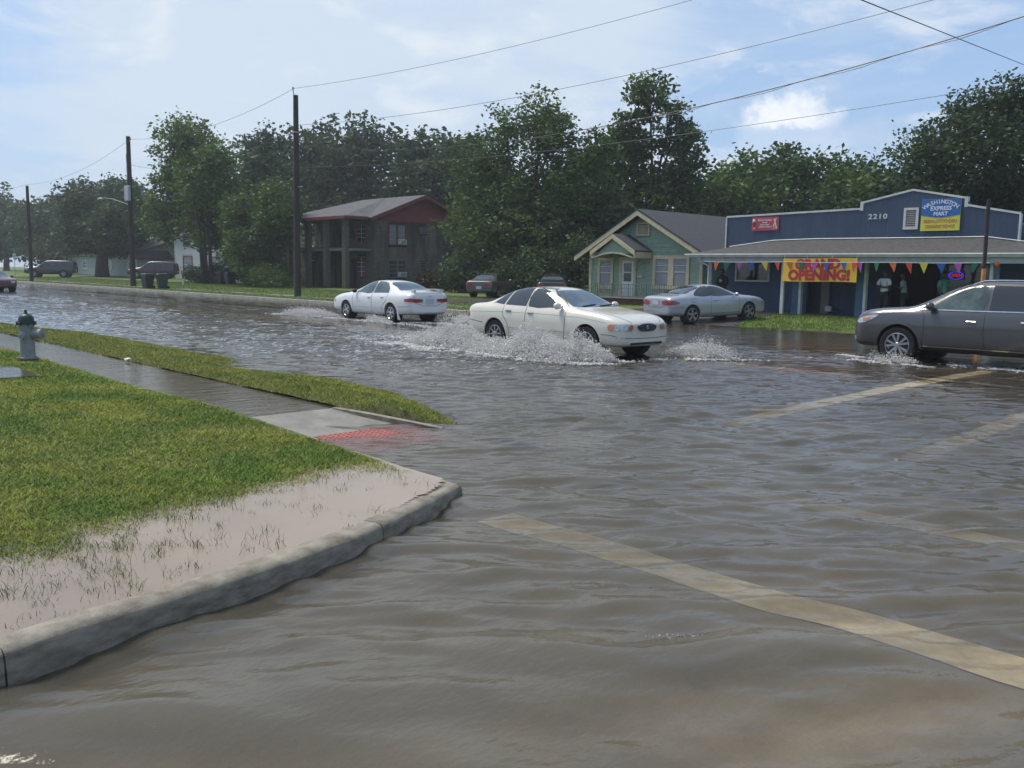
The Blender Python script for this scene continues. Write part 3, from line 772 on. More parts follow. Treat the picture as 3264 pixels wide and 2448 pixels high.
    for r in range(4):
        n = 24
        for i in range(n):
            w = (px1 - px0) / n; x = px0 + i * w + (w / 2 if r % 2 else 0)
            MB().box(x + .006, min(x + w - .006, px1), py0, py0 + .1, r * .068, r * .068 + .062).build('brick', M_brickr, H)
    MB().box(px0 + .01, px1 - .01, py0 + .02, -.0, -.2, .27).build('porch_base', M_brickr, H)
    MB().box(px0 - .05, px1 + .05, py0 - .05, .0, .272, zf).build('porch_slab', M_conc, H)
    for k in range(2): MB().box(lx(-29.75) + .3 * k, px0 - .01, -1.6, -.5, .0, .11 + .1 * k).build('step', M_conc, H)
    rail = MB()
    def fence(x0, x1, y):
        rail.box(x0, x1, y - .012, y + .012, zf + .62, zf + .65); rail.box(x0, x1, y - .012, y + .012, zf + .06, zf + .085); rail.box(x0, x1, y - .01, y + .01, zf + .44, zf + .455)
    fence(px0 + .02, px1, py0 + .06); rl = rail.build('porch_railing', M_iron, H)
    k = 0; x = px0 + .03
    while x < px1:
        th = .018 if k % 8 == 0 else .009
        MB().box(x - th, x + th, py0 + .06 - th, py0 + .06 + th, zf, zf + (.68 if k % 8 == 0 else .63)).build('baluster', M_iron, rl); x += .13; k += 1
    sc = MB()
    for q in (lx(-28.35), lx(-25.9)):
        for dz in (.2, .4):
            for sg in (-1, 1): sc.tube([(q + sg * .07 * (1 - math.cos(a)), py0 + .055, zf + dz + .08 * math.sin(a)) for a in np.linspace(0, 6.28, 10)], .008, 5)
    sc.build('railing_scroll', M_iron, rl)
    side = MB()
    for (xa, xb) in ((lx(-30.3), lx(-28.95)),):
        side.box(xa, xb, py0 + .85, py0 + .875, .78, .81)
        for i in range(10): side.box(xa + i * (xb - xa) / 9 - .009, xa + i * (xb - xa) / 9 + .009, py0 + .855, py0 + .87, .0, .80)
    for yy in (-1.62, -.48): side.tube([(lx(-29.9), yy, .45), (lx(-28.95), yy, .98)], .02, 6); side.tube([(lx(-29.9), yy, 0), (lx(-29.9), yy, .45)], .015, 6); side.tube([(lx(-28.95), yy, .3), (lx(-28.95), yy, .98)], .015, 6)
    side.build('stair_railing', M_iron, H)
green_house()

# ------------------------------------------------------------------ blue shop
M_blue = mat('blue_siding', (.030, .056, .100), rough=.6, var=.16, scale=2, stretch=(1, 1, .4))
M_porchroof = mat('porch_shingle', (.060, .056, .055), rough=.85, var=.3, scale=8, bump=.7, bscale=20)
def brick_mat():
    m = bpy.data.materials.new('blue_painted_brick'); m.use_nodes = True; MATS['bluebrick'] = m
    N = m.node_tree.nodes; L = m.node_tree.links; b = N['Principled BSDF']; b.inputs['Roughness'].default_value = .6
    tc = N.new('ShaderNodeTexCoord'); mp = N.new('ShaderNodeMapping'); mp.inputs['Rotation'].default_value = (math.pi / 2, 0, 0)
    L.new(tc.outputs['Object'], mp.inputs[0])
    br = N.new('ShaderNodeTexBrick'); br.inputs['Scale'].default_value = 1; br.inputs['Brick Width'].default_value = .2; br.inputs['Row Height'].default_value = .075; br.inputs['Mortar Size'].default_value = .006
    br.inputs['Color1'].default_value = (.022, .052, .115, 1); br.inputs['Color2'].default_value = (.03, .066, .135, 1); br.inputs['Mortar'].default_value = (.02, .042, .09, 1)
    L.new(mp.outputs[0], br.inputs['Vector']); L.new(br.outputs['Color'], b.inputs['Base Color'])
    bp = N.new('ShaderNodeBump'); bp.inputs['Strength'].default_value = .6; bp.inputs['Distance'].default_value = .01; bp.invert = True
    L.new(br.outputs['Fac'], bp.inputs['Height']); L.new(bp.outputs[0], b.inputs['Normal'])
    return m
M_bbrick = brick_mat()
def blue_shop():
    S = empty('blue_shop', (-16.0, 34.0, .2), 0, 'blue shop with stepped parapet numbered 2210 and long shingled porch roof', 'shop')
    lx = lambda x: x + 16.0
    lz = lambda z: z - .2
    x0, x1 = lx(-22.12), lx(-10.40)
    step = [(-22.12, 4.22), (-16.05, 4.34), (-16.03, 4.57), (-14.11, 4.96), (-12.20, 4.58), (-12.19, 4.33), (-10.40, 3.97)]
    def top(x): return float(np.interp(x - 16.0, [p[0] for p in step], [p[1] for p in step])) - .2
    # building mass behind the parapet
    MB().box(x0 + .05, x1 - .05, .12, 12, 2.22, 3.45).box(x0 + .05, lx(-14.95), .52, 12, 0, 2.218).box(lx(-12.93), x1 - .05, .32, 12, 0, 2.218).build('rear_block', M_blue, S)
    # vertical siding planks on the false front
    n = 58; w = (x1 - x0) / n
    for i in range(n):
        a = x0 + i * w; b = a + w - .004
        MB().hexa([(a, .0, 2.2), (b, .0, 2.2), (b, .1, 2.2), (a, .1, 2.2)], [(a, .0, top(a + .004)), (b, .0, top(b - .004)), (b, .1, top(b - .004)), (a, .1, top(a + .004))]).build('siding_plank', M_blue, S)
    MB().box(x0, x1, .012, .09, 2.2, 3.72).build('siding_backing', M_blue, S)
    cap = MB()
    for (xa, za), (xb, zb) in zip(step[:-1], step[1:]):
        xa, xb, za, zb = lx(xa), lx(xb), lz(za), lz(zb)
        if xb - xa < .05: cap.box(xa - .05, xb + .05, -.03, .13, za - .06, zb + .06) if zb > za else cap.box(xa - .05, xb + .05, -.03, .13, zb - .06, za + .06)
        else: cap.hexa([(xa, -.028, za - .02), (xb, -.028, zb - .02), (xb, .128, zb - .02), (xa, .128, za - .02)], [(xa, -.028, za + .055), (xb, -.028, zb + .055), (xb, .128, zb + .055), (xa, .128, za + .055)])
    cap.build('parapet_cap', M_wtrim, S)
    for xa in (x0 - .03, x1 - .02): MB().box(xa, xa + .06, -.034, .134, 2.5, top(max(x0, min(x1, xa)))).build('corner_trim', M_wtrim, S)
    # porch roof
    gz, ry = lz(2.58), -2.05
    gx0, gx1 = lx(-22.75), lx(-8.6)
    hb = [(lx(-21.9), lz(2.92)), (lx(-19.8), lz(3.16)), (lx(-17.9), lz(3.20)), (lx(-14), lz(3.18)), (lx(-11.45), lz(3.18)), (lx(-10.2), lz(3.0))]
    pr = MB()
    fr = [(gx0 + (gx1 - gx0) * i / (len(hb) - 1), gz) for i in range(len(hb))]
    for i in range(len(hb) - 1):
        pr.hexa([(fr[i][0], ry, gz - .06), (fr[i + 1][0], ry, gz - .06), (hb[i + 1][0], -.002, hb[i + 1][1] - .06), (hb[i][0], -.002, hb[i][1] - .06)],
                [(fr[i][0], ry, gz), (fr[i + 1][0], ry, gz), (hb[i + 1][0], -.002, hb[i + 1][1]), (hb[i][0], -.002, hb[i][1])])
    pr.add([(gx0, ry, gz), (hb[0][0], -.002, hb[0][1]), (gx0, .6, gz)], [(0, 1, 2)])
    pr.add([(gx1, ry, gz), (hb[-1][0], -.002, hb[-1][1]), (gx1, .6, gz)], [(0, 2, 1)])
    R = pr.build('porch_roof', M_porchroof, S)
    fl = MB()
    for i in range(len(hb) - 1): fl.tube([(hb[i][0], -.03, hb[i][1] + .03), (hb[i + 1][0], -.03, hb[i + 1][1] + .03)], .022, 5)
    fl.build('flashing', M_wtrim, R)
    # ogee gutter along the eave, fascia under it
    prof = [(ry - .11, gz + .01), (ry - .12, gz - .03), (ry - .085, gz - .08), (ry - .06, gz - .13), (ry - .002, gz - .13), (ry - .002, gz + .0), (ry - .09, gz - .002)]
    g = MB(); n = len(prof)
    g.prism(prof, 'x', gx0, gx1); g.build('gutter', M_wtrim, R)
    M_fas = mat('grey_fascia', (.33, .35, .34), rough=.7, var=.15, scale=3)
    box('fascia', gx0 + .55, gx1, ry + .02, ry + .06, gz - .34, gz - .135, M_fas, S)
    box('soffit', gx0 + .1, gx1, ry + .06, -.01, gz - .13, gz - .10, M_fas, S)
    # floor slab
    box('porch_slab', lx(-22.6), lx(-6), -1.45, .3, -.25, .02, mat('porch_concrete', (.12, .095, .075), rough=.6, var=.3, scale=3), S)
    # walls under the porch
    ph = gz - .12
    MB().box(lx(-22.05), lx(-18.15), .0, .2, .02, 1.26).box(lx(-22.05), lx(-21.52), .0, .2, 1.26, ph).box(lx(-19.86), lx(-18.15), .0, .2, 1.26, ph).box(lx(-21.52), lx(-19.86), .0, .2, 2.12, ph).build('brick_wall', M_bbrick, S)
    MB().box(lx(-17.6), lx(-14.9), .35, .5, .02, ph).build('brick_wall', M_bbrick, S)
    MB().box(lx(-12.95), lx(-8.8), .1, .3, .02, .75).box(lx(-12.95), lx(-12.8), .1, .3, .75, ph).box(lx(-10.9), lx(-8.8), .1, .3, .75, ph).build('brick_wall', M_bbrick, S)
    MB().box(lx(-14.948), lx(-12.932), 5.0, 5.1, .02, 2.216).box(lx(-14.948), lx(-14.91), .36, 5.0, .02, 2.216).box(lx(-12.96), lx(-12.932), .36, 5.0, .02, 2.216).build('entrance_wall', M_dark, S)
    # shop window left (dark) with white frame
    w = MB(); a, b, c, d = lx(-21.55), lx(-19.88), 1.25, 2.12
    w.box(a, a + .07, -.05, .1, c, d).box(b - .07, b, -.05, .1, c, d).box(a + .07, b - .07, -.05, .1, c, c + .06).box(a + .07, b - .07, -.05, .1, d - .06, d)
    wo = w.build('window', M_wtrim, S)
    MB().box(a + .07, b - .07, .04, .06, c + .06, d - .06).build('pane', M_glass, wo)
    w = MB(); a, b, c, d = lx(-12.8), lx(-10.9), .75, 2.1
    w.box(a, a + .05, .06, .2, c, d).box(b - .05, b, .06, .2, c, d).box(a + .05, b - .05, .06, .2, c, c + .05).box(a + .05, b - .05, .06, .2, d - .05, d)
    wo = w.build('window', mat('dark_frame', (.05, .05, .055), rough=.5), S)
    MB().box(a + .05, b - .05, .16, .175, c + .05, d - .05).build('pane', M_glass, wo)
    # posts and piers
    M_bpost = mat('blue_post', (.055, .115, .20), rough=.6, var=.15, scale=2)
    for (xa, wd, m, nm) in ((-21.75, .16, M_wtrim, 'post'), (-18.30, .13, M_wtrim, 'post'), (-10.62, .10, M_wtrim, 'post'), (-10.40, .08, M_bpost, 'post')):
        box(nm, lx(xa), lx(xa) + wd, -1.85, -1.85 + .1, .02, ph - .08, m, S)
    for xa in (-18.05, -15.42):
        p = box('pier', lx(xa), lx(xa) + .30, -1.40, -1.15, .02, ph - .05, M_bpost, S)
        box('pier_trim', lx(xa) + .302, lx(xa) + .40, -1.42, -1.25, .02, ph - .05, M_wtrim, S)
    box('door_panel', lx(-17.64), lx(-17.3), .22, .35, .02, ph, mat('tan_panel', (.2, .175, .14), rough=.6), S)
    box('junction_box', lx(-17.35), lx(-17.1), .05, .2, .12, .34, M_wtrim, S)
    # downspout at left end
    MB().tube([(gx0 + .7, ry - .06, gz - .12), (gx0 + .78, ry + .1, gz - .35), (lx(-21.67), -1.90, gz - .5), (lx(-21.67), -1.90, .05)], .045, 8).build('downspout', M_wtrim, S)
    # wall vent on the parapet
    a, b, c, d = lx(-14.39), lx(-13.84), lz(3.52), lz(4.32)
    v = MB().box(a, a + .09, -.05, -.002, c, d).box(b - .09, b, -.05, -.002, c, d).box(a + .09, b - .09, -.05, -.002, d - .09, d).box(a + .09, b - .09, -.05, -.002, c, c + .09).build('wall_vent', M_wtrim, S)
    MB().box(a + .09, b - .09, -.012, -.004, c + .09, d - .09).build('vent_backing', M_dark, v)
    for i in range(9):
        z = c + .10 + i * (d - c - .2) / 9
        MB().hexa([(a + .09, -.045, z), (b - .09, -.045, z), (b - .09, -.035, z), (a + .09, -.035, z)], [(a + .09, -.02, z + .045), (b - .09, -.02, z + .045), (b - .09, -.013, z + .045), (a + .09, -.013, z + .045)]).build('louvre', mat('grey_louvre', (.2, .2, .2), rough=.6), v)
    M_num = mat('pale_number', (.55, .57, .56), rough=.5)
    text_mesh('house_number', '2210', .27, M_num, S, (lx(-15.39), -.012, lz(4.03)), extrude=.012, bold=.006, sx=1.25, spacing=1.15)
    return S
SHOP = blue_shop()

# signs hung on the shop: things of their own
def arc_text(body, size, m, parent, cx, cz, y, R, span, bold=.004):
    objs = []; n = len(body)
    for i, ch in enumerate(body):
        a = -span / 2 + span * (i + .5) / n
        objs.append(text_mesh('lettering', ch, size, m, None, (cx + R * math.sin(a), y, cz - R + R * math.cos(a)), rot=(math.pi / 2, -a, 0), extrude=.003, bold=bold))
    return join_meshes(objs, 'lettering', parent)
def shop_signs():
    M_sb = mat('sign_blue', (.02, .11, .36), rough=.4, var=.35, scale=5, stretch=(3, 1, 3), col2=(.03, .17, .50))
    M_sy = mat('sign_yellow', (.62, .58, .07), rough=.4, var=.06, scale=4)
    M_lw = mat('letter_white', (.66, .70, .74), rough=.5, var=.05)
    M_lr = mat('letter_faded_red', (.50, .19, .06), rough=.5, var=.25, scale=12)
    s = empty('shop_sign', (-13.04, 33.93, 3.45), 0, 'square blue and yellow WASHINGTON EXPRESS MART board on the shop parapet', 'sign')
    w = .69; zb = .52
    MB().prism([(-w, 0), (w, 0), (w, 1.14), (-w, 1.14)], 'y', .0, .03).build('panel', M_sy, s)
    n = 12; lower = [(-w + .004 + (2 * w - .008) * i / n, zb + .05 - .10 * (1 - abs(2 * i / n - 1) ** 1.5)) for i in range(n + 1)]
    up = MB()
    for i in range(n):
        (xa, za), (xb, z2) = lower[i], lower[i + 1]
        up.hexa([(xa, -.008, za), (xb, -.008, z2), (xb, -.001, z2), (xa, -.001, za)], [(xa, -.008, 1.136), (xb, -.008, 1.136), (xb, -.001, 1.136), (xa, -.001, 1.136)])
    up.build('blue_field', M_sb, s)
    arc_text('WASHINGTON', .20, M_lw, s, 0, 1.04, -.012, .95, 1.36, .004)
    text_mesh('lettering', 'EXPRESS', .205, M_lw, s, (0, -.012, .80), extrude=.003, bold=.006, sx=.98, shear=.08)
    text_mesh('lettering', 'MART', .19, M_lw, s, (0, -.012, .605), extrude=.003, bold=.006, shear=.08)
    text_mesh('lettering', 'BEER\u2022LOTTO\u2022DELI', .155, M_lr, s, (0, -.004, .345), extrude=.003, bold=.004, sx=.93)
    text_mesh('lettering', 'CIGARRETTES\u2022ICE', .155, M_lr, s, (0, -.004, .155), extrude=.003, bold=.004, sx=.84)
    for sx_ in (-1, 1):
        pass
    r = empty('barber_sign', (-20.2, 33.95, 3.61), 0, 'small red barber sign with white lettering on the shop parapet', 'sign')
    M_red = mat('sign_red', (.42, .055, .07), rough=.45, var=.1, scale=3)
    MB().box(-.63, .63, .0, .02, 0, .56).build('panel', M_red, r)
    M_pk = mat('letter_pale', (.62, .55, .55), rough=.5)
    text_mesh('lettering', 'Barber On-Duty', .105, M_pk, r, (-.02, -.003, .44), extrude=.002, bold=.004, sx=.92)
    text_mesh('lettering', 'Hazelit', .085, M_pk, r, (-.02, -.003, .34), extrude=.002, bold=.003)
    text_mesh('lettering', 'Razor Kaizer', .085, M_pk, r, (-.02, -.003, .245), extrude=.002, bold=.003)
    text_mesh('lettering', '(409) 513-4650', .09, M_pk, r, (-.02, -.003, .15), extrude=.002, bold=.003)
    pole = MB().lathe([(.005, .49), (.05, .47), (.07, .42), (.065, .37), (.07, .36)], n=14, c=(-.52, 0, 0)).build('barber_pole', M_pk, r)
    for i in range(3): MB().prism([(-.565, .19 + i * .06), (-.475, .22 + i * .06), (-.475, .25 + i * .06), (-.565, .22 + i * .06)], 'y', -.006, -.001).build('pole_stripe', mat('stripe_navy', (.06, .03, .10)), r)
    MB().prism([(-.59, .12), (-.45, .12), (-.52, .065)], 'y', -.006, -.001).build('pole_foot', M_pk, r)
    sc = MB(); sc.prism([(.37, .17), (.43, .16), (.53, .52), (.49, .5)], 'y', -.006, -.001); sc.prism([(.57, .08), (.53, .06), (.40, .45), (.43, .5), (.48, .42)], 'y', -.012, -.007)
    for c in ((.36, .14), (.44, .10)): sc.tube([(c[0] + .05 * math.cos(a), -.006, c[1] + .05 * math.sin(a)) for a in np.linspace(0, 6.28, 11)], .009, 5)
    sc.build('scissors', M_pk, r)
    # banner under the eave: sagging cloth
    b = empty('grand_opening_banner', (-16.53, 31.78, 1.50), 0, 'yellow GRAND OPENING! banner with red letters hanging under the porch eave', 'banner')
    M_by = mat('banner_yellow', (.66, .42, .03), rough=.5, var=.08, scale=2)
    M_br = mat('banner_red', (.40, .02, .025), rough=.5, var=.08)
    def curve(x, z): return .04 * math.sin(x * 2.1 + .6) * (1 - z) + .02 * math.sin(x * 5 + z * 3)
    xs = np.linspace(-1.5, 1.5, 40); zs = np.linspace(.02, .90, 10)
    V = []
    for off in (0, .006):
        for x in xs:
            for z in zs: V.append((x, curve(x, z) + off, z + .012 * math.sin(x * 2)))
    F = []; nz = len(zs)
    for i in range(len(xs) - 1):
        for j in range(nz - 1):
            a = i * nz + j; F.append((a, a + nz, a + nz + 1, a + 1)); o = len(xs) * nz; F.append((o + a, o + a + 1, o + a + nz + 1, o + a + nz))
    MB().add(V, F).build('cloth', M_by, b, smooth=True)
    for body, size, z, sx, xo in (('GRAND', .50, .66, 1.02, -.06), ('OPENING!', .52, .25, 1.03, 0)):
        o = text_mesh('lettering', body, size, M_br, b, (xo, 0, z), extrude=.0015, bold=.032, sx=sx)
        for v in o.data.vertices: v.co.y += curve(v.co.x, v.co.z) - .006; v.co.z += .012 * math.sin(v.co.x * 2)
    for x in (-1.45, -.5, .5, 1.45): MB().tube([(x, curve(x, .88), .88), (x * 1.01, .06, 1.02)], .006, 5).build('tie_cord', M_wtrim, b)
    # neon sign
    nn = empty('neon_open_sign', (-12.40, 34.10, 1.69), 0, 'glowing blue oval neon OPEN sign in the shop window', 'sign')
    MB().tube([(.26 * math.cos(a), .0, .14 + .135 * math.sin(a)) for a in np.linspace(0, 6.283, 33)], .009, 6, cap=False).build('neon_oval', emis('neon_blue', (.03, .03, 1.0), 1.2), nn)
    text_mesh('neon_letters', 'OPEN', .165, emis('neon_red', (.5, .03, .03), .7), nn, (0, .0, .14), extrude=.008, sx=1.05)
    box('backing', -.29, .29, .03, .045, -.02, .30, M_black, nn)
    # pennant string
    ps = empty('pennant_string', (-16, 31.70, 2.26), 0, 'string of multicoloured triangular pennants along the shop porch eave', 'pennants')
    cols = {'o': (.72, .16, .04), 'g': (.02, .16, .075), 'p': (.42, .09, .36), 'b': (.02, .10, .36), 'y': (.66, .52, .05), 'r': (.62, .06, .05)}
    def sag(x): return -.02 * math.sin((x + 22) * .8) ** 2
    cm = MB().tube([(x + 16, 0, sag(x)) for x in np.linspace(-21.6, -10.5, 60)], .008, 5).build('cord', M_wtrim, ps)
    seq = [(-21.03, 'o'), (-20.54, 'g'), (-19.93, 'p'), (-19.39, 'b'), (-18.80, 'y'), (-18.24, 'r'), (-17.72, 'o'), (-17.22, 'g'), (-16.66, 'p'), (-16.22, 'b'), (-15.52, 'b'), (-15.08, 'r'), (-14.93, 'p'), (-14.28, 'g'), (-13.70, 'o'), (-13.15, 'r'), (-12.62, 'y'), (-12.05, 'b'), (-11.50, 'p'), (-10.94, 'g')]
    for i, (x, c) in enumerate(seq):
        k = random.uniform(-.08, .12); hw = random.uniform(.125, .155); h = random.uniform(.34, .41); tw = random.uniform(-.05, .05); z = sag(x)
        yo = -.02 if abs(x + 15.08) < .01 else 0
        MB().add([(x + 16 - hw, yo - tw, z), (x + 16 + hw, yo + tw, z), (x + 16 + k, yo + .03, z - h), (x + 16 - hw, yo - tw + .004, z), (x + 16 + hw, yo + tw + .004, z), (x + 16 + k, yo + .034, z - h)],
                 [(0, 1, 2), (3, 5, 4), (0, 3, 4, 1), (1, 4, 5, 2), (2, 5, 3, 0)]).build('pennant', mat('pennant_' + c, cols[c], rough=.5, var=.08), ps)
    # balloons by the right posts
    for (x, z) in ((-10.78, 2.16), (-10.36, 2.2)):
        bo = MB().lathe([(.004, -.10), (.012, -.09), (.05, -.06), (.085, 0), (.08, .05), (.045, .09), (.004, .105)], n=14).build('balloon', mat('orange_balloon', (.62, .10, .03), rough=.3), None, smooth=True, loc=(x, 32.0, z))
        tag(bo, 'orange balloon tied left of the right porch post' if x < -10.5 else 'orange balloon tied right of the right porch post', 'balloon', 'balloons on the porch')
shop_signs()

# ------------------------------------------------------------------ two-storey block apartment with columns
def stain_mat():
    m = bpy.data.materials.new('stained_shaded_block'); m.use_nodes = True; MATS['block'] = m
    N = m.node_tree.nodes; L = m.node_tree.links; b = N['Principled BSDF']; b.inputs['Roughness'].default_value = .85
    tc = N.new('ShaderNodeTexCoord')
    def nz(scale, st, det=6):
        mp = N.new('ShaderNodeMapping'); mp.inputs['Scale'].default_value = st; L.new(tc.outputs['Object'], mp.inputs[0])
        n = N.new('ShaderNodeTexNoise'); n.inputs['Scale'].default_value = scale; n.inputs['Detail'].default_value = det; n.inputs['Roughness'].default_value = .65; L.new(mp.outputs[0], n.inputs['Vector']); return n.outputs['Fac']
    s = nz(.55, (1, 1, .28)); t = nz(6, (1, 1, 1))
    a = N.new('ShaderNodeMath'); a.operation = 'MULTIPLY_ADD'; L.new(t, a.inputs[0]); a.inputs[1].default_value = .25; L.new(s, a.inputs[2])
    r = N.new('ShaderNodeMapRange'); L.new(a.outputs[0], r.inputs[0]); r.inputs[1].default_value = .48; r.inputs[2].default_value = .70
    mx = N.new('ShaderNodeMix'); mx.data_type = 'RGBA'; L.new(r.outputs[0], mx.inputs[0]); mx.inputs[6].default_value = (.16, .143, .113, 1); mx.inputs[7].default_value = (.035, .031, .026, 1)  # real stains by noise; tree shade also worked into the darker base colour
    L.new(mx.outputs[2], b.inputs['Base Color'])
    return m
M_block = stain_mat()
def apartment():
    A = empty('block_apartment', (-60.0, 36.5, .2), 0, 'stained concrete block two-storey apartment with square columns and red gable', 'apartment')
    lx = lambda x: x + 60.0
    lz = lambda z: z - .2
    M_redp = mat('red_board', (.19, .030, .027), rough=.7, var=.2, scale=3, stretch=(1, 1, 8))
    M_redtrim = mat('red_trim', (.15, .03, .028), rough=.6, var=.15)
    M_groof = mat('grey_shingle', (.085, .083, .085), rough=.9, var=.22, scale=1.6, bump=.5, bscale=14, detail=9)
    big = {'n': 0}; rest = MB()
    blk = {}
    def block(x, y, z, dx, dy, dz):
        """one block; the first 300 are single parts"""
        if big['n'] < 300:
            key = (round(dx, 3), round(dy, 3), round(dz, 3))
            if key not in blk: blk[key] = MB().box(0, dx, 0, dy, 0, dz).build('block', M_block, A, bevel=.008); o = blk[key]; o.location = (x, y, z)
            else: o = copy_part(blk[key], A, (x, y, z))
            big['n'] += 1
        else: rest.box(x, x + dx, y, y + dy, z, z + dz)
    def wall_x(x0, x1, y, z0, z1, openings, th=.2):      # wall facing -y
        r = 0; z = z0
        while z < z1 - .05:
            h = min(.2, z1 - z); x = x0 - (.2 if r % 2 else 0)
            while x < x1:
                a, b = max(x, x0), min(x + .4, x1)
                segs = [(a, b)]
                for (o0, o1, p0, p1) in openings:
                    if z + h > p0 + .05 and z + .05 < p1:
                        ns = []
                        for s, e in segs:
                            if o0 > s: ns.append((s, min(e, o0)))
                            if o1 < e: ns.append((max(s, o1), e))
                        segs = [q for q in ns if q[1] - q[0] > .03]
                for s, e in segs: block(s + .004, y - random.uniform(0, .006), z + .004, e - s - .008, th, h - .008)
                x += .4
            z += h; r += 1
    def wall_y(y0, y1, x, z0, z1, openings, th=.2):      # wall facing +x
        r = 0; z = z0
        while z < z1 - .05:
            h = min(.2, z1 - z); y = y0 - (.2 if r % 2 else 0)
            while y < y1:
                a, b = max(y, y0), min(y + .4, y1); segs = [(a, b)]
                for (o0, o1, p0, p1) in openings:
                    if z + h > p0 + .05 and z + .05 < p1:
                        ns = []
                        for s, e in segs:
                            if o0 > s: ns.append((s, min(e, o0)))
                            if o1 < e: ns.append((max(s, o1), e))
                        segs = [q for q in ns if q[1] - q[0] > .03]
                for s, e in segs: block(x - th + random.uniform(0, .006), s + .004, z + .004, th, e - s - .008, h - .008)
                y += .4
            z += h; r += 1
    # columns
    for cx in (-64.85, -61.95, -59.33, -56.72):
        r = 0; z = 0
        while z < 5.2:
            if r % 2: block(lx(cx), .0, z, .235, .36, .192); block(lx(cx) + .243, .0, z, .235, .36, .192)
            else: block(lx(cx), .0, z, .478, .36, .192)
            z += .2; r += 1
    # front of the main block right of the portico, and portico back walls
    fw, sw = lx(-55.45), 2.0
    f_open = [(lx(-57.85), lx(-56.45), lz(3.63), lz(5.13)), (lx(-57.88), lx(-56.45), lz(1.05), lz(2.68))]
    wall_x(lx(-58.9), fw, sw, 0, 5.2, f_open)
    s_open = [(3.30, 4.98, 3.32, 4.95), (3.30, 4.95, .85, 2.24), (6.28, 7.02, 4.3, 4.78), (6.28, 7.0, 1.36, 2.13), (8.4, 9.1, .75, 2.05)]
    wall_y(sw + .2, 11, fw, 0, 5.2, s_open)
    wall_x(lx(-66), lx(-58.9), 1.6, 0, 2.9, [(lx(-60.55), lx(-59.95), 0, 2.2), (lx(-58.2), lx(-57.7), 0, 2.3), (lx(-64), lx(-63.2), 0, 2.1)])
    wall_x(lx(-66), lx(-58.9), 3.4, 2.9, 5.2, [])
    if rest.v:
        o = rest.build('block_courses', M_block, A); o['kind'] = 'stuff'
    box('balcony_slab', lx(-65.2), lx(-55.75), .25, 3.4, 2.85, 3.02, mat('grey_slab', (.17, .16, .14), rough=.8), A)
    box('balcony_parapet', lx(-64.7), lx(-55.8), .32, .42, 3.022, 3.1, M_block, A)
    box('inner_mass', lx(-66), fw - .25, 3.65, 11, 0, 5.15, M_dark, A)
    for (a, b, c, d) in ((lx(-60.55), lx(-59.95), 0, 2.2), (lx(-58.2), lx(-57.7), 0, 2.3), (lx(-64), lx(-63.2), 0, 2.1)):
        box('doorway', a, b, 1.78, 1.82, c, d, M_dark, A)
    box('side_return', lx(-58.9), lx(-58.7), 1.85, 2.0, 0, 5.2, M_block, A)
    # windows, front
    for (a, b, c, d), mg in ((f_open[0], M_glass), (f_open[1], mat('curtain_glass', (.10, .075, .085), rough=.15, var=.5, scale=6))):
        w = MB().box(a, a + .12, sw - .05, sw + .1, c, d).box(b - .12, b, sw - .05, sw + .1, c, d).box(a + .12, b - .12, sw - .05, sw + .1, d - .12, d).box(a - .04, b + .04, sw - .09, sw + .1, c, c + .12).build('window', M_redtrim, A)
        MB().box(a + .12, b - .12, sw + .05, sw + .06, c + .12, d - .12).build('pane', mg, w)
        bb = MB()
        for k in (1, 2, 3): bb.box(a + .12, b - .12, sw + .03, sw + .048, c + .12 + k * (d - c - .24) / 4 - .012, c + .12 + k * (d - c - .24) / 4 + .012)
        bb.box((a + b) / 2 - .012, (a + b) / 2 + .012, sw + .028, sw + .047, c + .12, d - .12); bb.build('glazing_bar', M_wtrim, w)
    # windows, side wall (facing +x)
    M_sash = mat('pale_sash', (.30, .34, .34), rough=.5)
    for i, (a, b, c, d) in enumerate(s_open):
        two = i in (0, 1)
        w = MB().box(fw - .06, fw + .05, a, a + .07, c, d).box(fw - .06, fw + .05, b - .07, b, c, d).box(fw - .06, fw + .05, a + .07, b - .07, d - .07, d).box(fw - .06, fw + .07, a - .03, b + .03, c, c + .07)
        if two: w.box(fw - .06, fw + .05, (a + b) / 2 - .06, (a + b) / 2 + .06, c + .07, d - .07)
        w = w.build('window', M_redtrim if i == 0 else mat('grey_frame', (.13, .13, .13), rough=.6), A)
        segs = [(a + .07, (a + b) / 2 - .06), ((a + b) / 2 + .06, b - .07)] if two else [(a + .07, b - .07)]
        for s, e in segs:
            MB().box(fw - .05, fw - .03, s, e, c + .07, d - .07).build('pane', M_blind if i == 0 else M_glass, w)
            bb = MB()
            for k in (1, 2, 3): bb.box(fw - .028, fw - .005, s, e, c + .07 + k * (d - c - .14) / 4 - .012, c + .07 + k * (d - c - .14) / 4 + .012)
            bb.build('glazing_bar', M_sash, w)
    for (y, z) in ((4.15, 3.4), (4.15, .95)):
        ac = MB().box(fw + .052, fw + .38, y, y + .62, z, z + .38).build('air_conditioner', M_wtrim, A, bevel=.015)
        MB().box(fw + .381, fw + .39, y + .06, y + .56, z + .05, z + .33).build('grille', mat('ac_grille', (.25, .26, .26), rough=.5, var=.3, scale=40), ac)
    # scalloped edge and red gable on the side wall
    gy0, gy1, gz, py, pz = 1.9, 11.1, 5.15, 6.5, 7.1
    nb = 20
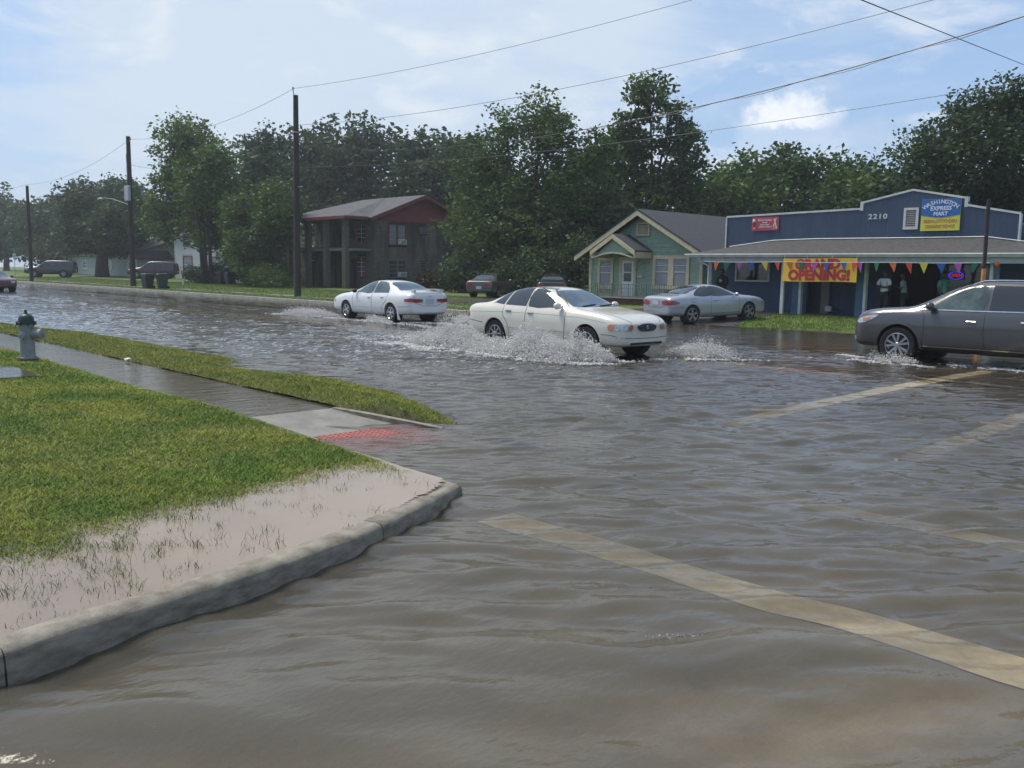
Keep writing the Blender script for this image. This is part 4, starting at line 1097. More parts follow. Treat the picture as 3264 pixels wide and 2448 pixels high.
    for k in range(nb):                    # board courses of the gable
        z0 = gz + .05 + (pz - gz) * k / nb; z1 = gz + .05 + (pz - gz) * (k + 1) / nb
        t = (z0 - gz) / (pz + .1 - gz); a = gy0 + t * (py - gy0) + .06; b = gy1 - t * (gy1 - py) - .06
        if b - a < .15: continue
        MB().hexa([(fw - .02, a, z0), (fw + .05, a, z0), (fw + .05, b, z0), (fw - .02, b, z0)], [(fw - .02, a + .05, z1), (fw + .02, a + .05, z1), (fw + .02, b - .05, z1), (fw - .02, b - .05, z1)]).build('gable_board', M_redp, A)
    sc = MB(); y = gy0 + .05
    while y < gy1 - .3:
        sc.prism([(y + .15 - .15 * math.cos(a), gz + .05 - .13 * math.sin(a)) for a in np.linspace(0, math.pi, 7)], 'x', fw + .052, fw + .075); y += .3
    sc.build('scalloped_trim', M_redp, A)
    # roofs
    t = .08
    P = (lx(-63.6), 6.5, lz(7.45)); Pk = (lx(-55.0), 6.5, lz(7.45))
    E1, E2 = (lx(-65.7), -.45, lz(5.55)), (lx(-55.55), -.45, lz(5.55))
    Vb, G = (lx(-55.55), 1.55, lz(5.56)), (lx(-55.0), 1.45, lz(5.5))
    Pm = (lx(-60.2), 6.5, lz(7.46))
    rf = MB()
    def slab(pts):
        n = len(pts); rf.add([p for p in pts] + [(p[0], p[1], p[2] - t) for p in pts], [tuple(range(n)), tuple(range(2 * n - 1, n - 1, -1))] + [(i, (i + 1) % n, (i + 1) % n + n, i + n) for i in range(n)])
    slab([E1, E2, Pm, P]); slab([E2, Vb, Pm]); slab([Vb, G, Pk, Pm]); slab([P, (lx(-66.2), 13, lz(5.5)), E1]); slab([Pk, (lx(-55.0), 11.6, lz(5.5)), (lx(-66.2), 11.6, lz(5.5)), P])
    R = rf.build('roof', M_groof, A)
    MB().hexa([(E1[0], E1[1] - .02, E1[2] - .22), (E2[0], E2[1] - .02, E2[2] - .22), (E2[0], E2[1] + .02, E2[2] - .22), (E1[0], E1[1] + .02, E1[2] - .22)], [(E1[0], E1[1] - .02, E1[2] - .02), (E2[0], E2[1] - .02, E2[2] - .02), (E2[0], E2[1] + .02, E2[2] - .02), (E1[0], E1[1] + .02, E1[2] - .02)]).build('fascia', M_redtrim, R)
    MB().hexa([(E2[0] - .02, E2[1] + .03, E2[2] - .22), (E2[0] + .02, E2[1] + .03, E2[2] - .22), (Vb[0] + .02, Vb[1], Vb[2] - .22), (Vb[0] - .02, Vb[1], Vb[2] - .22)], [(E2[0] - .02, E2[1] + .03, E2[2] - .02), (E2[0] + .02, E2[1] + .03, E2[2] - .02), (Vb[0] + .02, Vb[1], Vb[2] - .02), (Vb[0] - .02, Vb[1], Vb[2] - .02)]).build('fascia', M_redtrim, R)
    for q in (G, (lx(-55.0), 11.6, lz(5.5))):
        MB().hexa([(Pk[0] + .002, Pk[1], Pk[2] - .26), (Pk[0] + .05, Pk[1], Pk[2] - .26), (q[0] + .05, q[1], q[2] - .26), (q[0] + .002, q[1], q[2] - .26)], [(Pk[0] + .002, Pk[1], Pk[2] - .01), (Pk[0] + .05, Pk[1], Pk[2] - .01), (q[0] + .05, q[1], q[2] - .01), (q[0] + .002, q[1], q[2] - .01)]).build('rake_board', M_redtrim, R)
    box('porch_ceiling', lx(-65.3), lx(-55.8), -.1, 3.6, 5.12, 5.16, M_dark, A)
apartment()

# ------------------------------------------------------------------ white clapboard house behind the trees
def simple_house(name, label, x0, x1, y0, y1, base, h, ridge, m_wall, m_roof, wins, step, axis='y', trim=M_wtrim, frame=M_wtrim, board=True):
    H = empty(name, (x0, y0, base), 0, label, 'house')
    W, D = x1 - x0, y1 - y0
    if axis == 'y': MB().prism([(0, 0), (W, 0), (W, h), (W / 2, h + ridge), (0, h)], 'y', .03, D).build('wall', m_wall, H)
    else: MB().prism([(.03, 0), (D, 0), (D, h), (D / 2, h + ridge), (.03, h)], 'x', 0, W).build('wall', m_wall, H)
    ops = [w[:4] for w in wins]
    siding_rows(H, m_wall, .1, W - .1, .1, (h + ridge - .1) if axis == 'y' else h, .03, step, ops, (0, h, W / 2, h + ridge, W, h) if axis == 'y' else None)
    for s in (0, W - .1): MB().box(s, s + .1, -.02, .03, 0, h).build('corner_board', trim, H)
    ov = .35
    if axis == 'y':
        for xe in (-ov, W + ov):
            z = h - ridge / (W / 2) * ov
            MB().hexa([(W / 2, -ov, h + ridge), (xe, -ov, z), (xe, D + ov, z), (W / 2, D + ov, h + ridge)], [(W / 2, -ov, h + ridge + .1), (xe, -ov, z + .1), (xe, D + ov, z + .1), (W / 2, D + ov, h + ridge + .1)]).build('roof', m_roof, H)
    else:
        for ye in (-ov, D + ov):
            z = h - ridge / (D / 2) * ov
            MB().hexa([(-ov, D / 2, h + ridge), (-ov, ye, z), (W + ov, ye, z), (W + ov, D / 2, h + ridge)], [(-ov, D / 2, h + ridge + .1), (-ov, ye, z + .1), (W + ov, ye, z + .1), (W + ov, D / 2, h + ridge + .1)]).build('roof', m_roof, H)
    for a, b, c, d in ops: sash_window(H, a, b, c, d, .0, frame, M_glass, fr=.13)
    return H
M_wsid = mat('white_siding', (.50, .51, .51), rough=.6, var=.12, scale=1.5, stretch=(1, 1, 5))
M_psid = mat('pale_siding', (.30, .34, .31), rough=.6, var=.15, scale=1.5, stretch=(1, 1, 5))
M_brown = mat('brown_frame', (.14, .05, .03), rough=.6)
simple_house('white_house', 'white clapboard house with brown window frames behind the multi-stemmed tree', -99.5, -84.4, 42.0, 47, .25, 5.0, 2.2, M_wsid, M_shingle,
             [(2.2, 4.6, .65, 2.6), (8.6, 11.3, .8, 2.5), (2.4, 4.2, 3.6, 4.8), (9, 11, 3.6, 4.8)], .22, axis='x', frame=M_brown)
simple_house('cottage', 'low pale cottage half hidden behind the black vehicle at far left', -142, -113, 42, 52, .3, 2.6, 1.8, M_psid, M_shingle,
             [(4, 6, .8, 2.0), (12, 14, .8, 2.0), (21, 23, .8, 2.0)], .3, axis='x')
simple_house('shed', 'narrow pale shed standing between the trunks right of the black vehicle', -108.5, -105.6, 40, 44, .3, 2.3, .8, M_psid, M_shingle, [(.5, 1.3, .9, 1.9)], .3)
simple_house('neighbour_house', 'pale sided house just visible past the right end of the shop', -10.2, -2.0, 37.0, 47, .3, 3.9, 1.6, M_psid, M_shingle,
             [(.5, 1.5, .9, 2.3), (.45, 1.5, 2.9, 3.7), (4, 5.2, .9, 2.3)], .24)

# rusty fence panels beside the apartment
def plank_fence():
    Fc = empty('plank_fence', (-53.4, 42.3, .25), math.radians(-20), 'rust brown plank fence leaning against the apartment side', 'fence')
    M_rust = mat('rusty_plank', (.115, .045, .022), rough=.85, var=.35, scale=3, stretch=(1, 1, .3))
    n = 18
    for i in range(n):
        h = 1.35 + .25 * math.sin(i / n * 3.1) + random.uniform(-.06, .05)
        MB().box(i * .21, i * .21 + .195, 0, .025, 0, h).build('plank', M_rust, Fc)
    MB().box(0, n * .21, .027, .07, .35, .45).box(0, n * .21, .027, .07, 1.0, 1.1).build('fence_rail', M_rust, Fc)
plank_fence()
# ================================================================== VEHICLES
def paint(name, col, metal=0., rough=.25, coat=.9, var=.03):
    return mat('paint_' + name, col, rough=rough, var=var, scale=2, metal=metal, coat=coat)
M_tyre = mat('tyre_rubber', (.010, .010, .010), rough=.85, var=.3, scale=20, bump=.3)
M_rim = mat('alloy_rim', (.42, .42, .42), rough=.3, metal=.9, var=.1)
M_rimd = mat('rim_dark', (.05, .05, .052), rough=.5, metal=.5)
M_cglass = mat('car_glass', (.016, .021, .021), rough=.03, var=.1, spec=.7, coat=.4)
M_tglass = mat('teal_reflection_glass', (.022, .040, .045), rough=.03, var=.3, scale=2, spec=.8, coat=.6)  # teal reflection on the windshields is put into the base colour
M_lglass = mat('clear_side_glass', (.055, .075, .072), rough=.04, var=.4, scale=3, spec=.7, coat=.4)
M_chrome = mat('chrome', (.6, .6, .6), rough=.12, metal=1.0)
M_seam = mat('panel_gap', (.02, .02, .02), rough=.6)
M_tail = mat('tail_lamp', (.30, .012, .015), rough=.12, var=.2, scale=30, coat=.8)
M_amber = mat('amber_lamp', (.62, .17, .03), rough=.12, var=.1, coat=.8)
M_lamp = mat('clear_lamp', (.42, .43, .43), rough=.1, var=.35, scale=25, metal=.3, coat=1.)
M_plate = mat('licence_plate', (.48, .49, .52), rough=.4, var=.2, scale=30)
M_liner = mat('wheel_liner', (.010, .010, .010), rough=.9)

def ring_pts(x, z0, zs, zt, W, Wr):
    h = zs - z0; k = min(1., max(0.12, (zt - zs) / .32))
    return [(x, 0, z0), (x, .78 * W, z0), (x, .945 * W, z0 + .05), (x, .985 * W, z0 + .28 * h), (x, W, z0 + .60 * h), (x, .988 * W, z0 + .86 * h), (x, .945 * W, zs),
            (x, .945 * W + (Wr - .945 * W) * .55, zs + (zt - zs) * .52), (x, Wr + .02, zt - .085 * k), (x, Wr * .88, zt - .030 * k), (x, Wr * .5, zt - .008 * k), (x, 0, zt)]
def body_mesh(stations):
    n = 12; ring = []
    V = []; F = []
    a, b = stations[0], stations[-1]          # tighten the end caps
    def inset(q, k, d): return (q[0] + d,) + (q[1] + (q[2] - q[1]) * (1 - k) * .5, q[2] - (q[2] - q[1]) * (1 - k) * .25, q[3] - (q[3] - q[1]) * (1 - k) * .3, q[4] * k, q[5] * k)
    stations = [inset(a, .9, -.012)] + [a] + stations[1:-1] + [b, inset(b, .9, .012)]
    for st in stations:
        h = ring_pts(*st)
        full = h + [(p[0], -p[1], p[2]) for p in h[-2:0:-1]]
        V += full
    m = 22
    for i in range(len(stations) - 1):
        for j in range(m): F.append((i * m + j, (i + 1) * m + j, (i + 1) * m + (j + 1) % m, i * m + (j + 1) % m))
    F.append(tuple(range(m))); F.append(tuple((len(stations) - 1) * m + j for j in range(m - 1, -1, -1)))
    return V, F
class Car:
    def __init__(s, name, label, loc, heading, st, wb, wr, track, paintm, group=None, arch=1.13, z=0, pitch=0, cat='car'):
        s.root = empty(name, loc, heading, label, cat, group)
        V, F = body_mesh(st)
        me = bpy.data.meshes.new('cage'); me.from_pydata(V, [], F); me.update()
        bm = bmesh.new(); bm.from_mesh(me); bmesh.ops.recalc_face_normals(bm, faces=bm.faces)
        cl = bm.edges.layers.float.new('crease_edge')
        bm.to_mesh(me); bm.free()
        o = bpy.data.objects.new('cage', me); COL.objects.link(o)
        ss = o.modifiers.new('s', 'SUBSURF'); ss.levels = 2; ss.render_levels = 2
        cut = MB()
        W = max(q[4] for q in st)
        for xx in (wb / 2, -wb / 2):
            for sg in (-1, 1):
                cut.lathe([(wr * arch, sg * (W + .3)), (wr * arch, sg * (W - .30))], n=28, axis='y', c=(xx, 0, wr + .005))
        co = cut.build('cut', M_liner)
        bo = o.modifiers.new('b', 'BOOLEAN'); bo.operation = 'DIFFERENCE'; bo.solver = 'EXACT'; bo.object = co
        dg = bpy.context.evaluated_depsgraph_get()
        dg.update()
        bmesh_me = bpy.data.meshes.new_from_object(o.evaluated_get(dg)); bmesh_me.name = 'body'
        bo.show_viewport = False; bo.show_render = False
        o.modifiers.remove(bo)
        dg = bpy.context.evaluated_depsgraph_get(); dg.update()
        full = bpy.data.meshes.new_from_object(o.evaluated_get(dg))
        fv = [v.co.copy() for v in full.vertices]; ff = [tuple(p.vertices) for p in full.polygons]
        s.bvh = BVHTree.FromPolygons(fv, ff)
        bpy.data.objects.remove(o); bpy.data.objects.remove(co)
        bmesh_me.materials.clear(); bmesh_me.materials.append(paintm)
        bmesh_me.polygons.foreach_set('use_smooth', [True] * len(bmesh_me.polygons)); bmesh_me.set_sharp_from_angle(angle=math.radians(38))
        s.body = link('body', bmesh_me, s.root)
        s.wb, s.wr, s.W, s.track = wb, wr, W, track
        s.paint = paintm
        for xx in (wb / 2, -wb / 2):      # dark wheel wells
            for sg in (-1, 1):
                lin = MB().lathe([(wr * arch - .006, sg * (W - .06)), (wr * arch - .006, sg * (W - .296)), (.02, sg * (W - .294))], n=24, axis='y', c=(xx, 0, wr + .005))
                lin.f = lin.f[:-2]
                lin.build('wheel_well', M_liner, s.root)
    def surf(s, p, d):
        h = s.bvh.ray_cast(Vector(p), Vector(d))
        return h[0], h[1]
    def panel(s, name, poly, frame, m, off=.006, parent=None, sub=4, th=0.012):
        """outline in a 2-D frame projected onto the body skin. frame: 'side+','side-','top','front','rear' or (U,V,dir)"""
        fr = {'side+': ((1, 0, 0), (0, 0, 1), (0, -1, 0)), 'side-': ((1, 0, 0), (0, 0, 1), (0, 1, 0)), 'top': ((1, 0, 0), (0, 1, 0), (0, 0, -1)),
              'front': ((0, 1, 0), (0, 0, 1), (-1, 0, 0)), 'rear': ((0, 1, 0), (0, 0, 1), (1, 0, 0))}
        fr = fr[frame] if isinstance(frame, str) else frame
        U, Vv, D = (Vector(q) for q in fr)
        bm = bmesh.new()
        vs = [bm.verts.new((p[0], p[1], 0)) for p in poly]
        bm.faces.new(vs); bmesh.ops.triangulate(bm, faces=bm.faces[:])
        for _ in range(sub):
            es = [e for e in bm.edges if e.calc_length() > .06]
            if not es: break
            bmesh.ops.subdivide_edges(bm, edges=es, cuts=1, use_grid_fill=False); bmesh.ops.triangulate(bm, faces=bm.faces[:])
        bad = []
        for v in bm.verts:
            o = U * v.co.x + Vv * v.co.y - D * 5
            h, nrm = s.surf(o, D)
            if h is None: bad.append(v); continue
            if nrm.dot(D) > 0: nrm = -nrm
            v.co = h + nrm * off
        bmesh.ops.delete(bm, geom=bad, context='VERTS')
        bmesh.ops.recalc_face_normals(bm, faces=bm.faces)
        for f in bm.faces:
            if f.normal.dot(D) > 0: f.normal_flip()
            f.smooth = True
        me = bpy.data.meshes.new(name); bm.to_mesh(me); bm.free()
        return link(name, me, parent or s.root, m)
    def line(s, name, pts, frame, m=None, w=.012, off=.003, parent=None):
        P = [Vector((p[0], p[1])) for p in pts]; L_ = []; R_ = []
        Q = [P[0]]
        for a, b in zip(P[:-1], P[1:]):
            n = max(1, int((b - a).length / .06)); Q += [a + (b - a) * (i + 1) / n for i in range(n)]
        for i, p in enumerate(Q):
            t = (Q[min(i + 1, len(Q) - 1)] - Q[max(i - 1, 0)]).normalized(); nn = Vector((-t.y, t.x)) * w / 2
            L_.append(tuple(p + nn)); R_.append(tuple(p - nn))
        fr = {'side+': ((1, 0, 0), (0, 0, 1), (0, -1, 0)), 'side-': ((1, 0, 0), (0, 0, 1), (0, 1, 0)), 'top': ((1, 0, 0), (0, 1, 0), (0, 0, -1)), 'front': ((0, 1, 0), (0, 0, 1), (-1, 0, 0)), 'rear': ((0, 1, 0), (0, 0, 1), (1, 0, 0))}
        fr = fr[frame] if isinstance(frame, str) else frame
        U, Vv, D = (Vector(q) for q in fr); V = []; ok = []
        for l, r in zip(L_, R_):
            row = []
            for q in (l, r):
                h, nr = s.surf(U * q[0] + Vv * q[1] - D * 5, D)
                if h is None: row = None; break
                if nr.dot(D) > 0: nr = -nr
                row.append(tuple(h + nr * off))
            ok.append(row)
        F = []; prev = None
        for row in ok:
            if row is None: prev = None; continue
            k = len(V); V += row
            if prev is not None: F.append((prev, prev + 1, k + 1, k))
            prev = k
        if not F: return None
        me = bpy.data.meshes.new(name); me.from_pydata(V, [], F); me.update()
        return link(name, me, parent or s.root, m or M_seam)
    def both(s, fn, name, pts, *a, **k):
        fn(name, pts, 'side+', *a, **k); fn(name, pts, 'side-', *a, **k)
    def wheels(s, rim_r, style, width=.20, rimm=None):
        proto = None
        for xx in (s.wb / 2, -s.wb / 2):
            for sg in (1, -1):
                y = sg * (s.track / 2)
                w = bpy.data.objects.new('wheel', None); COL.objects.link(w); w.parent = s.root; w.location = (xx, y, s.wr); w.rotation_euler = (0, random.uniform(0, 1.2), 0 if sg > 0 else math.pi)
                if proto is None:
                    R = s.wr; hw = width / 2
                    ty = MB().lathe([(rim_r, -hw * .9), (R - .03, -hw), (R - .008, -hw * .8), (R, -hw * .5), (R, hw * .5), (R - .008, hw * .8), (R - .03, hw), (rim_r + .01, hw * .95), (rim_r, hw * .8)], n=32, axis='y').build('tyre', M_tyre, w, smooth=True, sharp=40)
                    rd = MB().lathe([(rim_r - .004, -.02), (rim_r - .004, hw * .3), (.03, hw * .25)], n=28, axis='y').build('rim_barrel', M_rimd, w)
                    rm = MB(); n = style['n']
                    rm.lathe([(rim_r, hw * .60), (rim_r, hw * .93), (rim_r - .012, hw * .98), (rim_r - .022, hw * .86), (rim_r - .024, hw * .60)], n=32, axis='y'); rm.f = rm.f[:-2]
                    rm.lathe([(.05, hw * .3), (.062, hw * .8), (.045, hw * .92), (.01, hw * .94)], n=14, axis='y')
                    for i in range(n):
                        base = 2 * math.pi * i / n
                        for so in style['off']:
                            a0, a1 = base + so * style.get('spread0', .35), base + so
                            wd0, wd1 = style['w']
                            def pt(r, a, d, yv): return (r * math.cos(a) - d * math.sin(a), yv, r * math.sin(a) + d * math.cos(a))
                            r0, r1 = .04, rim_r - .014
                            rm.hexa([pt(r0, a0, -wd0, hw * .40), pt(r0, a0, wd0, hw * .40), pt(r1, a1, wd1, hw * .5), pt(r1, a1, -wd1, hw * .5)], [pt(r0, a0, -wd0, hw * .84), pt(r0, a0, wd0, hw * .84), pt(r1, a1, wd1, hw * .90), pt(r1, a1, -wd1, hw * .90)])
                    ro = rm.build('rim', rimm or M_rim, w, smooth=True, sharp=35)
                    proto = (ty, rd, ro)
                else:
                    for q in proto: copy_part(q, w)
    def handle(s, x, z, m, ln=.17, frames=('side+', 'side-')):
        for fr in frames:
            sg = 1 if fr == 'side+' else -1
            h, n = s.surf((x, sg * 3, z), (0, -sg, 0))
            if h: MB().box(-ln / 2, ln / 2, -.012, .03, -.016, .018).build('door_handle', m, s.root, bevel=.01, loc=(h.x, h.y + (0 if sg > 0 else -.018), h.z))
    def mirror(s, x, z, m, sc=1.):
        for sg in (1, -1):
            h, n = s.surf((x, sg * 3, z), (0, -sg, 0))
            y = h.y if h else sg * s.W * .9
            mb = MB(); R = []
            prof = [(0, .02), (.05, .075), (.09, .085), (.15, .08), (.19, .05), (.205, .01)]
            k = 12
            vs = []
            for d, r in prof:
                for a in range(k):
                    th = 2 * math.pi * a / k
                    vs.append((x - .02 + r * .75 * sc * math.cos(th) - .02 * d, y + sg * (d * sc - .01), z + .075 + r * .85 * sc * math.sin(th)))
            fs = [(i * k + a, i * k + (a + 1) % k, (i + 1) * k + (a + 1) % k, (i + 1) * k + a) for i in range(len(prof) - 1) for a in range(k)] + [tuple(range(k)), tuple(range((len(prof) - 1) * k, len(prof) * k))]
            MB().add(vs, fs).build('wing_mirror', m, s.root, smooth=True)
    def plate(s, end, z, yc=0, w=.31, h=.16):
        d = (1, 0, 0) if end == 'rear' else (-1, 0, 0); x0 = -5 if end == 'rear' else 5
        hit, n = s.surf((x0, yc, z), d)
        x = hit.x
        sgn = -1 if end == 'rear' else 1
        p = MB().box(x + (-.02 if sgn < 0 else .0), x + (0 if sgn < 0 else .02), yc - w / 2, yc + w / 2, z - h / 2, z + h / 2).build('licence_plate', M_plate, s.root)
        return p
    def wipers(s, pts):
        for a, b in pts:
            P = []
            for t in np.linspace(0, 1, 6):
                q = (a[0] + (b[0] - a[0]) * t, a[1] + (b[1] - a[1]) * t)
                h, n = s.surf((q[0], q[1], 5), (0, 0, -1))
                if h: P.append(h + n * .015)
            if len(P) > 1: MB().tube(P, .010, 5).build('wiper', M_black, s.root)

def rrect(x0, x1, z0, z1, r=.05, n=3):
    out = []
    for cx, cz, a in ((x1 - r, z1 - r, 0), (x0 + r, z1 - r, 90), (x0 + r, z0 + r, 180), (x1 - r, z0 + r, 270)):
        for i in range(n + 1): t = math.radians(a + 90 * i / n); out.append((cx + r * math.cos(t), cz + r * math.sin(t)))
    return out
def smooth_poly(pts, n=4):
    """closed Catmull-Rom"""
    out = []; k = len(pts)
    for i in range(k):
        p0, p1, p2, p3 = (np.array(pts[(i + j) % k], float) for j in (-1, 0, 1, 2))
        for t in np.arange(n) / n:
            out.append(tuple(.5 * ((2 * p1) + (-p0 + p2) * t + (2 * p0 - 5 * p1 + 4 * p2 - p3) * t * t + (-p0 + 3 * p1 - 3 * p2 + p3) * t ** 3)))
    return out
def diag(sx, sy):      # frame looking at the corner of the car
    D = Vector((-sx, -sy, 0)).normalized(); U = Vector((-sy, sx, 0)).normalized()
    return (tuple(U), (0, 0, 1), tuple(D))

# ------------------------------------------------------------------ cream sedan (mid-road)
def cream_sedan():
    p = paint('cream', (.63, .60, .51), rough=.3)
    st = [(-2.50, .36, .86, .92, .76, .60), (-2.43, .28, .925, .985, .84, .66), (-2.2, .26, .95, 1.02, .885, .69), (-1.80, .24, .95, 1.03, .905, .70), (-1.40, .22, .955, 1.24, .915, .62), (-1.0, .20, .95, 1.385, .92, .59),
          (-.4, .19, .94, 1.435, .92, .585), (.12, .19, .93, 1.405, .92, .585), (.52, .19, .92, 1.215, .92, .64), (.98, .20, .91, 1.00, .915, .72), (1.4, .22, .89, .965, .91, .76), (1.9, .24, .84, .91, .89, .74),
          (2.22, .24, .775, .85, .845, .70), (2.40, .25, .715, .785, .775, .63), (2.47, .29, .66, .72, .70, .56)]
    st = [((1.385 + (q[0] - 1.385) * .80) if q[0] > 1.385 else ((-1.385 + (q[0] + 1.385) * .93) if q[0] < -1.385 else q[0]),) + q[1:] for q in st]
    c = Car('cream_sedan', 'cream white four-door sedan driving right through the flood, throwing up spray', (-13.48, 14.5, .0), 0, st, 2.77, .325, 1.58, p)
    # glass
    c.both(c.panel, 'side_window', smooth_poly([(-.34, .985), (.30, .985), (.66, .985), (.52, 1.08), (.22, 1.25), (.03, 1.33), (-.34, 1.365)], 2), M_cglass)
    c.both(c.panel, 'side_window', [(-.42, .99), (-.42, 1.375), (-.75, 1.365), (-1.0, 1.32), (-1.08, 1.0)], M_cglass)
    c.both(c.panel, 'quarter_window', [(-1.13, 1.0), (-1.05, 1.30), (-1.25, 1.20), (-1.48, 1.03)], M_cglass)
    c.panel('windshield', smooth_poly([(.96, -.66), (1.03, 0), (.96, .66), (.60, .63), (.20, .54), (.22, 0), (.20, -.54), (.60, -.63)], 3), 'top', M_tglass, sub=5)
    c.panel('rear_window', smooth_poly([(-1.10, -.52), (-1.08, 0), (-1.10, .52), (-1.45, .58), (-1.72, .60), (-1.76, 0), (-1.72, -.60), (-1.45, -.58)], 3), 'top', M_cglass, sub=5)
    for fr in ('side+', 'side-'):
        c.line('door_gap', [(-.38, 1.38), (-.38, .9), (-.40, .30)], fr)
        c.line('door_gap', [(.80, .96), (.80, .6), (.76, .30)], fr)
        c.line('door_gap', [(-1.10, .97), (-1.12, .80), (-.95, .60), (-.88, .30)], fr)
        c.line('belt_line', [(-2.3, .80), (-1.2, .835), (0, .845), (1.2, .82), (1.9, .74)], fr, m=mat('cream_shadow', (.42, .40, .34)), w=.008)
        c.line('side_moulding', [(-.98, .50), (0, .50), (.93, .49)], fr, m=mat('cream_shadow', (.42, .40, .34)), w=.02, off=.006)
        c.line('window_trim', [(-1.5, 1.005), (-1.25, 1.235), (-1.0, 1.35), (-.4, 1.40), (.06, 1.37), (.3, 1.275), (.66, 1.09), (.82, .985)], fr, m=mat('dull_trim', (.12, .12, .12), rough=.35), w=.012, off=.007)
    c.line('bonnet_gap', [(.99, -.72), (1.5, -.70), (2.1, -.58), (2.28, -.42)], 'top'); c.line('bonnet_gap', [(.99, .72), (1.5, .70), (2.1, .58), (2.28, .42)], 'top')
    # front: lamps, grille, bumper
    for sg in (1, -1):
        fr = diag(1.0, sg * .75); u0 = Vector(fr[0]).dot(Vector((2.12, sg * .66, 0)))
        c.panel('headlamp', rrect(u0 - .27, u0 + .25, .585, .715, .06), fr, M_lamp, off=.012)
        a, b = (u0 - .26, u0 - .13) if sg > 0 else (u0 + .11, u0 + .24)
        a, b = (u0 + .12, u0 + .24) if sg > 0 else (u0 - .26, u0 - .14)
        c.panel('indicator', rrect(a, b, .597, .70, .045), fr, M_amber, off=.018)
        a, b = (u0 - .26, u0 - .17) if sg > 0 else (u0 + .16, u0 + .24)
        c.panel('indicator', rrect(a, b, .597, .70, .035), fr, M_amber, off=.018)
    c.panel('grille', smooth_poly([(-.31, .65), (-.25, .715), (0, .735), (.25, .715), (.31, .65), (.23, .575), (0, .56), (-.23, .575)], 3), 'front', M_chrome, off=.010)
    c.panel('grille_mesh', smooth_poly([(-.28, .65), (-.22, .70), (0, .718), (.22, .70), (.28, .65), (.20, .588), (0, .572), (-.20, .588)], 3), 'front', mat('grille_dark', (.02, .022, .03), rough=.4, var=.5, scale=60), off=.016)
    g, n = c.surf((5, 0, .65), (-1, 0, 0)); MB().lathe([(.035, -.004), (.035, .004), (.025, .006)], n=12, axis='x', c=(g.x + .02, 0, .65)).build('badge', M_chrome, c.root)
    c.line('bumper_gap', [(-.80, .45), (-.4, .43), (0, .425), (.4, .43), (.80, .45)], 'front', w=.012)
    c.panel('air_intake', rrect(-.52, .52, .30, .345, .02), 'front', M_black, off=.006)
    c.both(c.line, 'bumper_gap', [(2.12, .47), (1.98, .50), (1.78, .50)])
    c.both(c.line, 'bumper_gap', [(-2.42, .62), (-2.1, .60), (-1.78, .57)])
    for sg in (1, -1):
        c.panel('tail_lamp', rrect(min(sg * .42, sg * .74), max(sg * .42, sg * .74), .68, .80, .03), 'rear', M_tail, off=.01)
        c.panel('tail_lamp', rrect(-2.46, -2.30, .68, .80, .02), 'side+' if sg > 0 else 'side-', M_tail, off=.01)
    c.plate('rear', .74)
    c.handle(-.22, .845, M_chrome); c.handle(-.92, .87, M_chrome)
    c.mirror(.64, .955, p, 1.05)
    c.wipers([((.98, -.55), (.90, -.05)), ((1.0, -.02), (.90, .48))])
    c.wheels(.205, dict(n=8, off=(0,), w=(.016, .018), spread0=1), rimm=M_rim)
    return c
cream_sedan()

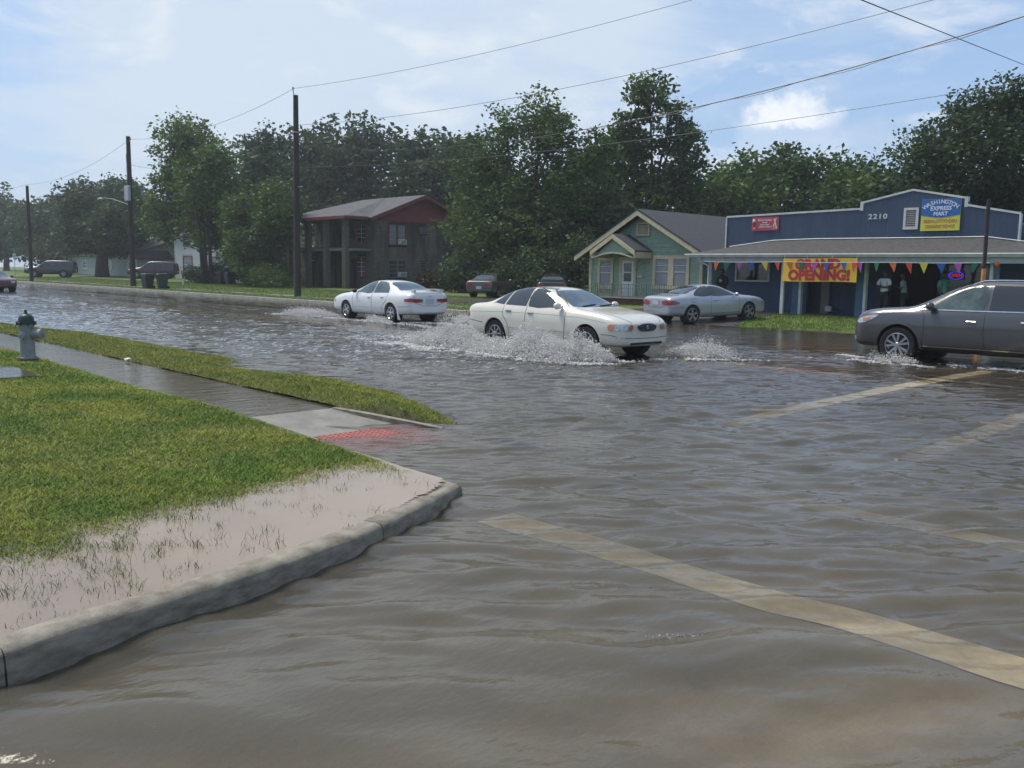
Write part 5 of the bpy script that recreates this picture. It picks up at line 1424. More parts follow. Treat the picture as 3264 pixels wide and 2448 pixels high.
# ------------------------------------------------------------------ white sedan (driving away to the left)
def white_sedan():
    p = paint('white', (.74, .74, .73), rough=.25)
    st = [(-2.36, .34, .88, .96, .76, .62), (-2.29, .28, .93, 1.02, .83, .68), (-2.05, .26, .945, 1.05, .87, .69), (-1.70, .24, .935, 1.05, .885, .68), (-1.25, .22, .935, 1.27, .89, .58), (-.85, .20, .93, 1.385, .89, .56),
          (-.3, .19, .92, 1.415, .89, .555), (.22, .19, .91, 1.38, .89, .555), (.62, .19, .90, 1.19, .89, .62), (1.05, .20, .88, .985, .885, .70), (1.5, .22, .86, .94, .88, .73), (1.95, .24, .80, .87, .85, .70),
          (2.22, .25, .73, .80, .80, .65), (2.36, .27, .68, .74, .73, .59), (2.42, .31, .62, .68, .66, .52)]
    c = Car('white_sedan', 'white four-door sedan with boot spoiler driving away to the left through the water', (-25.67, 18.40, -.03), math.pi, st, 2.67, .315, 1.54, p)
    c.both(c.panel, 'side_window', smooth_poly([(-.22, .96), (.35, .96), (.74, .965), (.58, 1.07), (.30, 1.23), (.08, 1.315), (-.22, 1.345)], 2), M_lglass)
    c.both(c.panel, 'side_window', [(-.30, .965), (-.30, 1.355), (-.62, 1.345), (-.86, 1.30), (-1.10, 1.13), (-1.18, .985)], M_lglass)
    c.panel('windshield', smooth_poly([(1.03, -.64), (1.10, 0), (1.03, .64), (.70, .61), (.30, .52), (.32, 0), (.30, -.52), (.70, -.61)], 3), 'top', M_tglass, sub=5)
    c.panel('rear_window', smooth_poly([(-.96, -.50), (-.94, 0), (-.96, .50), (-1.35, .57), (-1.66, .60), (-1.72, 0), (-1.66, -.60), (-1.35, -.57)], 3), 'top', M_tglass, sub=5)
    for fr in ('side+', 'side-'):
        c.line('door_gap', [(-.26, 1.36), (-.26, .9), (-.28, .30)], fr); c.line('door_gap', [(.90, .93), (.90, .6), (.86, .30)], fr)
        c.line('door_gap', [(-1.16, .95), (-1.10, .72), (-.90, .55), (-.84, .30)], fr)
        c.line('side_moulding', [(-.95, .47), (0, .47), (.98, .46)], fr, m=mat('white_shadow', (.5, .5, .5)), w=.018, off=.006)
        c.line('bumper_gap', [(-2.34, .56), (-2.1, .55), (-1.75, .54)], fr)
        c.panel('mud_flap', [(-1.72, .10), (-1.70, .34), (-1.62, .36), (-1.60, .10)], fr, p, off=.0) if False else None
        c.panel('indicator', rrect(2.05, 2.20, .60, .70, .03), fr, M_amber, off=.012)
    for sg in (1, -1):
        MB().hexa([(-1.80, sg * .80 - .03, .10), (-1.72, sg * .80 - .03, .10), (-1.72, sg * .80 + .03, .10), (-1.80, sg * .80 + .03, .10)], [(-1.74, sg * .86 - .03, .42), (-1.68, sg * .86 - .03, .42), (-1.68, sg * .86 + .0, .42), (-1.74, sg * .86 + .0, .42)]).build('mud_flap', p, c.root)
        c.panel('tail_lamp', [(sg * .28, .69), (sg * .30, .80), (sg * .55, .81), (sg * .80, .83), (sg * .80, .71), (sg * .55, .69)], 'rear', M_tail, off=.012)
        c.panel('tail_lamp', [(-2.36, .70), (-2.36, .82), (-2.12, .81), (-2.08, .76), (-2.12, .72)], 'side+' if sg > 0 else 'side-', M_tail, off=.010)
        c.panel('reverse_lamp', rrect(min(sg * .29, sg * .40), max(sg * .29, sg * .40), .695, .735, .01), 'rear', M_lamp, off=.017)
        c.panel('headlamp', rrect(min(sg * .35, sg * .66), max(sg * .35, sg * .66), .56, .66, .03), 'front', M_lamp, off=.01)
    c.line('boot_gap', [(-.66, .96), (-.62, .70), (-.30, .58), (.30, .58), (.62, .70), (.66, .96)], 'rear')
    c.plate('rear', .73, w=.33, h=.17)
    g, n = c.surf((-5, 0, .885), (1, 0, 0)); MB().tube([(g.x - .01, .055 * math.cos(a), .885 + .036 * math.sin(a)) for a in np.linspace(0, 6.283, 15)], .006, 5, cap=False).build('badge', M_chrome, c.root)
    for sg, t in ((1, 'CAMRY'), (-1, 'LE V6')):
        pass
    # boot spoiler on two feet
    sp = MB(); n = 10
    for i in range(n):
        y0, y1 = -.62 + 1.24 * i / n, -.62 + 1.24 * (i + 1) / n
        zc = lambda y: 1.125 - .05 * (abs(y) / .62) ** 3
        sp.hexa([(-2.33, y0, zc(y0)), (-2.33, y1, zc(y1)), (-2.14, y1, zc(y1) - .012), (-2.14, y0, zc(y0) - .012)], [(-2.33, y0, zc(y0) + .028), (-2.33, y1, zc(y1) + .028), (-2.14, y1, zc(y1) + .018), (-2.14, y0, zc(y0) + .018)])
    for sg in (1, -1): sp.box(-2.30, -2.16, sg * .56 - .04, sg * .56 + .04, .96, 1.09)
    sp.build('spoiler', p, c.root, smooth=True, sharp=40)
    c.handle(-.10, .82, p); c.handle(-.86, .84, p)
    c.mirror(.74, .93, M_black, 1.0)
    c.wheels(.205, dict(n=5, off=(-.22, .22), w=(.014, .02), spread0=.4), rimm=M_chrome)
    return c
white_sedan()

# ------------------------------------------------------------------ grey SUV at the right edge
def grey_suv():
    p = paint('graphite', (.080, .080, .083), metal=.45, rough=.32)
    st = [(-2.48, .55, .95, 1.05, .74, .60), (-2.42, .40, 1.05, 1.30, .86, .66), (-2.2, .34, 1.10, 1.58, .93, .66), (-1.7, .30, 1.13, 1.70, .965, .67), (-1.0, .28, 1.13, 1.745, .975, .68), (-.2, .27, 1.115, 1.75, .975, .68),
          (.30, .27, 1.10, 1.70, .975, .675), (.78, .27, 1.085, 1.44, .975, .73), (1.22, .28, 1.07, 1.19, .97, .79), (1.55, .30, 1.07, 1.165, .965, .81), (1.95, .31, 1.04, 1.135, .95, .79), (2.22, .30, 1.0, 1.09, .91, .74),
          (2.38, .31, .93, 1.01, .83, .66), (2.46, .35, .85, .92, .75, .58), (2.49, .42, .78, .84, .67, .52)]
    c = Car('grey_suv', 'dark grey SUV entering from the right edge in front of the shop', (-6.33, 19.42, -.035), math.pi, st, 2.90, .378, 1.68, p, arch=1.15)
    c.both(c.panel, 'side_window', smooth_poly([(-.16, 1.155), (.50, 1.15), (.86, 1.15), (.74, 1.25), (.42, 1.47), (.18, 1.58), (-.16, 1.62)], 2), mat('suv_front_glass', (.055, .082, .075), rough=.04, var=.45, scale=3.5, spec=.7, coat=.4))
    c.both(c.panel, 'side_window', [(-.26, 1.165), (-.26, 1.64), (-1.05, 1.63), (-1.14, 1.17)], M_cglass)
    c.both(c.panel, 'quarter_window', [(-1.22, 1.18), (-1.15, 1.62), (-1.75, 1.56), (-1.95, 1.40), (-1.90, 1.20)], M_cglass)
    c.panel('windshield', smooth_poly([(1.18, -.72), (1.27, 0), (1.18, .72), (.80, .71), (.38, .62), (.40, 0), (.38, -.62), (.80, -.71)], 3), 'top', M_tglass, sub=5)
    c.panel('rear_window', rrect(-.62, .62, 1.15, 1.52, .08), 'rear', M_cglass, sub=5)
    for fr in ('side+', 'side-'):
        c.line('door_gap', [(-.21, 1.62), (-.21, 1.1), (-.20, .7), (-.25, .34)], fr); c.line('door_gap', [(1.02, 1.14), (.94, 1.0), (.92, .7), (.96, .36)], fr)
        c.line('door_gap', [(-1.18, 1.62), (-1.18, 1.1), (-1.05, .72), (-.95, .36)], fr)
        c.line('belt_trim', [(1.06, 1.135), (0, 1.14), (-1.2, 1.155), (-1.9, 1.18)], fr, m=M_chrome, w=.022, off=.010)
        c.line('window_frame', [(1.02, 1.15), (.86, 1.27), (.46, 1.52), (.20, 1.625), (-.2, 1.66), (-1.1, 1.65), (-1.75, 1.58), (-1.97, 1.41)], fr, m=M_black, w=.035, off=.006)
        c.panel('sill_cladding', [(-1.0, .27), (-1.0, .37), (.96, .37), (.96, .27)], fr, M_black, off=.012)
        c.line('sill_trim', [(-1.0, .40), (.93, .40)], fr, m=M_chrome, w=.018, off=.013)
        c.panel('headlamp', smooth_poly([(1.88, .985), (2.10, .965), (2.30, .90), (2.38, .82), (2.26, .80), (2.08, .86)], 3), fr, M_lamp, off=.010)
        c.panel('indicator', [(2.04, .925), (2.22, .905), (2.22, .845), (2.10, .87)], fr, M_amber, off=.017)
        c.line('bonnet_gap', [(1.30, 1.07), (1.7, 1.02), (1.92, .975)], fr, w=.010)
        c.panel('fog_lamp', smooth_poly([(2.38, .50), (2.46, .52), (2.46, .42), (2.40, .40)], 3), fr, M_lamp, off=.010)
        c.panel('chin', [(1.98, .30), (1.98, .40), (2.30, .40), (2.46, .40), (2.40, .30)], fr, M_black, off=.008)
    for sg in (1, -1):
        fr = 'side+' if sg > 0 else 'side-'
        # flared wheel arch lips
        for xx in (1.45, -1.45):
            a0, a1 = (-5, 185); R0, R1 = .378 * 1.15, .378 * 1.15 + .055
            ang = np.radians(np.linspace(a0, a1, 26)); Rm = (R0 + R1) / 2 + .004
            c.line('arch_lip', [(xx + Rm * math.cos(a), .383 + Rm * math.sin(a)) for a in ang], fr, m=p, w=.055, off=.014)
        c.panel('tail_lamp', rrect(-2.44, -2.20, .98, 1.18, .04), fr, M_tail, off=.01)
        y = sg * .60
        rr = []
        for x in np.linspace(.15, -1.9, 12):
            h, n = c.surf((x, y, 5), (0, 0, -1)); rr.append((x, y, h.z + (.045 if -1.85 < x < .1 else .0)))
        MB().tube(rr, .016, 6).build('roof_rail', M_chrome, c.root)
    c.panel('grille', [(-.42, .62), (-.46, .80), (.46, .80), (.42, .62)], 'front', M_black, off=.01)
    c.plate('front', .48)
    c.handle(.03, .93, M_chrome, .20); c.handle(-.95, .95, M_chrome, .20)
    c.mirror(.84, 1.14, p, 1.15)
    c.wipers([((1.20, -.5), (1.08, .1)), ((1.22, .05), (1.08, .58))])
    c.wheels(.255, dict(n=5, off=(-.26, .26), w=(.016, .026), spread0=.55), width=.235, rimm=mat('suv_rim', (.36, .36, .37), rough=.32, metal=.85, var=.08))
    # interior seen through the front glass is dark; driver's seat hint
    return c
grey_suv()

# ------------------------------------------------------------------ silver coupe parked nose-in
def silver_coupe():
    p = paint('silver', (.40, .41, .45), metal=.35, rough=.3)
    st = [(-2.29, .34, .86, .92, .74, .58), (-2.22, .29, .92, .985, .81, .64), (-1.95, .27, .94, 1.015, .85, .67), (-1.60, .25, .94, 1.03, .86, .66), (-1.15, .22, .925, 1.22, .86, .56), (-.70, .20, .91, 1.33, .86, .53),
          (-.2, .18, .895, 1.365, .86, .53), (.22, .18, .885, 1.31, .86, .535), (.60, .18, .875, 1.13, .86, .60), (1.02, .19, .86, .955, .86, .68), (1.5, .20, .84, .915, .85, .70), (1.92, .23, .79, .85, .825, .67),
          (2.15, .24, .72, .78, .77, .61), (2.28, .26, .66, .70, .69, .54), (2.33, .32, .60, .63, .60, .46)]
    hd = math.radians(76)
    rw = Vector((-18.30, 26.15, 0)); f = Vector((math.cos(hd), math.sin(hd), 0)); left = Vector((-f.y, f.x, 0))
    ctr = rw + f * 1.345 + left * .76
    c = Car('silver_coupe', 'silver two-door coupe parked nose-in on the drive between house and shop', (ctr.x, ctr.y, .04), hd, st, 2.69, .325, 1.52, p, arch=1.12)
    c.root.rotation_euler = (0, math.radians(-2.2), hd)
    c.both(c.panel, 'side_window', smooth_poly([(-.42, .955), (.30, .945), (.70, .94), (.54, 1.03), (.26, 1.17), (.0, 1.255), (-.42, 1.285)], 2), M_cglass)
    c.both(c.panel, 'quarter_window', smooth_poly([(-.47, .96), (-.47, 1.295), (-.75, 1.26), (-1.02, 1.15), (-1.20, 1.02), (-1.10, .975)], 2), M_cglass)
    c.panel('windshield', smooth_poly([(1.0, -.62), (1.07, 0), (1.0, .62), (.66, .59), (.30, .50), (.32, 0), (.30, -.50), (.66, -.59)], 3), 'top', M_tglass, sub=5)
    c.panel('rear_window', smooth_poly([(-.80, -.47), (-.78, 0), (-.80, .47), (-1.2, .55), (-1.54, .58), (-1.60, 0), (-1.54, -.58), (-1.2, -.55)], 3), 'top', M_cglass, sub=5)
    for fr in ('side+', 'side-'):
        c.line('door_gap', [(-.45, 1.29), (-.45, .85), (-.50, .60), (-.46, .32)], fr); c.line('door_gap', [(.88, .92), (.86, .6), (.84, .32)], fr)
        c.line('sill_gap', [(-.80, .335), (.90, .335)], fr); c.line('bumper_gap', [(-2.26, .60), (-2.0, .60), (-1.70, .60)], fr)
        c.line('filler_gap', rrect(-1.38, -1.20, .76, .90, .03) + [(-1.20, .87)], fr, w=.008)
        c.panel('indicator', rrect(2.0, 2.14, .58, .64, .02), fr, M_amber, off=.01)
    for sg in (1, -1):
        c.panel('tail_lamp', smooth_poly([(sg * .34, .72), (sg * .38, .83), (sg * .60, .86), (sg * .80, .80), (sg * .80, .71), (sg * .55, .69)], 2), 'rear', M_tail, off=.012)
        c.panel('tail_lamp', smooth_poly([(-2.30, .71), (-2.28, .85), (-2.08, .83), (-1.92, .77), (-2.0, .71)], 2), 'side+' if sg > 0 else 'side-', M_tail, off=.010)
        c.panel('headlamp', smooth_poly([(sg * .40, .60), (sg * .45, .68), (sg * .62, .68), (sg * .66, .60), (sg * .55, .55)], 2), 'front', M_lamp, off=.01)
    c.line('boot_gap', [(-.64, .94), (-.60, .72), (-.30, .60), (.30, .60), (.60, .72), (.64, .94)], 'rear')
    c.line('chrome_strip', [(-.26, .86), (.26, .86)], 'rear', m=M_chrome, w=.025, off=.012)
    c.panel('bumper_strip', rrect(-.62, .62, .46, .485, .01), 'rear', M_chrome, off=.012)
    c.plate('rear', .77, w=.33, h=.15)
    c.handle(-.26, .80, p, .2)
    c.mirror(.72, .90, p, .95)
    c.wheels(.235, dict(n=5, off=(0,), w=(.03, .045), spread0=1), width=.22, rimm=mat('coupe_rim', (.28, .28, .29), rough=.3, metal=.9))
    return c
silver_coupe()

# ------------------------------------------------------------------ plainer parked cars further back
def back_car(name, label, loc, hd, col, metal=.3, kind='sedan', two_tone=None, scale=1.0, z=0, rust=False):
    p = paint(name + '_coat', col, metal=metal, rough=.4)
    if kind == 'sedan':
        st = [(-2.25, .36, .84, .90, .76, .62), (-2.18, .30, .90, .95, .80, .66), (-1.9, .26, .90, .95, .82, .68), (-1.55, .24, .90, .98, .83, .66), (-1.15, .22, .90, 1.22, .835, .57), (-.80, .20, .89, 1.34, .84, .55), (-.2, .19, .88, 1.37, .84, .55),
              (.25, .19, .87, 1.32, .84, .55), (.60, .19, .86, 1.12, .84, .60), (.98, .20, .85, .94, .835, .66), (1.5, .22, .81, .88, .83, .68), (1.95, .25, .78, .85, .80, .66), (2.18, .28, .72, .78, .74, .60), (2.25, .34, .66, .70, .66, .52)]
        wb, wr = 2.60, .30
        sw = [smooth_poly([(-.20, .915), (.35, .91), (.70, .91), (.55, 1.0), (.30, 1.16), (.08, 1.25), (-.20, 1.29)], 2), [(-.28, .92), (-.28, 1.30), (-.62, 1.29), (-.85, 1.24), (-1.10, 1.05), (-1.15, .94)]]
        ws = [(.97, -.60), (1.02, 0), (.97, .60), (.62, .56), (.34, .48), (.35, 0), (.34, -.48), (.62, -.56)]; rwn = [(-.88, -.48), (-.87, 0), (-.88, .48), (-1.25, .54), (-1.50, .57), (-1.55, 0), (-1.50, -.57), (-1.25, -.54)]
    else:
        st = [(-2.60, .60, .98, 1.2, .80, .66), (-2.55, .45, 1.08, 1.72, .92, .70), (-2.3, .40, 1.12, 1.86, .98, .72), (-1.2, .36, 1.13, 1.90, 1.0, .72), (0, .35, 1.12, 1.89, 1.0, .72), (.35, .35, 1.11, 1.84, 1.0, .72), (.78, .35, 1.10, 1.50, 1.0, .76), (1.12, .35, 1.09, 1.20, 1.0, .82),
              (1.7, .37, 1.06, 1.14, .99, .82), (2.25, .40, 1.0, 1.08, .95, .76), (2.48, .42, .90, .98, .84, .66), (2.56, .50, .72, .80, .68, .5)]
        wb, wr = 3.0, .40
        sw = [smooth_poly([(-.10, 1.16), (.5, 1.15), (.92, 1.15), (.66, 1.42), (.35, 1.68), (-.10, 1.74)], 2), [(-.2, 1.16), (-.2, 1.74), (-1.1, 1.74), (-1.15, 1.17)], [(-1.25, 1.17), (-1.22, 1.74), (-2.2, 1.68), (-2.3, 1.20)]]
        ws = [(1.10, -.74), (1.15, 0), (1.10, .74), (.8, .72), (.42, .64), (.44, 0), (.42, -.64), (.8, -.72)]; rwn = None
    c = Car(name, label, loc, hd, st, wb, wr, 1.46 if kind == 'sedan' else 1.72, p)
    for q in sw: c.both(c.panel, 'side_window', q, M_cglass)
    c.panel('windshield', smooth_poly(ws, 2), 'top', M_tglass)
    if rwn: c.panel('rear_window', smooth_poly(rwn, 2), 'top', M_cglass)
    else: c.panel('rear_window', rrect(-.66, .66, 1.2, 1.62, .06), 'rear', M_cglass)
    lz = .66 if kind == 'sedan' else .95
    for sg in (1, -1):
        c.panel('tail_lamp', rrect(min(sg * .40, sg * .76), max(sg * .40, sg * .76), lz, lz + .14, .02), 'rear', M_tail, off=.01)
        c.panel('headlamp', rrect(min(sg * .38, sg * .62), max(sg * .38, sg * .62), lz - .10, lz + .02, .03), 'front', M_lamp, off=.012)
        c.panel('headlamp', rrect(wb / 2 + .55, wb / 2 + .78, lz - .10, lz + .03, .02), 'side+' if sg > 0 else 'side-', M_lamp, off=.012)
    for fr in ('side+', 'side-'):
        c.line('door_gap', [(-.24, 1.3), (-.24, .34)], fr); c.line('door_gap', [(.86, .9), (.84, .34)], fr)
    c.line('bumper_gap', [(-.75, .52), (.75, .52)], 'rear', w=.02)
    c.plate('rear', lz - .10 if kind == 'sedan' else .8)
    c.handle(-.1, .80 if kind == 'sedan' else .98, M_black); c.mirror(.68 if kind == 'sedan' else .80, .88 if kind == 'sedan' else 1.14, p)
    c.wheels(wr * .62, dict(n=6, off=(0,), w=(.02, .03), spread0=1))
    if rust:
        c.panel('rust_patch', smooth_poly([(-.25, -.30), (.10, -.22), (.12, .20), (-.2, .28), (-.5, .05)], 3), 'top', mat('rusty_paint', (.24, .10, .045), rough=.8, var=.5, scale=6, col2=(.3, .26, .2)), off=.004)
    return c
back_car('parked_sedan', 'old brown-grey sedan parked on the grass, seen from behind, left of the cream car', (-38.0, 34.6, .24), math.radians(118), (.105, .095, .095), metal=.4)
back_car('dark_sedan', 'dark sedan with rusty roof parked beside the green house, hidden behind the cream car', (-33.9, 35.4, .26), math.radians(132), (.018, .02, .026), rust=True)
back_car('black_suv', 'big black SUV parked on the grass at the far left', (-106.5, 31.0, .24), math.radians(238), (.008, .008, .011), metal=.0, kind='suv')
back_car('red_sedan', 'red sedan with a grey window parked in shade left of the white house', (-103.5, 41.5, .3), math.radians(235), (.12, .010, .012), kind='sedan')
back_car('maroon_suv', 'maroon SUV parked in shade close to the white house wall', (-97.3, 38.6, .3), math.radians(235), (.05, .006, .008), kind='suv')
back_car('leaving_sedan', 'dark red sedan cut off by the left picture edge on the road', (-62.6, 14.9, -.03), 0, (.07, .012, .016))
# ================================================================== TREES AND BUSHES
def leaf_mat(name, c1, c2, scale=.45):
    m = bpy.data.materials.new(name); m.use_nodes = True; MATS[name] = m
    N = m.node_tree.nodes; L = m.node_tree.links; N.clear()
    out = N.new('ShaderNodeOutputMaterial'); tc = N.new('ShaderNodeTexCoord'); nz = N.new('ShaderNodeTexNoise'); nz.inputs['Scale'].default_value = scale; nz.inputs['Detail'].default_value = 4
    L.new(tc.outputs['Object'], nz.inputs['Vector'])
    mr = N.new('ShaderNodeMapRange'); mr.inputs[1].default_value = .36; mr.inputs[2].default_value = .66; L.new(nz.outputs['Fac'], mr.inputs[0])
    g = N.new('ShaderNodeNewGeometry'); ad = N.new('ShaderNodeMath'); ad.operation = 'MULTIPLY_ADD'; L.new(g.outputs['Random Per Island'], ad.inputs[0]); ad.inputs[1].default_value = .5
    sb = N.new('ShaderNodeMath'); sb.operation = 'SUBTRACT'; L.new(mr.outputs[0], sb.inputs[0]); sb.inputs[1].default_value = .25; L.new(sb.outputs[0], ad.inputs[2])
    mx = N.new('ShaderNodeMix'); mx.data_type = 'RGBA'; L.new(ad.outputs[0], mx.inputs[0]); mx.inputs[6].default_value = c1 + (1,); mx.inputs[7].default_value = c2 + (1,)
    d = N.new('ShaderNodeBsdfPrincipled'); d.inputs['Roughness'].default_value = .55; d.inputs['Specular IOR Level'].default_value = .25; L.new(mx.outputs[2], d.inputs['Base Color'])
    t = N.new('ShaderNodeBsdfTranslucent'); L.new(mx.outputs[2], t.inputs['Color'])
    ms = N.new('ShaderNodeMixShader'); ms.inputs[0].default_value = .30; L.new(d.outputs[0], ms.inputs[1]); L.new(t.outputs[0], ms.inputs[2]); L.new(ms.outputs[0], out.inputs['Surface'])
    return m
LM_light = leaf_mat('leaf_light', (.048, .088, .022), (.145, .215, .048))
LM_dark = leaf_mat('leaf_dark', (.026, .046, .020), (.070, .108, .036))
LM_mid = leaf_mat('leaf_mid', (.036, .068, .019), (.110, .172, .040))
LM_far = leaf_mat('leaf_far', (.030, .052, .024), (.080, .115, .044))
M_bark = mat('bark', (.045, .036, .028), rough=.9, var=.35, scale=3, bump=.8, stretch=(1, 1, .2))

def leaves(C, n_per, sig, size, seed):
    """leaf quads scattered in clumps round the centres C -> V, F"""
    g = np.random.default_rng(seed)
    k = g.poisson(n_per, len(C)); P = np.repeat(C, k, axis=0); n = len(P)
    P = P + g.normal(0, 1, (n, 3)) * np.array([sig, sig, sig * .7])
    a = g.normal(0, 1, (n, 3)); a[:, 2] *= .55; a /= np.linalg.norm(a, axis=1)[:, None]
    b = g.normal(0, 1, (n, 3)); b -= (a * b).sum(1)[:, None] * a; b /= np.linalg.norm(b, axis=1)[:, None]
    s = (size * g.uniform(.6, 1.35, n))[:, None]
    V = np.stack([P - a * s * .5, P + b * s * .30 - a * s * .05, P + a * s * .55, P - b * s * .30 - a * s * .05], 1).reshape(-1, 3)
    F = np.arange(n * 4).reshape(-1, 4)
    return V, F
def tree(name, label, X, Y, lobes, m, n=9000, size=.24, sig=.30, r=.22, per=16, depth=1.0, multi=1, group=None, shell=.55, dead=0, hi=None, base_z=.25, cat='tree'):
    g = np.random.default_rng(abs(hash((round(X, 1), Y, len(lobes)))) % 99999 if False else int(abs(X * 37 + Y * 11 + len(lobes) * 5)) + 3)
    n = int(n * 1.7); size *= 1.22
    root = empty(name, (X, Y, base_z), 0, label, cat, group)
    L3 = []
    for (lx, lz, rx, rz) in lobes:
        L3.append((lx - X, g.normal(0, .35) * rx * depth, lz - base_z, rx, rx * depth, rz))
    L3 = np.array(L3)
    w = (L3[:, 3] * L3[:, 4] * L3[:, 5]) ** .75; w /= w.sum()
    nc = int(n / per); idx = g.choice(len(L3), nc, p=w)
    d = g.normal(0, 1, (nc, 3)); d /= np.linalg.norm(d, axis=1)[:, None]
    rad = shell + (1.06 - shell) * g.random(nc) ** .7
    inner = g.random(nc) < .28; rad[inner] = g.random(inner.sum()) ** .5 * shell
    # uneven outline: lobes swell and shrink with direction
    bul = 1 + .22 * np.sin(d[:, 0] * 5 + idx * 1.7) * np.cos(d[:, 2] * 6 + idx) + g.normal(0, .07, nc)
    C = L3[idx, :3] + d * L3[idx, 3:] * (rad * bul)[:, None]
    C = C[C[:, 2] > .15]
    V, F = leaves(C, per, sig, size, int(g.integers(1e6)))
    mesh_np('crown', V, F, m, root)
    # trunk and limbs to the lobes
    tb = MB()
    top = L3[:, 2].max(); cx = float((L3[:, 0] * w).sum()); cz = float((L3[:, 2] * w).sum())
    for q in range(multi):
        bx, by = (g.normal(0, .35), g.normal(0, .3)) if multi > 1 else (0, 0)
        pts = [(bx, by, -.3), (bx * .9 + cx * .06, by, cz * .22), (bx * 1.5 + cx * .25 + g.normal(0, .15), by + g.normal(0, .15), cz * .55), (cx * .6 + bx * 2 + g.normal(0, .2), by * 2, cz)]
        rr = r / math.sqrt(multi)
        tb.tube(pts, [rr * 1.25, rr, rr * .8, rr * .55], 8)
        for li, l in enumerate(L3):
            if multi > 1 and li % multi != q: continue
            s = Vector(pts[2]) if l[2] > cz * .6 else Vector(pts[1]); e = Vector(l[:3]); mid = s.lerp(e, .5) + Vector((g.normal(0, .2), g.normal(0, .2), .25))
            tb.tube([s, mid, e], [rr * .5, rr * .32, rr * .12], 6)
            for k in range(3):
                dd = g.normal(0, 1, 3); dd[2] = abs(dd[2]); dd /= np.linalg.norm(dd); e2 = e + Vector(dd * l[3:] * .85)
                tb.tube([mid.lerp(e, .6), e.lerp(e2, .5), e2], [rr * .22, rr * .13, rr * .05], 5)
    tb.build('trunk', M_bark, root, smooth=True)
    return root
TG = 'trees across the road'
tree('shade_tree', 'tall light green tree with several stems in front of the white house', -74.5, 34, [(-77.1, 12.4, 2.6, 2.2), (-81.8, 9.7, 3.0, 2.2), (-73.2, 8.7, 2.8, 2.4), (-84.0, 6.4, 2.3, 2.3), (-76.2, 5.6, 3.6, 2.6), (-71.3, 10.4, 1.5, 1.2), (-79.8, 11.0, 1.6, 1.4), (-75.5, 10.7, 2.0, 1.6)], LM_light, n=15000, size=.27, multi=4, r=.30, group=TG, sig=.36, shell=.5)
tree('magnolia', 'dark dense tree rising behind the light green tree beside the apartment', -87.0, 46, [(-86.9, 13.2, 2.6, 2.9), (-84.1, 10.1, 3.2, 3.3), (-90.2, 8.5, 3.0, 3.0), (-86.3, 5.0, 3.9, 3.9)], LM_dark, n=13000, size=.34, sig=.4, r=.35, group=TG)
tree('small_tree', 'low yellow-green tree overhanging the left end of the apartment', -64.2, 33.8, [(-63.5, 6.6, 2.0, 1.9), (-61.6, 5.0, 1.5, 2.2), (-66.6, 5.2, 1.6, 2.1), (-63.4, 3.0, 1.9, 1.7), (-67.2, 3.2, 1.2, 1.6)], LM_mid, n=9500, size=.22, sig=.28, r=.16, multi=2, group=TG)
tree('live_oak', 'broad dark oak towering behind the apartment roof', -88, 60, [(-94.9, 15.2, 4.2, 3.4), (-87.1, 15.3, 4.5, 3.1), (-80.0, 13.9, 4.1, 3.0), (-90.9, 11.0, 6.0, 3.8), (-78.3, 9.8, 4.0, 3.5), (-100.4, 10.9, 3.5, 4.7), (-86, 6.5, 8, 4)], LM_dark, n=19000, size=.46, sig=.55, r=.5, group=TG)
tree('hackberry', 'huge dark green tree with ragged top between the apartment and the green house', -43.8, 42, [(-41.6, 11.6, 1.7, 1.7), (-44.3, 11.0, 1.5, 1.3), (-39.9, 10.0, 1.8, 1.7), (-46.5, 8.6, 2.8, 2.1), (-41.1, 7.6, 3.2, 2.4), (-48.4, 5.5, 2.3, 2.3), (-43.6, 4.7, 3.7, 2.5), (-38.2, 6.3, 1.8, 2.3), (-48.6, 2.7, 1.8, 1.6), (-40.5, 2.6, 2.8, 1.9), (-36.9, 9.0, 1.2, 1.4), (-44.5, 2.2, 2.6, 1.6)], LM_mid, n=25000, size=.21, sig=.27, r=.42, group=TG)
tree('sparse_tree', 'tall open-branched tree with sky gaps behind the green house', -36.6, 48, [(-36.9, 13.4, 1.4, 1.0), (-38.3, 11.7, 1.2, .9), (-36.0, 10.6, 1.6, 1.1), (-39.0, 9.6, 1.7, 1.4), (-34.8, 8.5, 1.4, 1.4), (-37.0, 6.9, 2.7, 1.7), (-34.2, 10.2, .8, .6), (-35.6, 12.2, .9, .6), (-40.2, 10.6, 1.2, 1.0), (-41.0, 8.6, 1.7, 1.5), (-39.5, 7.0, 1.6, 1.6)], LM_mid, n=10500, size=.24, sig=.26, r=.26, shell=.7, per=20, group=TG)
tree('rear_tree', 'rounded green trees line behind the shop roof, left part', -32.5, 56, [(-31.9, 8.6, 2.5, 1.7), (-34.7, 8.2, 2.3, 1.7), (-37.7, 7.7, 2.1, 1.9), (-33.4, 5.8, 4.2, 2.4), (-38.5, 4.8, 2.6, 2.6)], LM_mid, n=11000, size=.30, sig=.36, r=.3, group=TG)
tree('rear_tree', 'rounded green tree behind the shop roof, next to the tall oak on the right', -27.5, 57, [(-28.9, 7.8, 2.3, 1.7), (-26.4, 7.3, 2.0, 1.7), (-28, 5.4, 3.4, 2.4), (-23.8, 6.0, 1.9, 2.0)], LM_mid, n=9000, size=.30, sig=.36, r=.28, group=TG)
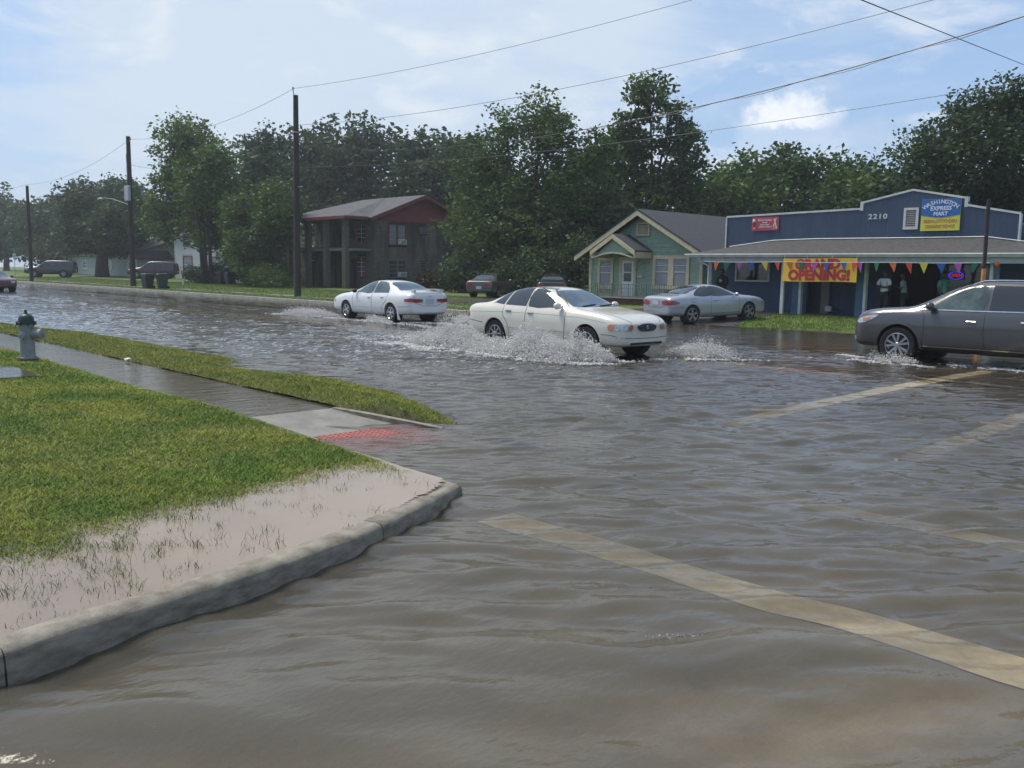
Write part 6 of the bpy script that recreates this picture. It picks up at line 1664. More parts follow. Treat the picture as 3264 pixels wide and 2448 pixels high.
tree('water_oak', 'tall dark oak behind the right end of the shop', -15.2, 45, [(-16.4, 9.1, 1.6, 1.4), (-14.6, 9.6, 1.4, 1.2), (-18.1, 7.5, 1.5, 1.5), (-15.5, 7.2, 2.2, 2.0), (-13.6, 7.8, 1.6, 2.0), (-17.4, 5.6, 1.8, 1.4), (-14.6, 5.2, 2.3, 1.6), (-12.0, 9.4, 1.6, 1.6), (-11.5, 6.5, 2, 2)], LM_dark, n=20000, size=.17, sig=.24, r=.32, group=TG)
tree('yard_tree', 'dark spreading tree behind the black SUV at far left', -131, 45, [(-138.8, 11.4, 3.2, 2.3), (-134.4, 8.4, 5.0, 3.4), (-144.7, 6.6, 4.2, 4.0), (-127.6, 5.4, 3.8, 3.4), (-137.0, 4.6, 5.4, 2.6)], LM_far, n=10000, size=.5, sig=.55, r=.6, group=TG)
tree('yard_tree', 'thick-trunked dark tree right of the black SUV, over the pale shed', -112.5, 38.5, [(-116, 8.2, 3.0, 2.4), (-110, 8.0, 3.2, 2.6), (-113.5, 5.6, 4.2, 2.4), (-106.5, 6.0, 2.6, 2.6), (-119, 5.4, 2.4, 2.2)], LM_dark, n=11000, size=.40, sig=.45, r=.75, group=TG)
tree('yard_tree', 'thin pale tree top just left of the second utility pole', -120, 44, [(-124.7, 11.7, 1.8, 1.6), (-120.9, 9.7, 2.5, 2.4), (-116.8, 10.3, 2.1, 2.2), (-119.6, 6.1, 3.0, 3.4)], LM_far, n=6000, size=.36, sig=.4, r=.3, shell=.65, group=TG)
tree('yard_tree', 'hazy distant tree beside the leftmost utility pole', -176, 50, [(-172.8, 9.4, 4.9, 3.3), (-184.3, 7.6, 5.2, 4.0), (-168.5, 5.4, 4.9, 3.6)], LM_far, n=6500, size=.6, sig=.7, r=.5, group=TG)
tree('yard_tree', 'hazy distant tree cut by the left picture edge', -192, 48, [(-191.0, 11.6, 4.4, 3.5), (-182.5, 8.4, 4.7, 3.6), (-192.4, 5.6, 5.4, 3.8)], LM_far, n=6500, size=.6, sig=.7, r=.5, group=TG)
tree('yard_tree', 'broad dark tree behind the street name sign at far left', -152, 46, [(-150, 9.0, 4.4, 3.0), (-157, 8.0, 4.6, 3.2), (-146, 6.0, 3.6, 3.0), (-154, 4.6, 5.5, 3.0)], LM_far, n=8000, size=.5, sig=.6, r=.5, group=TG)
tree('yard_tree', 'low dark tree between the thick-trunked tree and the transformer pole', -101, 46, [(-103, 8.5, 3.2, 2.6), (-98, 9.2, 3.0, 2.6), (-101, 6.2, 4.2, 2.4), (-107, 7.0, 2.6, 2.4)], LM_mid, n=8500, size=.38, sig=.45, r=.4, group=TG)
tree('understorey_tree', 'low dark tree filling the gap left of the green house', -38.6, 45.5, [(-40.1, 5.4, 2.5, 2.0), (-37.4, 4.2, 2.2, 2.2), (-41.6, 3.2, 2.4, 2.0), (-35.2, 3.0, 1.8, 2.0)], LM_dark, n=11000, size=.26, sig=.3, r=.2, group=TG)
tree('rear_oak', 'dark oak seen between the apartment gable and the huge ragged tree', -72, 62, [(-73.0, 13.0, 2.9, 2.7), (-76.0, 9.9, 3.5, 3.5), (-68.6, 12.2, 3.3, 2.8), (-70, 8, 4.5, 4)], LM_dark, n=10000, size=.46, sig=.5, r=.4, group=TG)
BG = 'bushes in front of the buildings'
def bush(label, X, Y, lobes, m, n, size=.14, sig=.18):
    return tree('bush', label, X, Y, lobes, m, n=n, size=size, sig=sig, r=.05, multi=3, group=BG, cat='bush')
bush('leafy bush at the foot of the first utility pole by the apartment', -60.8, 32.8, [(-60.2, 1.0, 1.3, .8), (-61.8, .8, 1.1, .7), (-58.9, .7, .9, .55)], LM_mid, 3500)
bush('brown-green bush in front of the white house window', -75.3, 35.6, [(-76.5, 1.0, 1.6, .9), (-74.3, 1.2, 1.4, 1.1), (-78.3, .8, 1.1, .7)], LM_dark, 3500)
bush('dark shrub mass right of the multi-stemmed tree', -69.6, 36.5, [(-70.2, 1.5, 1.7, 1.4), (-67.9, 1.7, 1.6, 1.6), (-66.0, 1.4, 1.3, 1.3), (-69, 3.4, 1.6, 1.3)], LM_dark, 7000, .2, .25)
bush('rust-leaved bush by the fence at the apartment side', -51.0, 40.6, [(-50.6, 1.0, 1.1, .8), (-51.8, .9, .9, .7)], leaf_mat('leaf_rust', (.035, .028, .012), (.075, .05, .02)), 2500)
bush('dark hedge under the huge ragged tree', -43.5, 39.5, [(-45.5, 1.2, 2.0, 1.2), (-42.5, 1.4, 2.0, 1.3), (-39.5, 1.3, 1.8, 1.2), (-37.0, 1.5, 1.4, 1.3)], LM_dark, 9000, .2, .25)
bush('shrub against the left wall of the green house', -33.0, 38.5, [(-32.6, 1.6, 1.1, 1.5), (-34.4, 2.0, 1.4, 1.7)], LM_dark, 5000, .18, .22)
# distant wood closing the horizon (one mass)
def far_wood():
    g = np.random.default_rng(5)
    n = 4200; x = g.uniform(-330, 60, n); y = g.uniform(72, 96, n) + 0.1 * np.abs(x + 60) ; hgt = 7.0 + 3.5 * fbm(x * .06, y * .02, 3)
    z = g.random(n) ** .8 * hgt
    V, F = leaves(np.stack([x, y, z], -1), 11, .9, .95, 9)
    tag(mesh_np('far_wood', V, F, LM_far), 'continuous distant wood behind the houses', 'wood', kind='stuff')
far_wood()
# ================================================================== STREET FURNITURE
M_pole = mat('creosote_pole', (.038, .030, .025), rough=.85, var=.3, scale=3, stretch=(1, 1, .1), bump=.4)
M_galv = mat('galvanised', (.33, .35, .36), rough=.45, metal=.3, var=.12)
M_porc = mat('porcelain', (.35, .36, .38), rough=.2)
def utility_pole(label, x, y, h, tip=(0, 0), kind=0, r=.17):
    P = empty('utility_pole', (x, y, .12), 0, label, 'utility pole', 'utility poles along the verge')
    MB().tube([(0, 0, -.4), (tip[0] * .5, 0, h * .5), (tip[0], 0, h)], [r * 1.12, r, r * .78], 12).build('shaft', M_pole, P, smooth=True, sharp=50)
    def insul(xx, z, nm='insulator'):
        return MB().lathe([(.02, 0), (.05, .02), (.035, .05), (.06, .07), (.035, .10), (.055, .12), (.02, .16)], n=10, c=(xx, 0, z)).build(nm, M_porc, P, smooth=True)
    if kind == 1:
        MB().tube([(tip[0] - r * .8, 0, h - .8), (tip[0] - r * .9, 0, h - .1), (tip[0] - r * 1.6, 0, h + .35)], .03, 6).build('pin_bracket', M_galv, P)
        insul(tip[0] - r * 1.6, h + .33)
        MB().box(tip[0] - r - .10, tip[0] - r + .02, -.06, .06, h - 2.05, h - 1.85).build('spool_bracket', M_galv, P)
        MB().lathe([(r * .92, h - 1.99), (r * .92, h - 1.93)], n=14, c=(tip[0] * .8, 0, 0)).build('steel_band', M_galv, P)
        MB().box(tip[0] * .5 + r, tip[0] * .5 + r + .5, -.02, .02, h - 4.9, h - 4.86).build('street_bracket', M_galv, P)
    if kind == 2:
        MB().tube([(tip[0] + r * .6, 0, h - .35), (tip[0] + .45, 0, h - .3)], .03, 6).build('pin_bracket', M_galv, P); insul(tip[0] + .45, h - .3)
        MB().tube([(tip[0] - r, 0, h - 1.75), (tip[0] - .45, 0, h - 1.6)], .025, 6).build('cutout_bracket', M_galv, P)
        MB().tube([(tip[0] - .48, 0, h - 1.25), (tip[0] - .42, 0, h - 1.95)], .045, 8).build('fuse_cutout', M_porc, P)
        MB().tube([(tip[0] - .45, 0, h - 1.95), (tip[0] - .7, 0, h - 2.6), (tip[0] - .55, 0, h - 3.3), (tip[0] - .1, 0, h - 3.7)], .012, 5).build('lead_wire', M_black, P)
        MB().box(tip[0] * .7 - .05, tip[0] * .7 + .75, -.42, -.22, h - 4.75, h - 3.65).build('transformer', mat('transformer_grey', (.36, .40, .43), rough=.5, var=.1), P, bevel=.04)
        MB().tube([(tip[0] * .6, -.1, h - 5.0), (-1.4, -.75, h - 4.55), (-2.4, -1.05, h - 4.45)], .035, 6).build('lamp_arm', M_galv, P)
        MB().add(*_lamp_head(-2.9, -1.15, h - 4.5)).build('lamp_head', M_galv, P, smooth=True)
    if kind == 0: insul(tip[0] + .1, h - .1)
    return P
def _lamp_head(x, y, z):
    v = []; k = 10; prof = [(0, .03), (.15, .14), (.5, .17), (.8, .12), (.95, .03)]
    for d, r in prof:
        for a in range(k): th = 2 * math.pi * a / k; v.append((x - .45 + d, y + r * math.cos(th), z + r * .6 * math.sin(th)))
    f = [(i * k + a, i * k + (a + 1) % k, (i + 1) * k + (a + 1) % k, (i + 1) * k + a) for i in range(4) for a in range(k)] + [tuple(range(k)), tuple(range(4 * k, 5 * k))]
    return v, f
utility_pole('tall dark wooden utility pole in front of the apartment', -44.3, 25.6, 10.9, (.12, 0), 1)
utility_pole('dark wooden utility pole with grey transformer box and street lamp', -68.9, 25.8, 11.1, (.1, 0), 2, r=.19)
utility_pole('plain dark utility pole furthest left on the verge', -88.8, 24.2, 8.5, (.1, 0), 0, r=.16)

def wire(name, label, pts, r, sag=0, n=24, group='overhead wires', m=None):
    out = []
    for a, b in zip(pts[:-1], pts[1:]):
        a = Vector(a); b = Vector(b)
        for i in range(n): t = i / n; p = a.lerp(b, t); p.z -= sag * 4 * t * (1 - t); out.append(p)
    out.append(Vector(pts[-1]))
    return tag(MB().tube(out, r, 5, cap=True).build(name, m or M_black, None), label, 'wire', group)
M_wire = mat('wire_grey', (.05, .055, .06), rough=.5)
wire('power_line', 'thin top wire running from pole tip to pole tip and off to the upper right', [(-120, 24, 10.6), (-88.7, 24.2, 8.75), (-68.5, 25.8, 11.0), (-44.35, 25.6, 11.4), (-3, 25.6, 11.6)], .010, .75, m=M_wire)
wire('power_line', 'thin second wire below the top wire, leaving the tall pole to the right', [(-68.8, 25.8, 9.2), (-44.3, 25.6, 9.45), (2, 25.6, 10.4)], .010, 1.15, m=M_wire)
wire('power_line', 'faint lowest wire passing in front of the tall oak at right', [(-44.3, 25.6, 7.2), (4, 25.6, 7.5)], .008, .9, m=M_wire)
def service_cable():
    xs = np.linspace(-44.2, 3, 90); pa = np.polyfit([-44.2, -18.8, -8.15], [8.4, 7.26, 8.38], 2)
    z = np.polyval(pa, xs); mb = MB()
    mb.tube([(x, 25.6, zz_) for x, zz_ in zip(xs, z)], .016, 6)
    mb.tube([(x, 25.6 + .035 * math.cos(x * 2.1), zz_ - .035 + .04 * math.sin(x * 2.1)) for x, zz_ in zip(xs, z)], .008, 5)
    tag(mb.build('service_cable', M_black, None), 'thick twisted black cable crossing the sky at right', 'wire', 'overhead wires')
service_cable()
wire('drop_wire', 'dark wire falling from top centre-right to the right edge, crossing the thick cable', [(-5.2, 6.7, 4.89), (-9.44, 30.0, 8.11), (-10.9, 38.0, 9.21)], .009, .0)

# ------------------------------------------------------------------ fire hydrant
def hydrant():
    H = empty('fire_hydrant', (-14.70, 3.90, float(lawn_z(np.array(-14.70), np.array(3.9))) - .02), math.radians(40), 'grey fire hydrant with dark green bonnet on the lawn edge', 'fire hydrant')
    M_hy = mat('hydrant_grey', (.24, .25, .25), rough=.6, var=.22, scale=7, bump=.2)
    M_hg = mat('hydrant_green', (.012, .036, .032), rough=.5, var=.25, scale=8)
    MB().lathe([(.165, 0), (.17, .015), (.17, .05), (.12, .055)], n=24).build('base_flange', mat('hydrant_dark', (.07, .065, .06), rough=.8, var=.3), H, smooth=True, sharp=40)
    MB().lathe([(.155, .056), (.16, .062), (.16, .085), (.125, .09), (.122, .2), (.120, .62), (.125, .66), (.135, .69), (.135, .70)], n=28).build('barrel', M_hy, H, smooth=True, sharp=40)
    MB().lathe([(.138, .70), (.158, .705), (.158, .735), (.128, .74), (.128, .79), (.118, .84), (.09, .875), (.05, .89), (.045, .895)], n=28).build('bonnet', M_hg, H, smooth=True, sharp=40)
    MB().lathe([(.034, .89), (.034, .92), (.026, .925), (.026, .965)], n=5).build('operating_nut', M_hg, H)
    bo = MB()
    for i in range(8): a = i * math.pi / 4; bo.lathe([(.016, .685), (.016, .755)], n=6, c=(.152 * math.cos(a), .152 * math.sin(a), 0))
    bo.build('bonnet_bolt', M_hg, H)
    bo = MB()
    for i in range(8): a = i * math.pi / 4 + .2; bo.lathe([(.014, .04), (.014, .105)], n=6, c=(.145 * math.cos(a), .145 * math.sin(a), 0))
    bo.build('flange_bolt', M_hy, H)
    n1 = MB().lathe([(.075, .10), (.08, .14), (.088, .19), (.09, .20), (.09, .235)], n=20, axis='x', c=(0, 0, .525)).build('pumper_nozzle', M_hy, H, smooth=True, sharp=40)
    MB().lathe([(.083, .2355), (.083, .243)], n=20, axis='x', c=(0, 0, .525)).build('gasket', M_black, n1)
    MB().lathe([(.094, .2435), (.094, .29), (.06, .298), (.02, .30), (.02, .325)], n=20, axis='x', c=(0, 0, .525)).build('nozzle_cap', M_hy, n1, smooth=True, sharp=40)
    for sg in (-1,):
        n2 = MB().lathe([(.055, sg * .10), (.06, sg * .15), (.066, sg * .155), (.066, sg * .19), (.03, sg * .20), (.018, sg * .20), (.018, sg * .225)], n=16, axis='y', c=(.02, 0, .51)).build('hose_nozzle', M_hy, H, smooth=True, sharp=40)
    ch = MB(); pts = [(.08, -.17, .47), (.06, -.16, .40), (.02, -.15, .385), (-.03, -.14, .44)]
    for a, b in zip(pts[:-1], pts[1:]):
        for t in (0, .33, .66):
            p = Vector(a).lerp(Vector(b), t); ch.lathe([(.012, -.004), (.012, .004)], n=6, c=tuple(p))
    ch.build('chain', M_galv, H)
    H.scale = (.84, .84, .81)
hydrant()

# ------------------------------------------------------------------ wheelie bins
def bin_(label, x, y, rz, m, lid=True, z=.14):
    B = empty('wheelie_bin', (x, y, z), rz, label, 'bin', 'refuse bins on the verge')
    MB().hexa([(-.23, -.26, .03), (.23, -.26, .03), (.23, .26, .03), (-.23, .26, .03)], [(-.31, -.36, .95), (.31, -.36, .95), (.31, .36, .95), (-.31, .36, .95)]).build('tub', m, B, bevel=.02)
    MB().box(-.33, .33, -.38, .38, .90, .955).build('rim', m, B, bevel=.01)
    l = MB().hexa([(-.33, -.38, .958), (.33, -.38, .958), (.33, .42, .958), (-.33, .42, .958)], [(-.28, -.32, 1.04), (.28, -.32, 1.04), (.28, .34, 1.06), (-.28, .34, 1.06)]).build('lid', m, B, bevel=.02)
    MB().tube([(-.24, .44, .93), (.24, .44, .93)], .016, 6).build('handle', M_black, B)
    for sx in (-.24, .24): MB().lathe([(.10, -.025), (.10, .025)], n=14, axis='x', c=(sx, .33, .10)).build('wheel', M_tyre, B)
M_bin = mat('bin_green', (.010, .032, .026), rough=.5, var=.2)
M_bin2 = mat('bin_dark', (.010, .013, .016), rough=.5, var=.2)
bin_('dark green bin on the kerb verge, left one of a pair by the transformer pole', -62.0, 24.2, .2, M_bin)
bin_('dark green bin on the kerb verge, right one of a pair by the transformer pole', -61.2, 24.9, -.15, M_bin)
bin_('black bin with domed lid beside the multi-stemmed tree', -72.6, 34.6, .4, M_bin2, z=.24)
bin_('dark green bin half hidden by shrubs left of the apartment', -70.2, 34.2, .1, M_bin, z=.24)

# ------------------------------------------------------------------ posts and signs
def posts():
    p = empty('metal_post', (-8.27, 24.6, -.1), 0, 'slim dark metal post with orange lower sleeve in front of the shop', 'post')
    MB().tube([(0, 0, 2.12), (-.02, 0, 3.85)], .048, 10).build('upper_tube', mat('post_dark', (.025, .016, .02), rough=.6, var=.3), p, smooth=True, sharp=40)
    MB().tube([(0, 0, -.2), (0, 0, 2.12)], .055, 10).build('orange_sleeve', mat('post_orange', (.55, .24, .06), rough=.6, var=.2), p, smooth=True, sharp=40)
    MB().lathe([(.062, 2.10), (.062, 2.16)], n=10).build('collar', M_black, p)
    s = empty('street_sign', (-124.2, 32.0, .2), math.radians(70), 'green street name sign on a post at the far left corner', 'street sign')
    MB().tube([(0, 0, -.2), (0, 0, 3.3)], .035, 8).build('post', M_galv, s)
    M_sg = mat('sign_green', (.02, .16, .13), rough=.4)
    MB().box(-.55, .55, -.012, .012, 3.12, 3.34).build('name_blade', M_sg, s); MB().box(-.012, .012, -.55, .55, 2.90, 3.11).build('name_blade', M_sg, s)
    MB().box(-.18, .18, -.05, -.037, 2.1, 2.75).build('parking_plate', M_wtrim, s)
    m = empty('marker_post', (-68.0, 29.3, .2), 0, 'short white post with brown top standing in the grass', 'post')
    MB().box(-.05, .05, -.05, .05, -.2, .55).build('white_foot', M_wtrim, m); MB().box(-.06, .06, -.06, .06, .551, 1.0).build('brown_top', M_brown, m)
    ob = MB()
    g = random.Random(3)
    bm = bmesh.new(); bmesh.ops.create_icosphere(bm, subdivisions=2, radius=.06)
    for v in bm.verts: v.co *= g.uniform(.65, 1.15); v.co.z *= .5
    me = bpy.data.meshes.new('paper_litter'); bm.to_mesh(me); bm.free()
    tag(link('paper_litter', me, None, mat('paper', (.7, .68, .6), rough=.7), (-15.4, 5.62, .15)), 'crumpled pale scrap of litter on the sidewalk edge', 'litter')
posts()

# ================================================================== PEOPLE
def skin_mesh(name, nodes, edges, root, m, parent, sub=2):
    names = list(nodes); idx = {n: i for i, n in enumerate(names)}
    me = bpy.data.meshes.new(name); me.from_pydata([nodes[n][0] for n in names], [(idx[a], idx[b]) for a, b in edges], []); me.update()
    o = bpy.data.objects.new(name, me); COL.objects.link(o)
    sk = o.modifiers.new('skin', 'SKIN'); sk.use_smooth_shade = True; sk.branch_smoothing = .6
    ss = o.modifiers.new('sub', 'SUBSURF'); ss.levels = sub; ss.render_levels = sub
    for n in names:
        d = me.skin_vertices[0].data[idx[n]]; r = nodes[n][1]; d.radius = r if isinstance(r, tuple) else (r, r); d.use_root = (n == root)
    dg = bpy.context.evaluated_depsgraph_get(); dg.update()
    out = bpy.data.meshes.new_from_object(o.evaluated_get(dg)); out.name = name
    bpy.data.objects.remove(o); bpy.data.meshes.remove(me)
    out.polygons.foreach_set('use_smooth', [True] * len(out.polygons))
    out.materials.clear()
    return link(name, out, parent, m)
M_skin = mat('skin_brown', (.075, .042, .028), rough=.5, var=.1)
M_hair = mat('hair_black', (.008, .007, .006), rough=.8, var=.3, scale=60)
def person(label, loc, rz, shirt, trousers, arms, H=1.75, lean=0., head_turn=0., hood=False, logo=None, long_sleeve=False, stride=0.):
    """faces -y; arms: 2 tuples (elbow, wrist) in metres relative to the figure of 1.75 m"""
    k = H / 1.75
    P = empty('person', loc, rz, label, 'person')
    V = lambda x, y, z: (x * k, y * k, z * k)
    n = {}; e = []
    n['pel'] = (V(0, 0, .95), (.135 * k, .10 * k)); n['wai'] = (V(0, .005, 1.10), (.125 * k, .09 * k)); n['che'] = (V(0, lean * .5, 1.30), (.150 * k, .10 * k)); n['sho'] = (V(0, lean, 1.42), (.11 * k, .075 * k))
    n['nek'] = (V(0, lean - .01, 1.50), .052 * k); n['hd0'] = (V(0, lean - .025, 1.575), (.066 * k, .078 * k)); n['hd1'] = (V(0, lean - .02, 1.66), (.074 * k, .092 * k)); n['hd2'] = (V(0, lean - .005, 1.72), (.060 * k, .075 * k))
    e += [('pel', 'wai'), ('wai', 'che'), ('che', 'sho'), ('sho', 'nek'), ('nek', 'hd0'), ('hd0', 'hd1'), ('hd1', 'hd2')]
    hs = math.sin(head_turn); hc_ = math.cos(head_turn)
    n['nose'] = (V(-.112 * hs, lean - .02 - .112 * hc_, 1.632), .012 * k); e.append(('hd1', 'nose'))
    for s, nm in ((-1, 'r'), (1, 'l')):
        n['ear' + nm] = (V(s * .082 * hc_, lean - .01 - s * .082 * hs * -1, 1.64), .014 * k); e.append(('hd1', 'ear' + nm))
        n['cl' + nm] = (V(s * .10, lean, 1.42), .065 * k); n['sh' + nm] = (V(s * .19, lean, 1.40), .058 * k); e += [('sho', 'cl' + nm), ('cl' + nm, 'sh' + nm)]
        el, wr = arms[0 if s < 0 else 1]
        n['el' + nm] = (V(*el), .044 * k); n['wr' + nm] = (V(*wr), .029 * k)
        d = (Vector(wr) - Vector(el)).normalized(); pm = Vector(wr) + d * .055
        n['pa' + nm] = (V(*pm), (.036 * k, .020 * k)); e += [('sh' + nm, 'el' + nm), ('el' + nm, 'wr' + nm), ('wr' + nm, 'pa' + nm)]
        sd_ = d.cross(Vector((0, 0, 1)));
        if sd_.length < .2: sd_ = Vector((0, 1, 0))
        sd_.normalize(); bend = Vector((0, -.012, -.012))
        for i, (o_, ln) in enumerate(((-.027, .062), (-.009, .074), (.009, .070), (.027, .055))):
            a = pm + d * .03 + sd_ * o_; b = a + d * ln * .55 + bend * .4; c = b + d * ln * .5 + bend
            n['f%d' % i + nm] = (V(*a), .0095 * k); n['g%d' % i + nm] = (V(*b), .0088 * k); n['h%d' % i + nm] = (V(*c), .0075 * k)
            e += [('pa' + nm, 'f%d' % i + nm), ('f%d' % i + nm, 'g%d' % i + nm), ('g%d' % i + nm, 'h%d' % i + nm)]
        t = Vector(wr) + d * .03 + sd_ * .035 + Vector((0, -.01, 0)); t2 = t + d * .04 + sd_ * .018
        n['t0' + nm] = (V(*t), .011 * k); n['t1' + nm] = (V(*t2), .009 * k); e += [('wr' + nm, 't0' + nm), ('t0' + nm, 't1' + nm)]
        st = stride * s
        n['hp' + nm] = (V(s * .095, 0, .90), .092 * k); n['kn' + nm] = (V(s * .11, -.015 + st * .5, .50), .060 * k); n['an' + nm] = (V(s * .12, .03 + st, .09), .040 * k); n['to' + nm] = (V(s * .14, -.12 + st, .035), (.042 * k, .026 * k)); n['he' + nm] = (V(s * .12, .06 + st, .04), .034 * k)
        e += [('pel', 'hp' + nm), ('hp' + nm, 'kn' + nm), ('kn' + nm, 'an' + nm), ('an' + nm, 'to' + nm), ('an' + nm, 'he' + nm)]
    skin_mesh('body', n, e, 'pel', M_skin, P)
    # shirt
    g = .022 * k
    sN = {'pel': (n['pel'][0][:2] + (.84 * k,), (.165 * k, .125 * k)), 'wai': (n['wai'][0], (.158 * k, .118 * k)), 'che': (n['che'][0], (.172 * k, .125 * k)), 'sho': (n['sho'][0], (.125 * k, .092 * k))}
    sE = [('pel', 'wai'), ('wai', 'che'), ('che', 'sho')]
    for nm in 'rl':
        sN['sh' + nm] = (n['sh' + nm][0], .080 * k); a = Vector(n['sh' + nm][0]); b = Vector(n['el' + nm][0]); w = Vector(n['wr' + nm][0])
        if long_sleeve: sN['el' + nm] = (tuple(b), .058 * k); sN['wr' + nm] = (tuple(w), .040 * k); sE += [('sho', 'sh' + nm), ('sh' + nm, 'el' + nm), ('el' + nm, 'wr' + nm)]
        else: sN['sl' + nm] = (tuple(a.lerp(b, .82)), .078 * k); sE += [('sho', 'sh' + nm), ('sh' + nm, 'sl' + nm)]
    skin_mesh('shirt', sN, sE, 'pel', shirt, P)
    tN = {'pel': (V(0, 0, .93), (.155 * k, .115 * k))}; tE = []
    for s, nm in ((-1, 'r'), (1, 'l')):
        tN['hp' + nm] = (n['hp' + nm][0], .115 * k); tN['kn' + nm] = (n['kn' + nm][0], .090 * k); a = Vector(n['an' + nm][0]); tN['an' + nm] = ((a.x, a.y, .07 * k), .078 * k); tE += [('pel', 'hp' + nm), ('hp' + nm, 'kn' + nm), ('kn' + nm, 'an' + nm)]
        a = Vector(n['to' + nm][0]); h = Vector(n['he' + nm][0])
        skin_mesh('shoe', {'a': (tuple(h + Vector((0, 0, .005))), .045 * k), 'b': (tuple(h.lerp(a, .6)), (.05 * k, .042 * k)), 'c': (tuple(a), (.05 * k, .032 * k))}, [('a', 'b'), ('b', 'c')], 'a', M_black, P, 1)
    skin_mesh('trousers', tN, tE, 'pel', trousers, P)
    # hair cap and eyes
    hp = Vector(n['hd1'][0]) + Vector((0, .012 * k, .03 * k))
    bm = bmesh.new(); bmesh.ops.create_uvsphere(bm, u_segments=14, v_segments=9, radius=1)
    for v in bm.verts: v.co = Vector((v.co.x * .088 * k, v.co.y * .102 * k, v.co.z * .082 * k)) + hp
    bmesh.ops.delete(bm, geom=[v for v in bm.verts if v.co.z < hp.z - .012 * k and v.co.y < hp.y], context='VERTS')
    me = bpy.data.meshes.new('hair'); bm.to_mesh(me); bm.free(); me.polygons.foreach_set('use_smooth', [True] * len(me.polygons)); link('hair', me, P, M_hair)
    c = Vector(n['hd1'][0]); f = Vector((-hs, -hc_, 0)); rgt = Vector((hc_, -hs, 0))
    for s in (-1, 1):
        MB().lathe([(.001, -.004), (.010, 0), (.001, .004)], n=8, axis='y', c=tuple(c + f * .088 * k + rgt * s * .032 * k + Vector((0, 0, .0)))).build('eye', mat('eye_white', (.35, .33, .3), rough=.3), P)
    MB().box(-.022, .022, -.003, .003, -.004, .004).build('mouth', mat('lip', (.06, .025, .02)), P, loc=tuple(Vector(n['hd0'][0]) + f * .082 * k))
    if hood:
        hd = MB().lathe([(.11, 0), (.125, .03), (.11, .06), (.09, .07)], n=14, c=(0, (lean + .02) * k, 1.43 * k)).build('hood', shirt, P, smooth=True)
    if logo:
        MB().prism([(.085 * math.cos(a), .07 * math.sin(a)) for a in np.linspace(0, 6.1, 12)], 'y', -.006, 0).build('chest_print', logo, P, loc=(0, (lean * .5 - .150) * k, 1.27 * k))
    return P
crossed = (((-.26, -.06, 1.16), (.02, -.21, 1.19)), ((.26, -.06, 1.15), (-.03, -.19, 1.13)))
person('person in a white T-shirt with arms crossed under the shop porch', (-14.40, 32.75, .22), math.radians(-12), mat('tee_white', (.78, .74, .80), rough=.8, var=.06, scale=6), mat('jeans_dark', (.016, .018, .018), rough=.85), crossed)
person('person in a pale blue shirt turned sideways in the shop doorway', (-13.75, 32.95, .22), math.radians(-70), mat('shirt_pale', (.22, .29, .30), rough=.8, var=.15, scale=5), mat('trousers_black', (.010, .010, .012), rough=.85),
       (((-.24, .05, 1.13), (-.18, -.14, 1.02)), ((.24, -.06, 1.15), (.10, -.25, 1.22))), H=1.68, lean=-.06)
person('person in a green T-shirt walking right below the neon sign', (-12.30, 32.8, .22), math.radians(70), mat('tee_green', (.06, .26, .18), rough=.8, var=.08, scale=6), mat('trousers_black', (.010, .010, .012), rough=.85),
       (((-.24, .02, 1.13), (-.22, -.12, .90)), ((.24, .06, 1.13), (.23, .02, .87))), H=1.74, stride=.14)
person('person in a dark hooded top with a chest print beside the left porch post', (-21.50, 32.9, .22), math.radians(5), mat('hoodie_dark', (.012, .013, .018), rough=.9, var=.1), mat('jeans_dark', (.016, .018, .018), rough=.85),
       (((-.25, .03, 1.13), (-.14, -.16, 1.0)), ((.25, .03, 1.13), (.14, -.16, 1.0))), H=1.72, hood=True, long_sleeve=True, logo=mat('print_orange', (.42, .30, .2), rough=.7, var=.6, scale=30))
# ================================================================== SPRAY AND FOAM
def foam_mat():
    m = bpy.data.materials.new('spray'); m.use_nodes = True; N = m.node_tree.nodes; L = m.node_tree.links; N.clear()
    out = N.new('ShaderNodeOutputMaterial')
    tc = N.new('ShaderNodeTexCoord'); nz = N.new('ShaderNodeTexNoise'); nz.inputs['Scale'].default_value = 9; L.new(tc.outputs['Object'], nz.inputs['Vector'])
    mx = N.new('ShaderNodeMix'); mx.data_type = 'RGBA'; L.new(nz.outputs['Fac'], mx.inputs[0]); mx.inputs[6].default_value = (.80, .79, .77, 1); mx.inputs[7].default_value = (.95, .95, .95, 1)
    d = N.new('ShaderNodeBsdfPrincipled'); d.inputs['Roughness'].default_value = .25; L.new(mx.outputs[2], d.inputs['Base Color'])
    t = N.new('ShaderNodeBsdfTranslucent'); L.new(mx.outputs[2], t.inputs['Color'])
    a = N.new('ShaderNodeMixShader'); a.inputs[0].default_value = .5; L.new(d.outputs[0], a.inputs[1]); L.new(t.outputs[0], a.inputs[2])
    tr = N.new('ShaderNodeBsdfTransparent'); b = N.new('ShaderNodeMixShader'); b.inputs[0].default_value = .08; L.new(a.outputs[0], b.inputs[1]); L.new(tr.outputs[0], b.inputs[2])
    L.new(b.outputs[0], out.inputs['Surface']); return m
M_spray = foam_mat()
OCT_V = np.array([(1, 1, 1), (1, -1, -1), (-1, 1, -1), (-1, -1, 1)], float) * .75
OCT_F = np.array([(0, 1, 2), (0, 2, 3), (0, 3, 1), (1, 3, 2)])
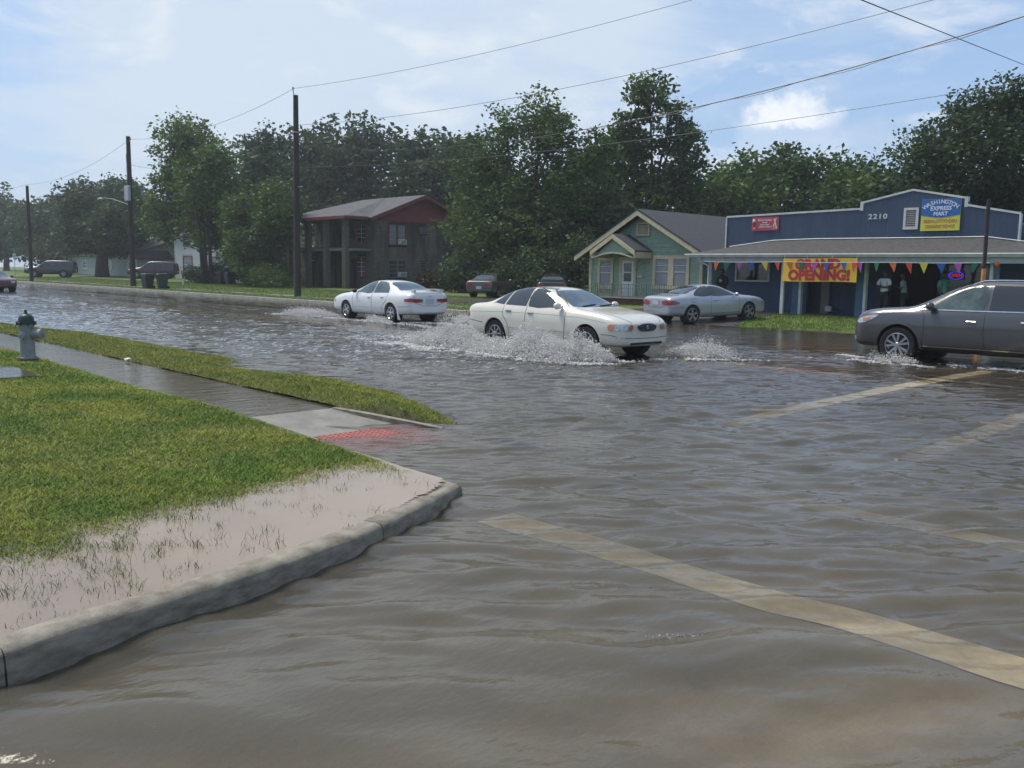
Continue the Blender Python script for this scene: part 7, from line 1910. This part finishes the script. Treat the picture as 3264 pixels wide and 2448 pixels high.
def drops(P, size, g, flat=1.0):
    n = len(P)
    A = g.normal(0, 1, (n, 3, 3)); q, _ = np.linalg.qr(A)
    sc = size[:, None] * g.uniform(.5, 1.5, (n, 3))
    V = np.einsum('vk,nk,nkj->nvj', OCT_V, sc, q); V[:, :, 2] *= flat
    V = V + P[:, None, :]
    F = (np.arange(n) * 4)[:, None, None] + OCT_F[None]
    return V.reshape(-1, 3), F.reshape(-1, 3)
def sheet(g, n, a, b, out, h, S, dens=1.0, thick=.06, fing=7.0, seed=0):
    """a thrown sheet of water: starts on line a-b, travels along 'out', ballistic arch of height h and reach S"""
    t = g.random(n); s = g.random(n) ** .85
    hh = h * (.18 + 1.9 * fbm(t * fing, s * 1.2 + seed, seed, 5) ** 1.8) * np.sin(np.pi * np.clip(t * .92 + .06, 0, 1)) ** .6
    z = hh * (4 * s * (1 - s) * .75 + (1 - s) * .18) + g.normal(0, thick, n) * (.3 + s)
    x = a[0] + (b[0] - a[0]) * t + out[0] * s * S + g.normal(0, .05, n); y = a[1] + (b[1] - a[1]) * t + out[1] * s * S + g.normal(0, .05, n)
    k = z > 0.0
    return np.stack([x, y, z], -1)[k], s[k]
def splash(name, label, parts, foams, seed, fs=1.0):
    g = np.random.default_rng(seed); Vs = []; Fs = []; o = 0
    def push(V, F):
        nonlocal o
        Vs.append(V); Fs.append(F + o); o += len(V)
    for (a, b, out, h, S, n) in parts:
        P, s = sheet(g, int(n * 1.5), a, b, out, h, S, thick=.075, seed=seed)
        push(*drops(P, g.uniform(.003, .011, len(P)) * (1 + .9 * (g.random(len(P)) < .08)), g))
        P2, s2 = sheet(g, n // 10, a, b, out, h * .4, S, thick=.03, seed=seed)     # denser clots low in the sheet
        push(*drops(P2, g.uniform(.012, .030, len(P2)), g))
    for (pts, w, n) in foams:            # frothy lines lying on the water
        pts = np.array(pts, float); d = np.r_[0, np.cumsum(np.hypot(*np.diff(pts, axis=0).T))]
        t = g.random(n) * d[-1]; x = np.interp(t, d, pts[:, 0]); y = np.interp(t, d, pts[:, 1])
        off = g.normal(0, 1, n) * w * (.35 + 1.1 * fbm(t * 1.4, t * 0, 6, 3)); x = x + off * .5; y = y + off
        k = fbm(x * 3.2, y * 5.0, 16, 4) + g.normal(0, .05, n) > .47; x, y = x[k], y[k]
        push(*drops(np.stack([x, y, g.uniform(-.004, .022, len(x)) * fs], -1), g.uniform(.010, .038, len(x)) * fs, g, flat=.45))
    return tag(mesh_np(name, np.concatenate(Vs), np.concatenate(Fs), M_spray), label, 'splash', kind='stuff')
# cream sedan: near side faces -y at y = 13.6
splash('car_splash', 'white spray thrown up around the cream sedan', [
    ((-14.6, 13.55), (-11.6, 13.45), (.10, -1.0), .62, 1.15, 11000), ((-12.9, 13.6), (-11.2, 13.6), (.25, -1.0), .50, .80, 7000),
    ((-16.9, 13.6), (-14.3, 13.55), (-.25, -1.0), .60, 1.0, 9000), ((-11.6, 15.5), (-10.6, 15.2), (.75, .5), .36, 1.15, 4200), ((-15.9, 15.5), (-15.0, 15.4), (-.8, .5), .30, .9, 2200)],
    [([(-17.6, 12.3), (-15.5, 12.2), (-13.0, 12.35), (-10.9, 12.75)], .20, 9000), ([(-17.2, 12.9), (-14.4, 13.1)], .28, 4500), ([(-13.5, 12.9), (-11.0, 13.3)], .22, 3500), ([(-19.0, 13.6), (-16.0, 13.9)], .30, 1600), ([(-10.9, 14.6), (-9.7, 15.9)], .22, 1800), ([(-19.5, 12.6), (-17, 12.4)], .12, 500)], 3)
splash('car_splash', 'low white spray around the wheels of the white sedan', [
    ((-29.3, 17.2), (-26.9, 17.4), (-.55, -.8), .40, .95, 6500), ((-24.9, 17.35), (-23.9, 17.3), (.3, -1.), .22, .6, 2000), ((-23.3, 19.3), (-22.0, 18.6), (.9, .2), .36, .9, 3500), ((-28.6, 19.5), (-27.4, 19.4), (-.5, .8), .3, .8, 2000)],
    [([(-30.5, 16.7), (-27.0, 16.8), (-25.6, 17.0)], .16, 3000), ([(-25.2, 16.9), (-23.2, 16.9)], .14, 1500), ([(-23.5, 18.0), (-19.5, 18.6)], .25, 2600), ([(-23.4, 17.1), (-20.5, 16.8)], .15, 900)], 4)
splash('car_splash', 'thin foam trailing from the wheels of the grey SUV', [
    ((-8.15, 18.4), (-7.3, 18.42), (-.1, -1), .10, .35, 1300), ((-8.4, 19.3), (-8.1, 18.8), (-.9, -.2), .10, .3, 700)],
    [([(-8.5, 18.0), (-7.9, 17.75), (-6.7, 17.85)], .06, 1600), ([(-6.9, 18.9), (-5.6, 18.6), (-3.5, 18.5)], .16, 2600), ([(-9.2, 18.9), (-8.5, 18.5)], .06, 500)], 5)
# little broken wave crests in the foreground
splash('wave_crest_foam', 'tiny bubbles and foam flecks on the foreground ripples', [],
       [([(-2.5, 3.35), (-1.95, 3.95)], .04, 160), ([(-1.75, 2.4), (-1.05, 2.75)], .05, 110), ([(-1.9, 2.2), (-1.3, 1.95)], .06, 60)], 8, fs=.13)
# faint haze in the air over the street
M_haze = bpy.data.materials.new('haze_air'); M_haze.use_nodes = True
_n = M_haze.node_tree.nodes; _n.clear(); _o = _n.new('ShaderNodeOutputMaterial'); _v = _n.new('ShaderNodeVolumePrincipled')
_v.inputs['Color'].default_value = (.86, .90, .95, 1); _v.inputs['Density'].default_value = .0007; _v.inputs['Anisotropy'].default_value = .2
M_haze.node_tree.links.new(_v.outputs[0], _o.inputs['Volume'])
tag(box('haze', -610, 610, -610, 610, -2, 24, M_haze), kind='stuff')
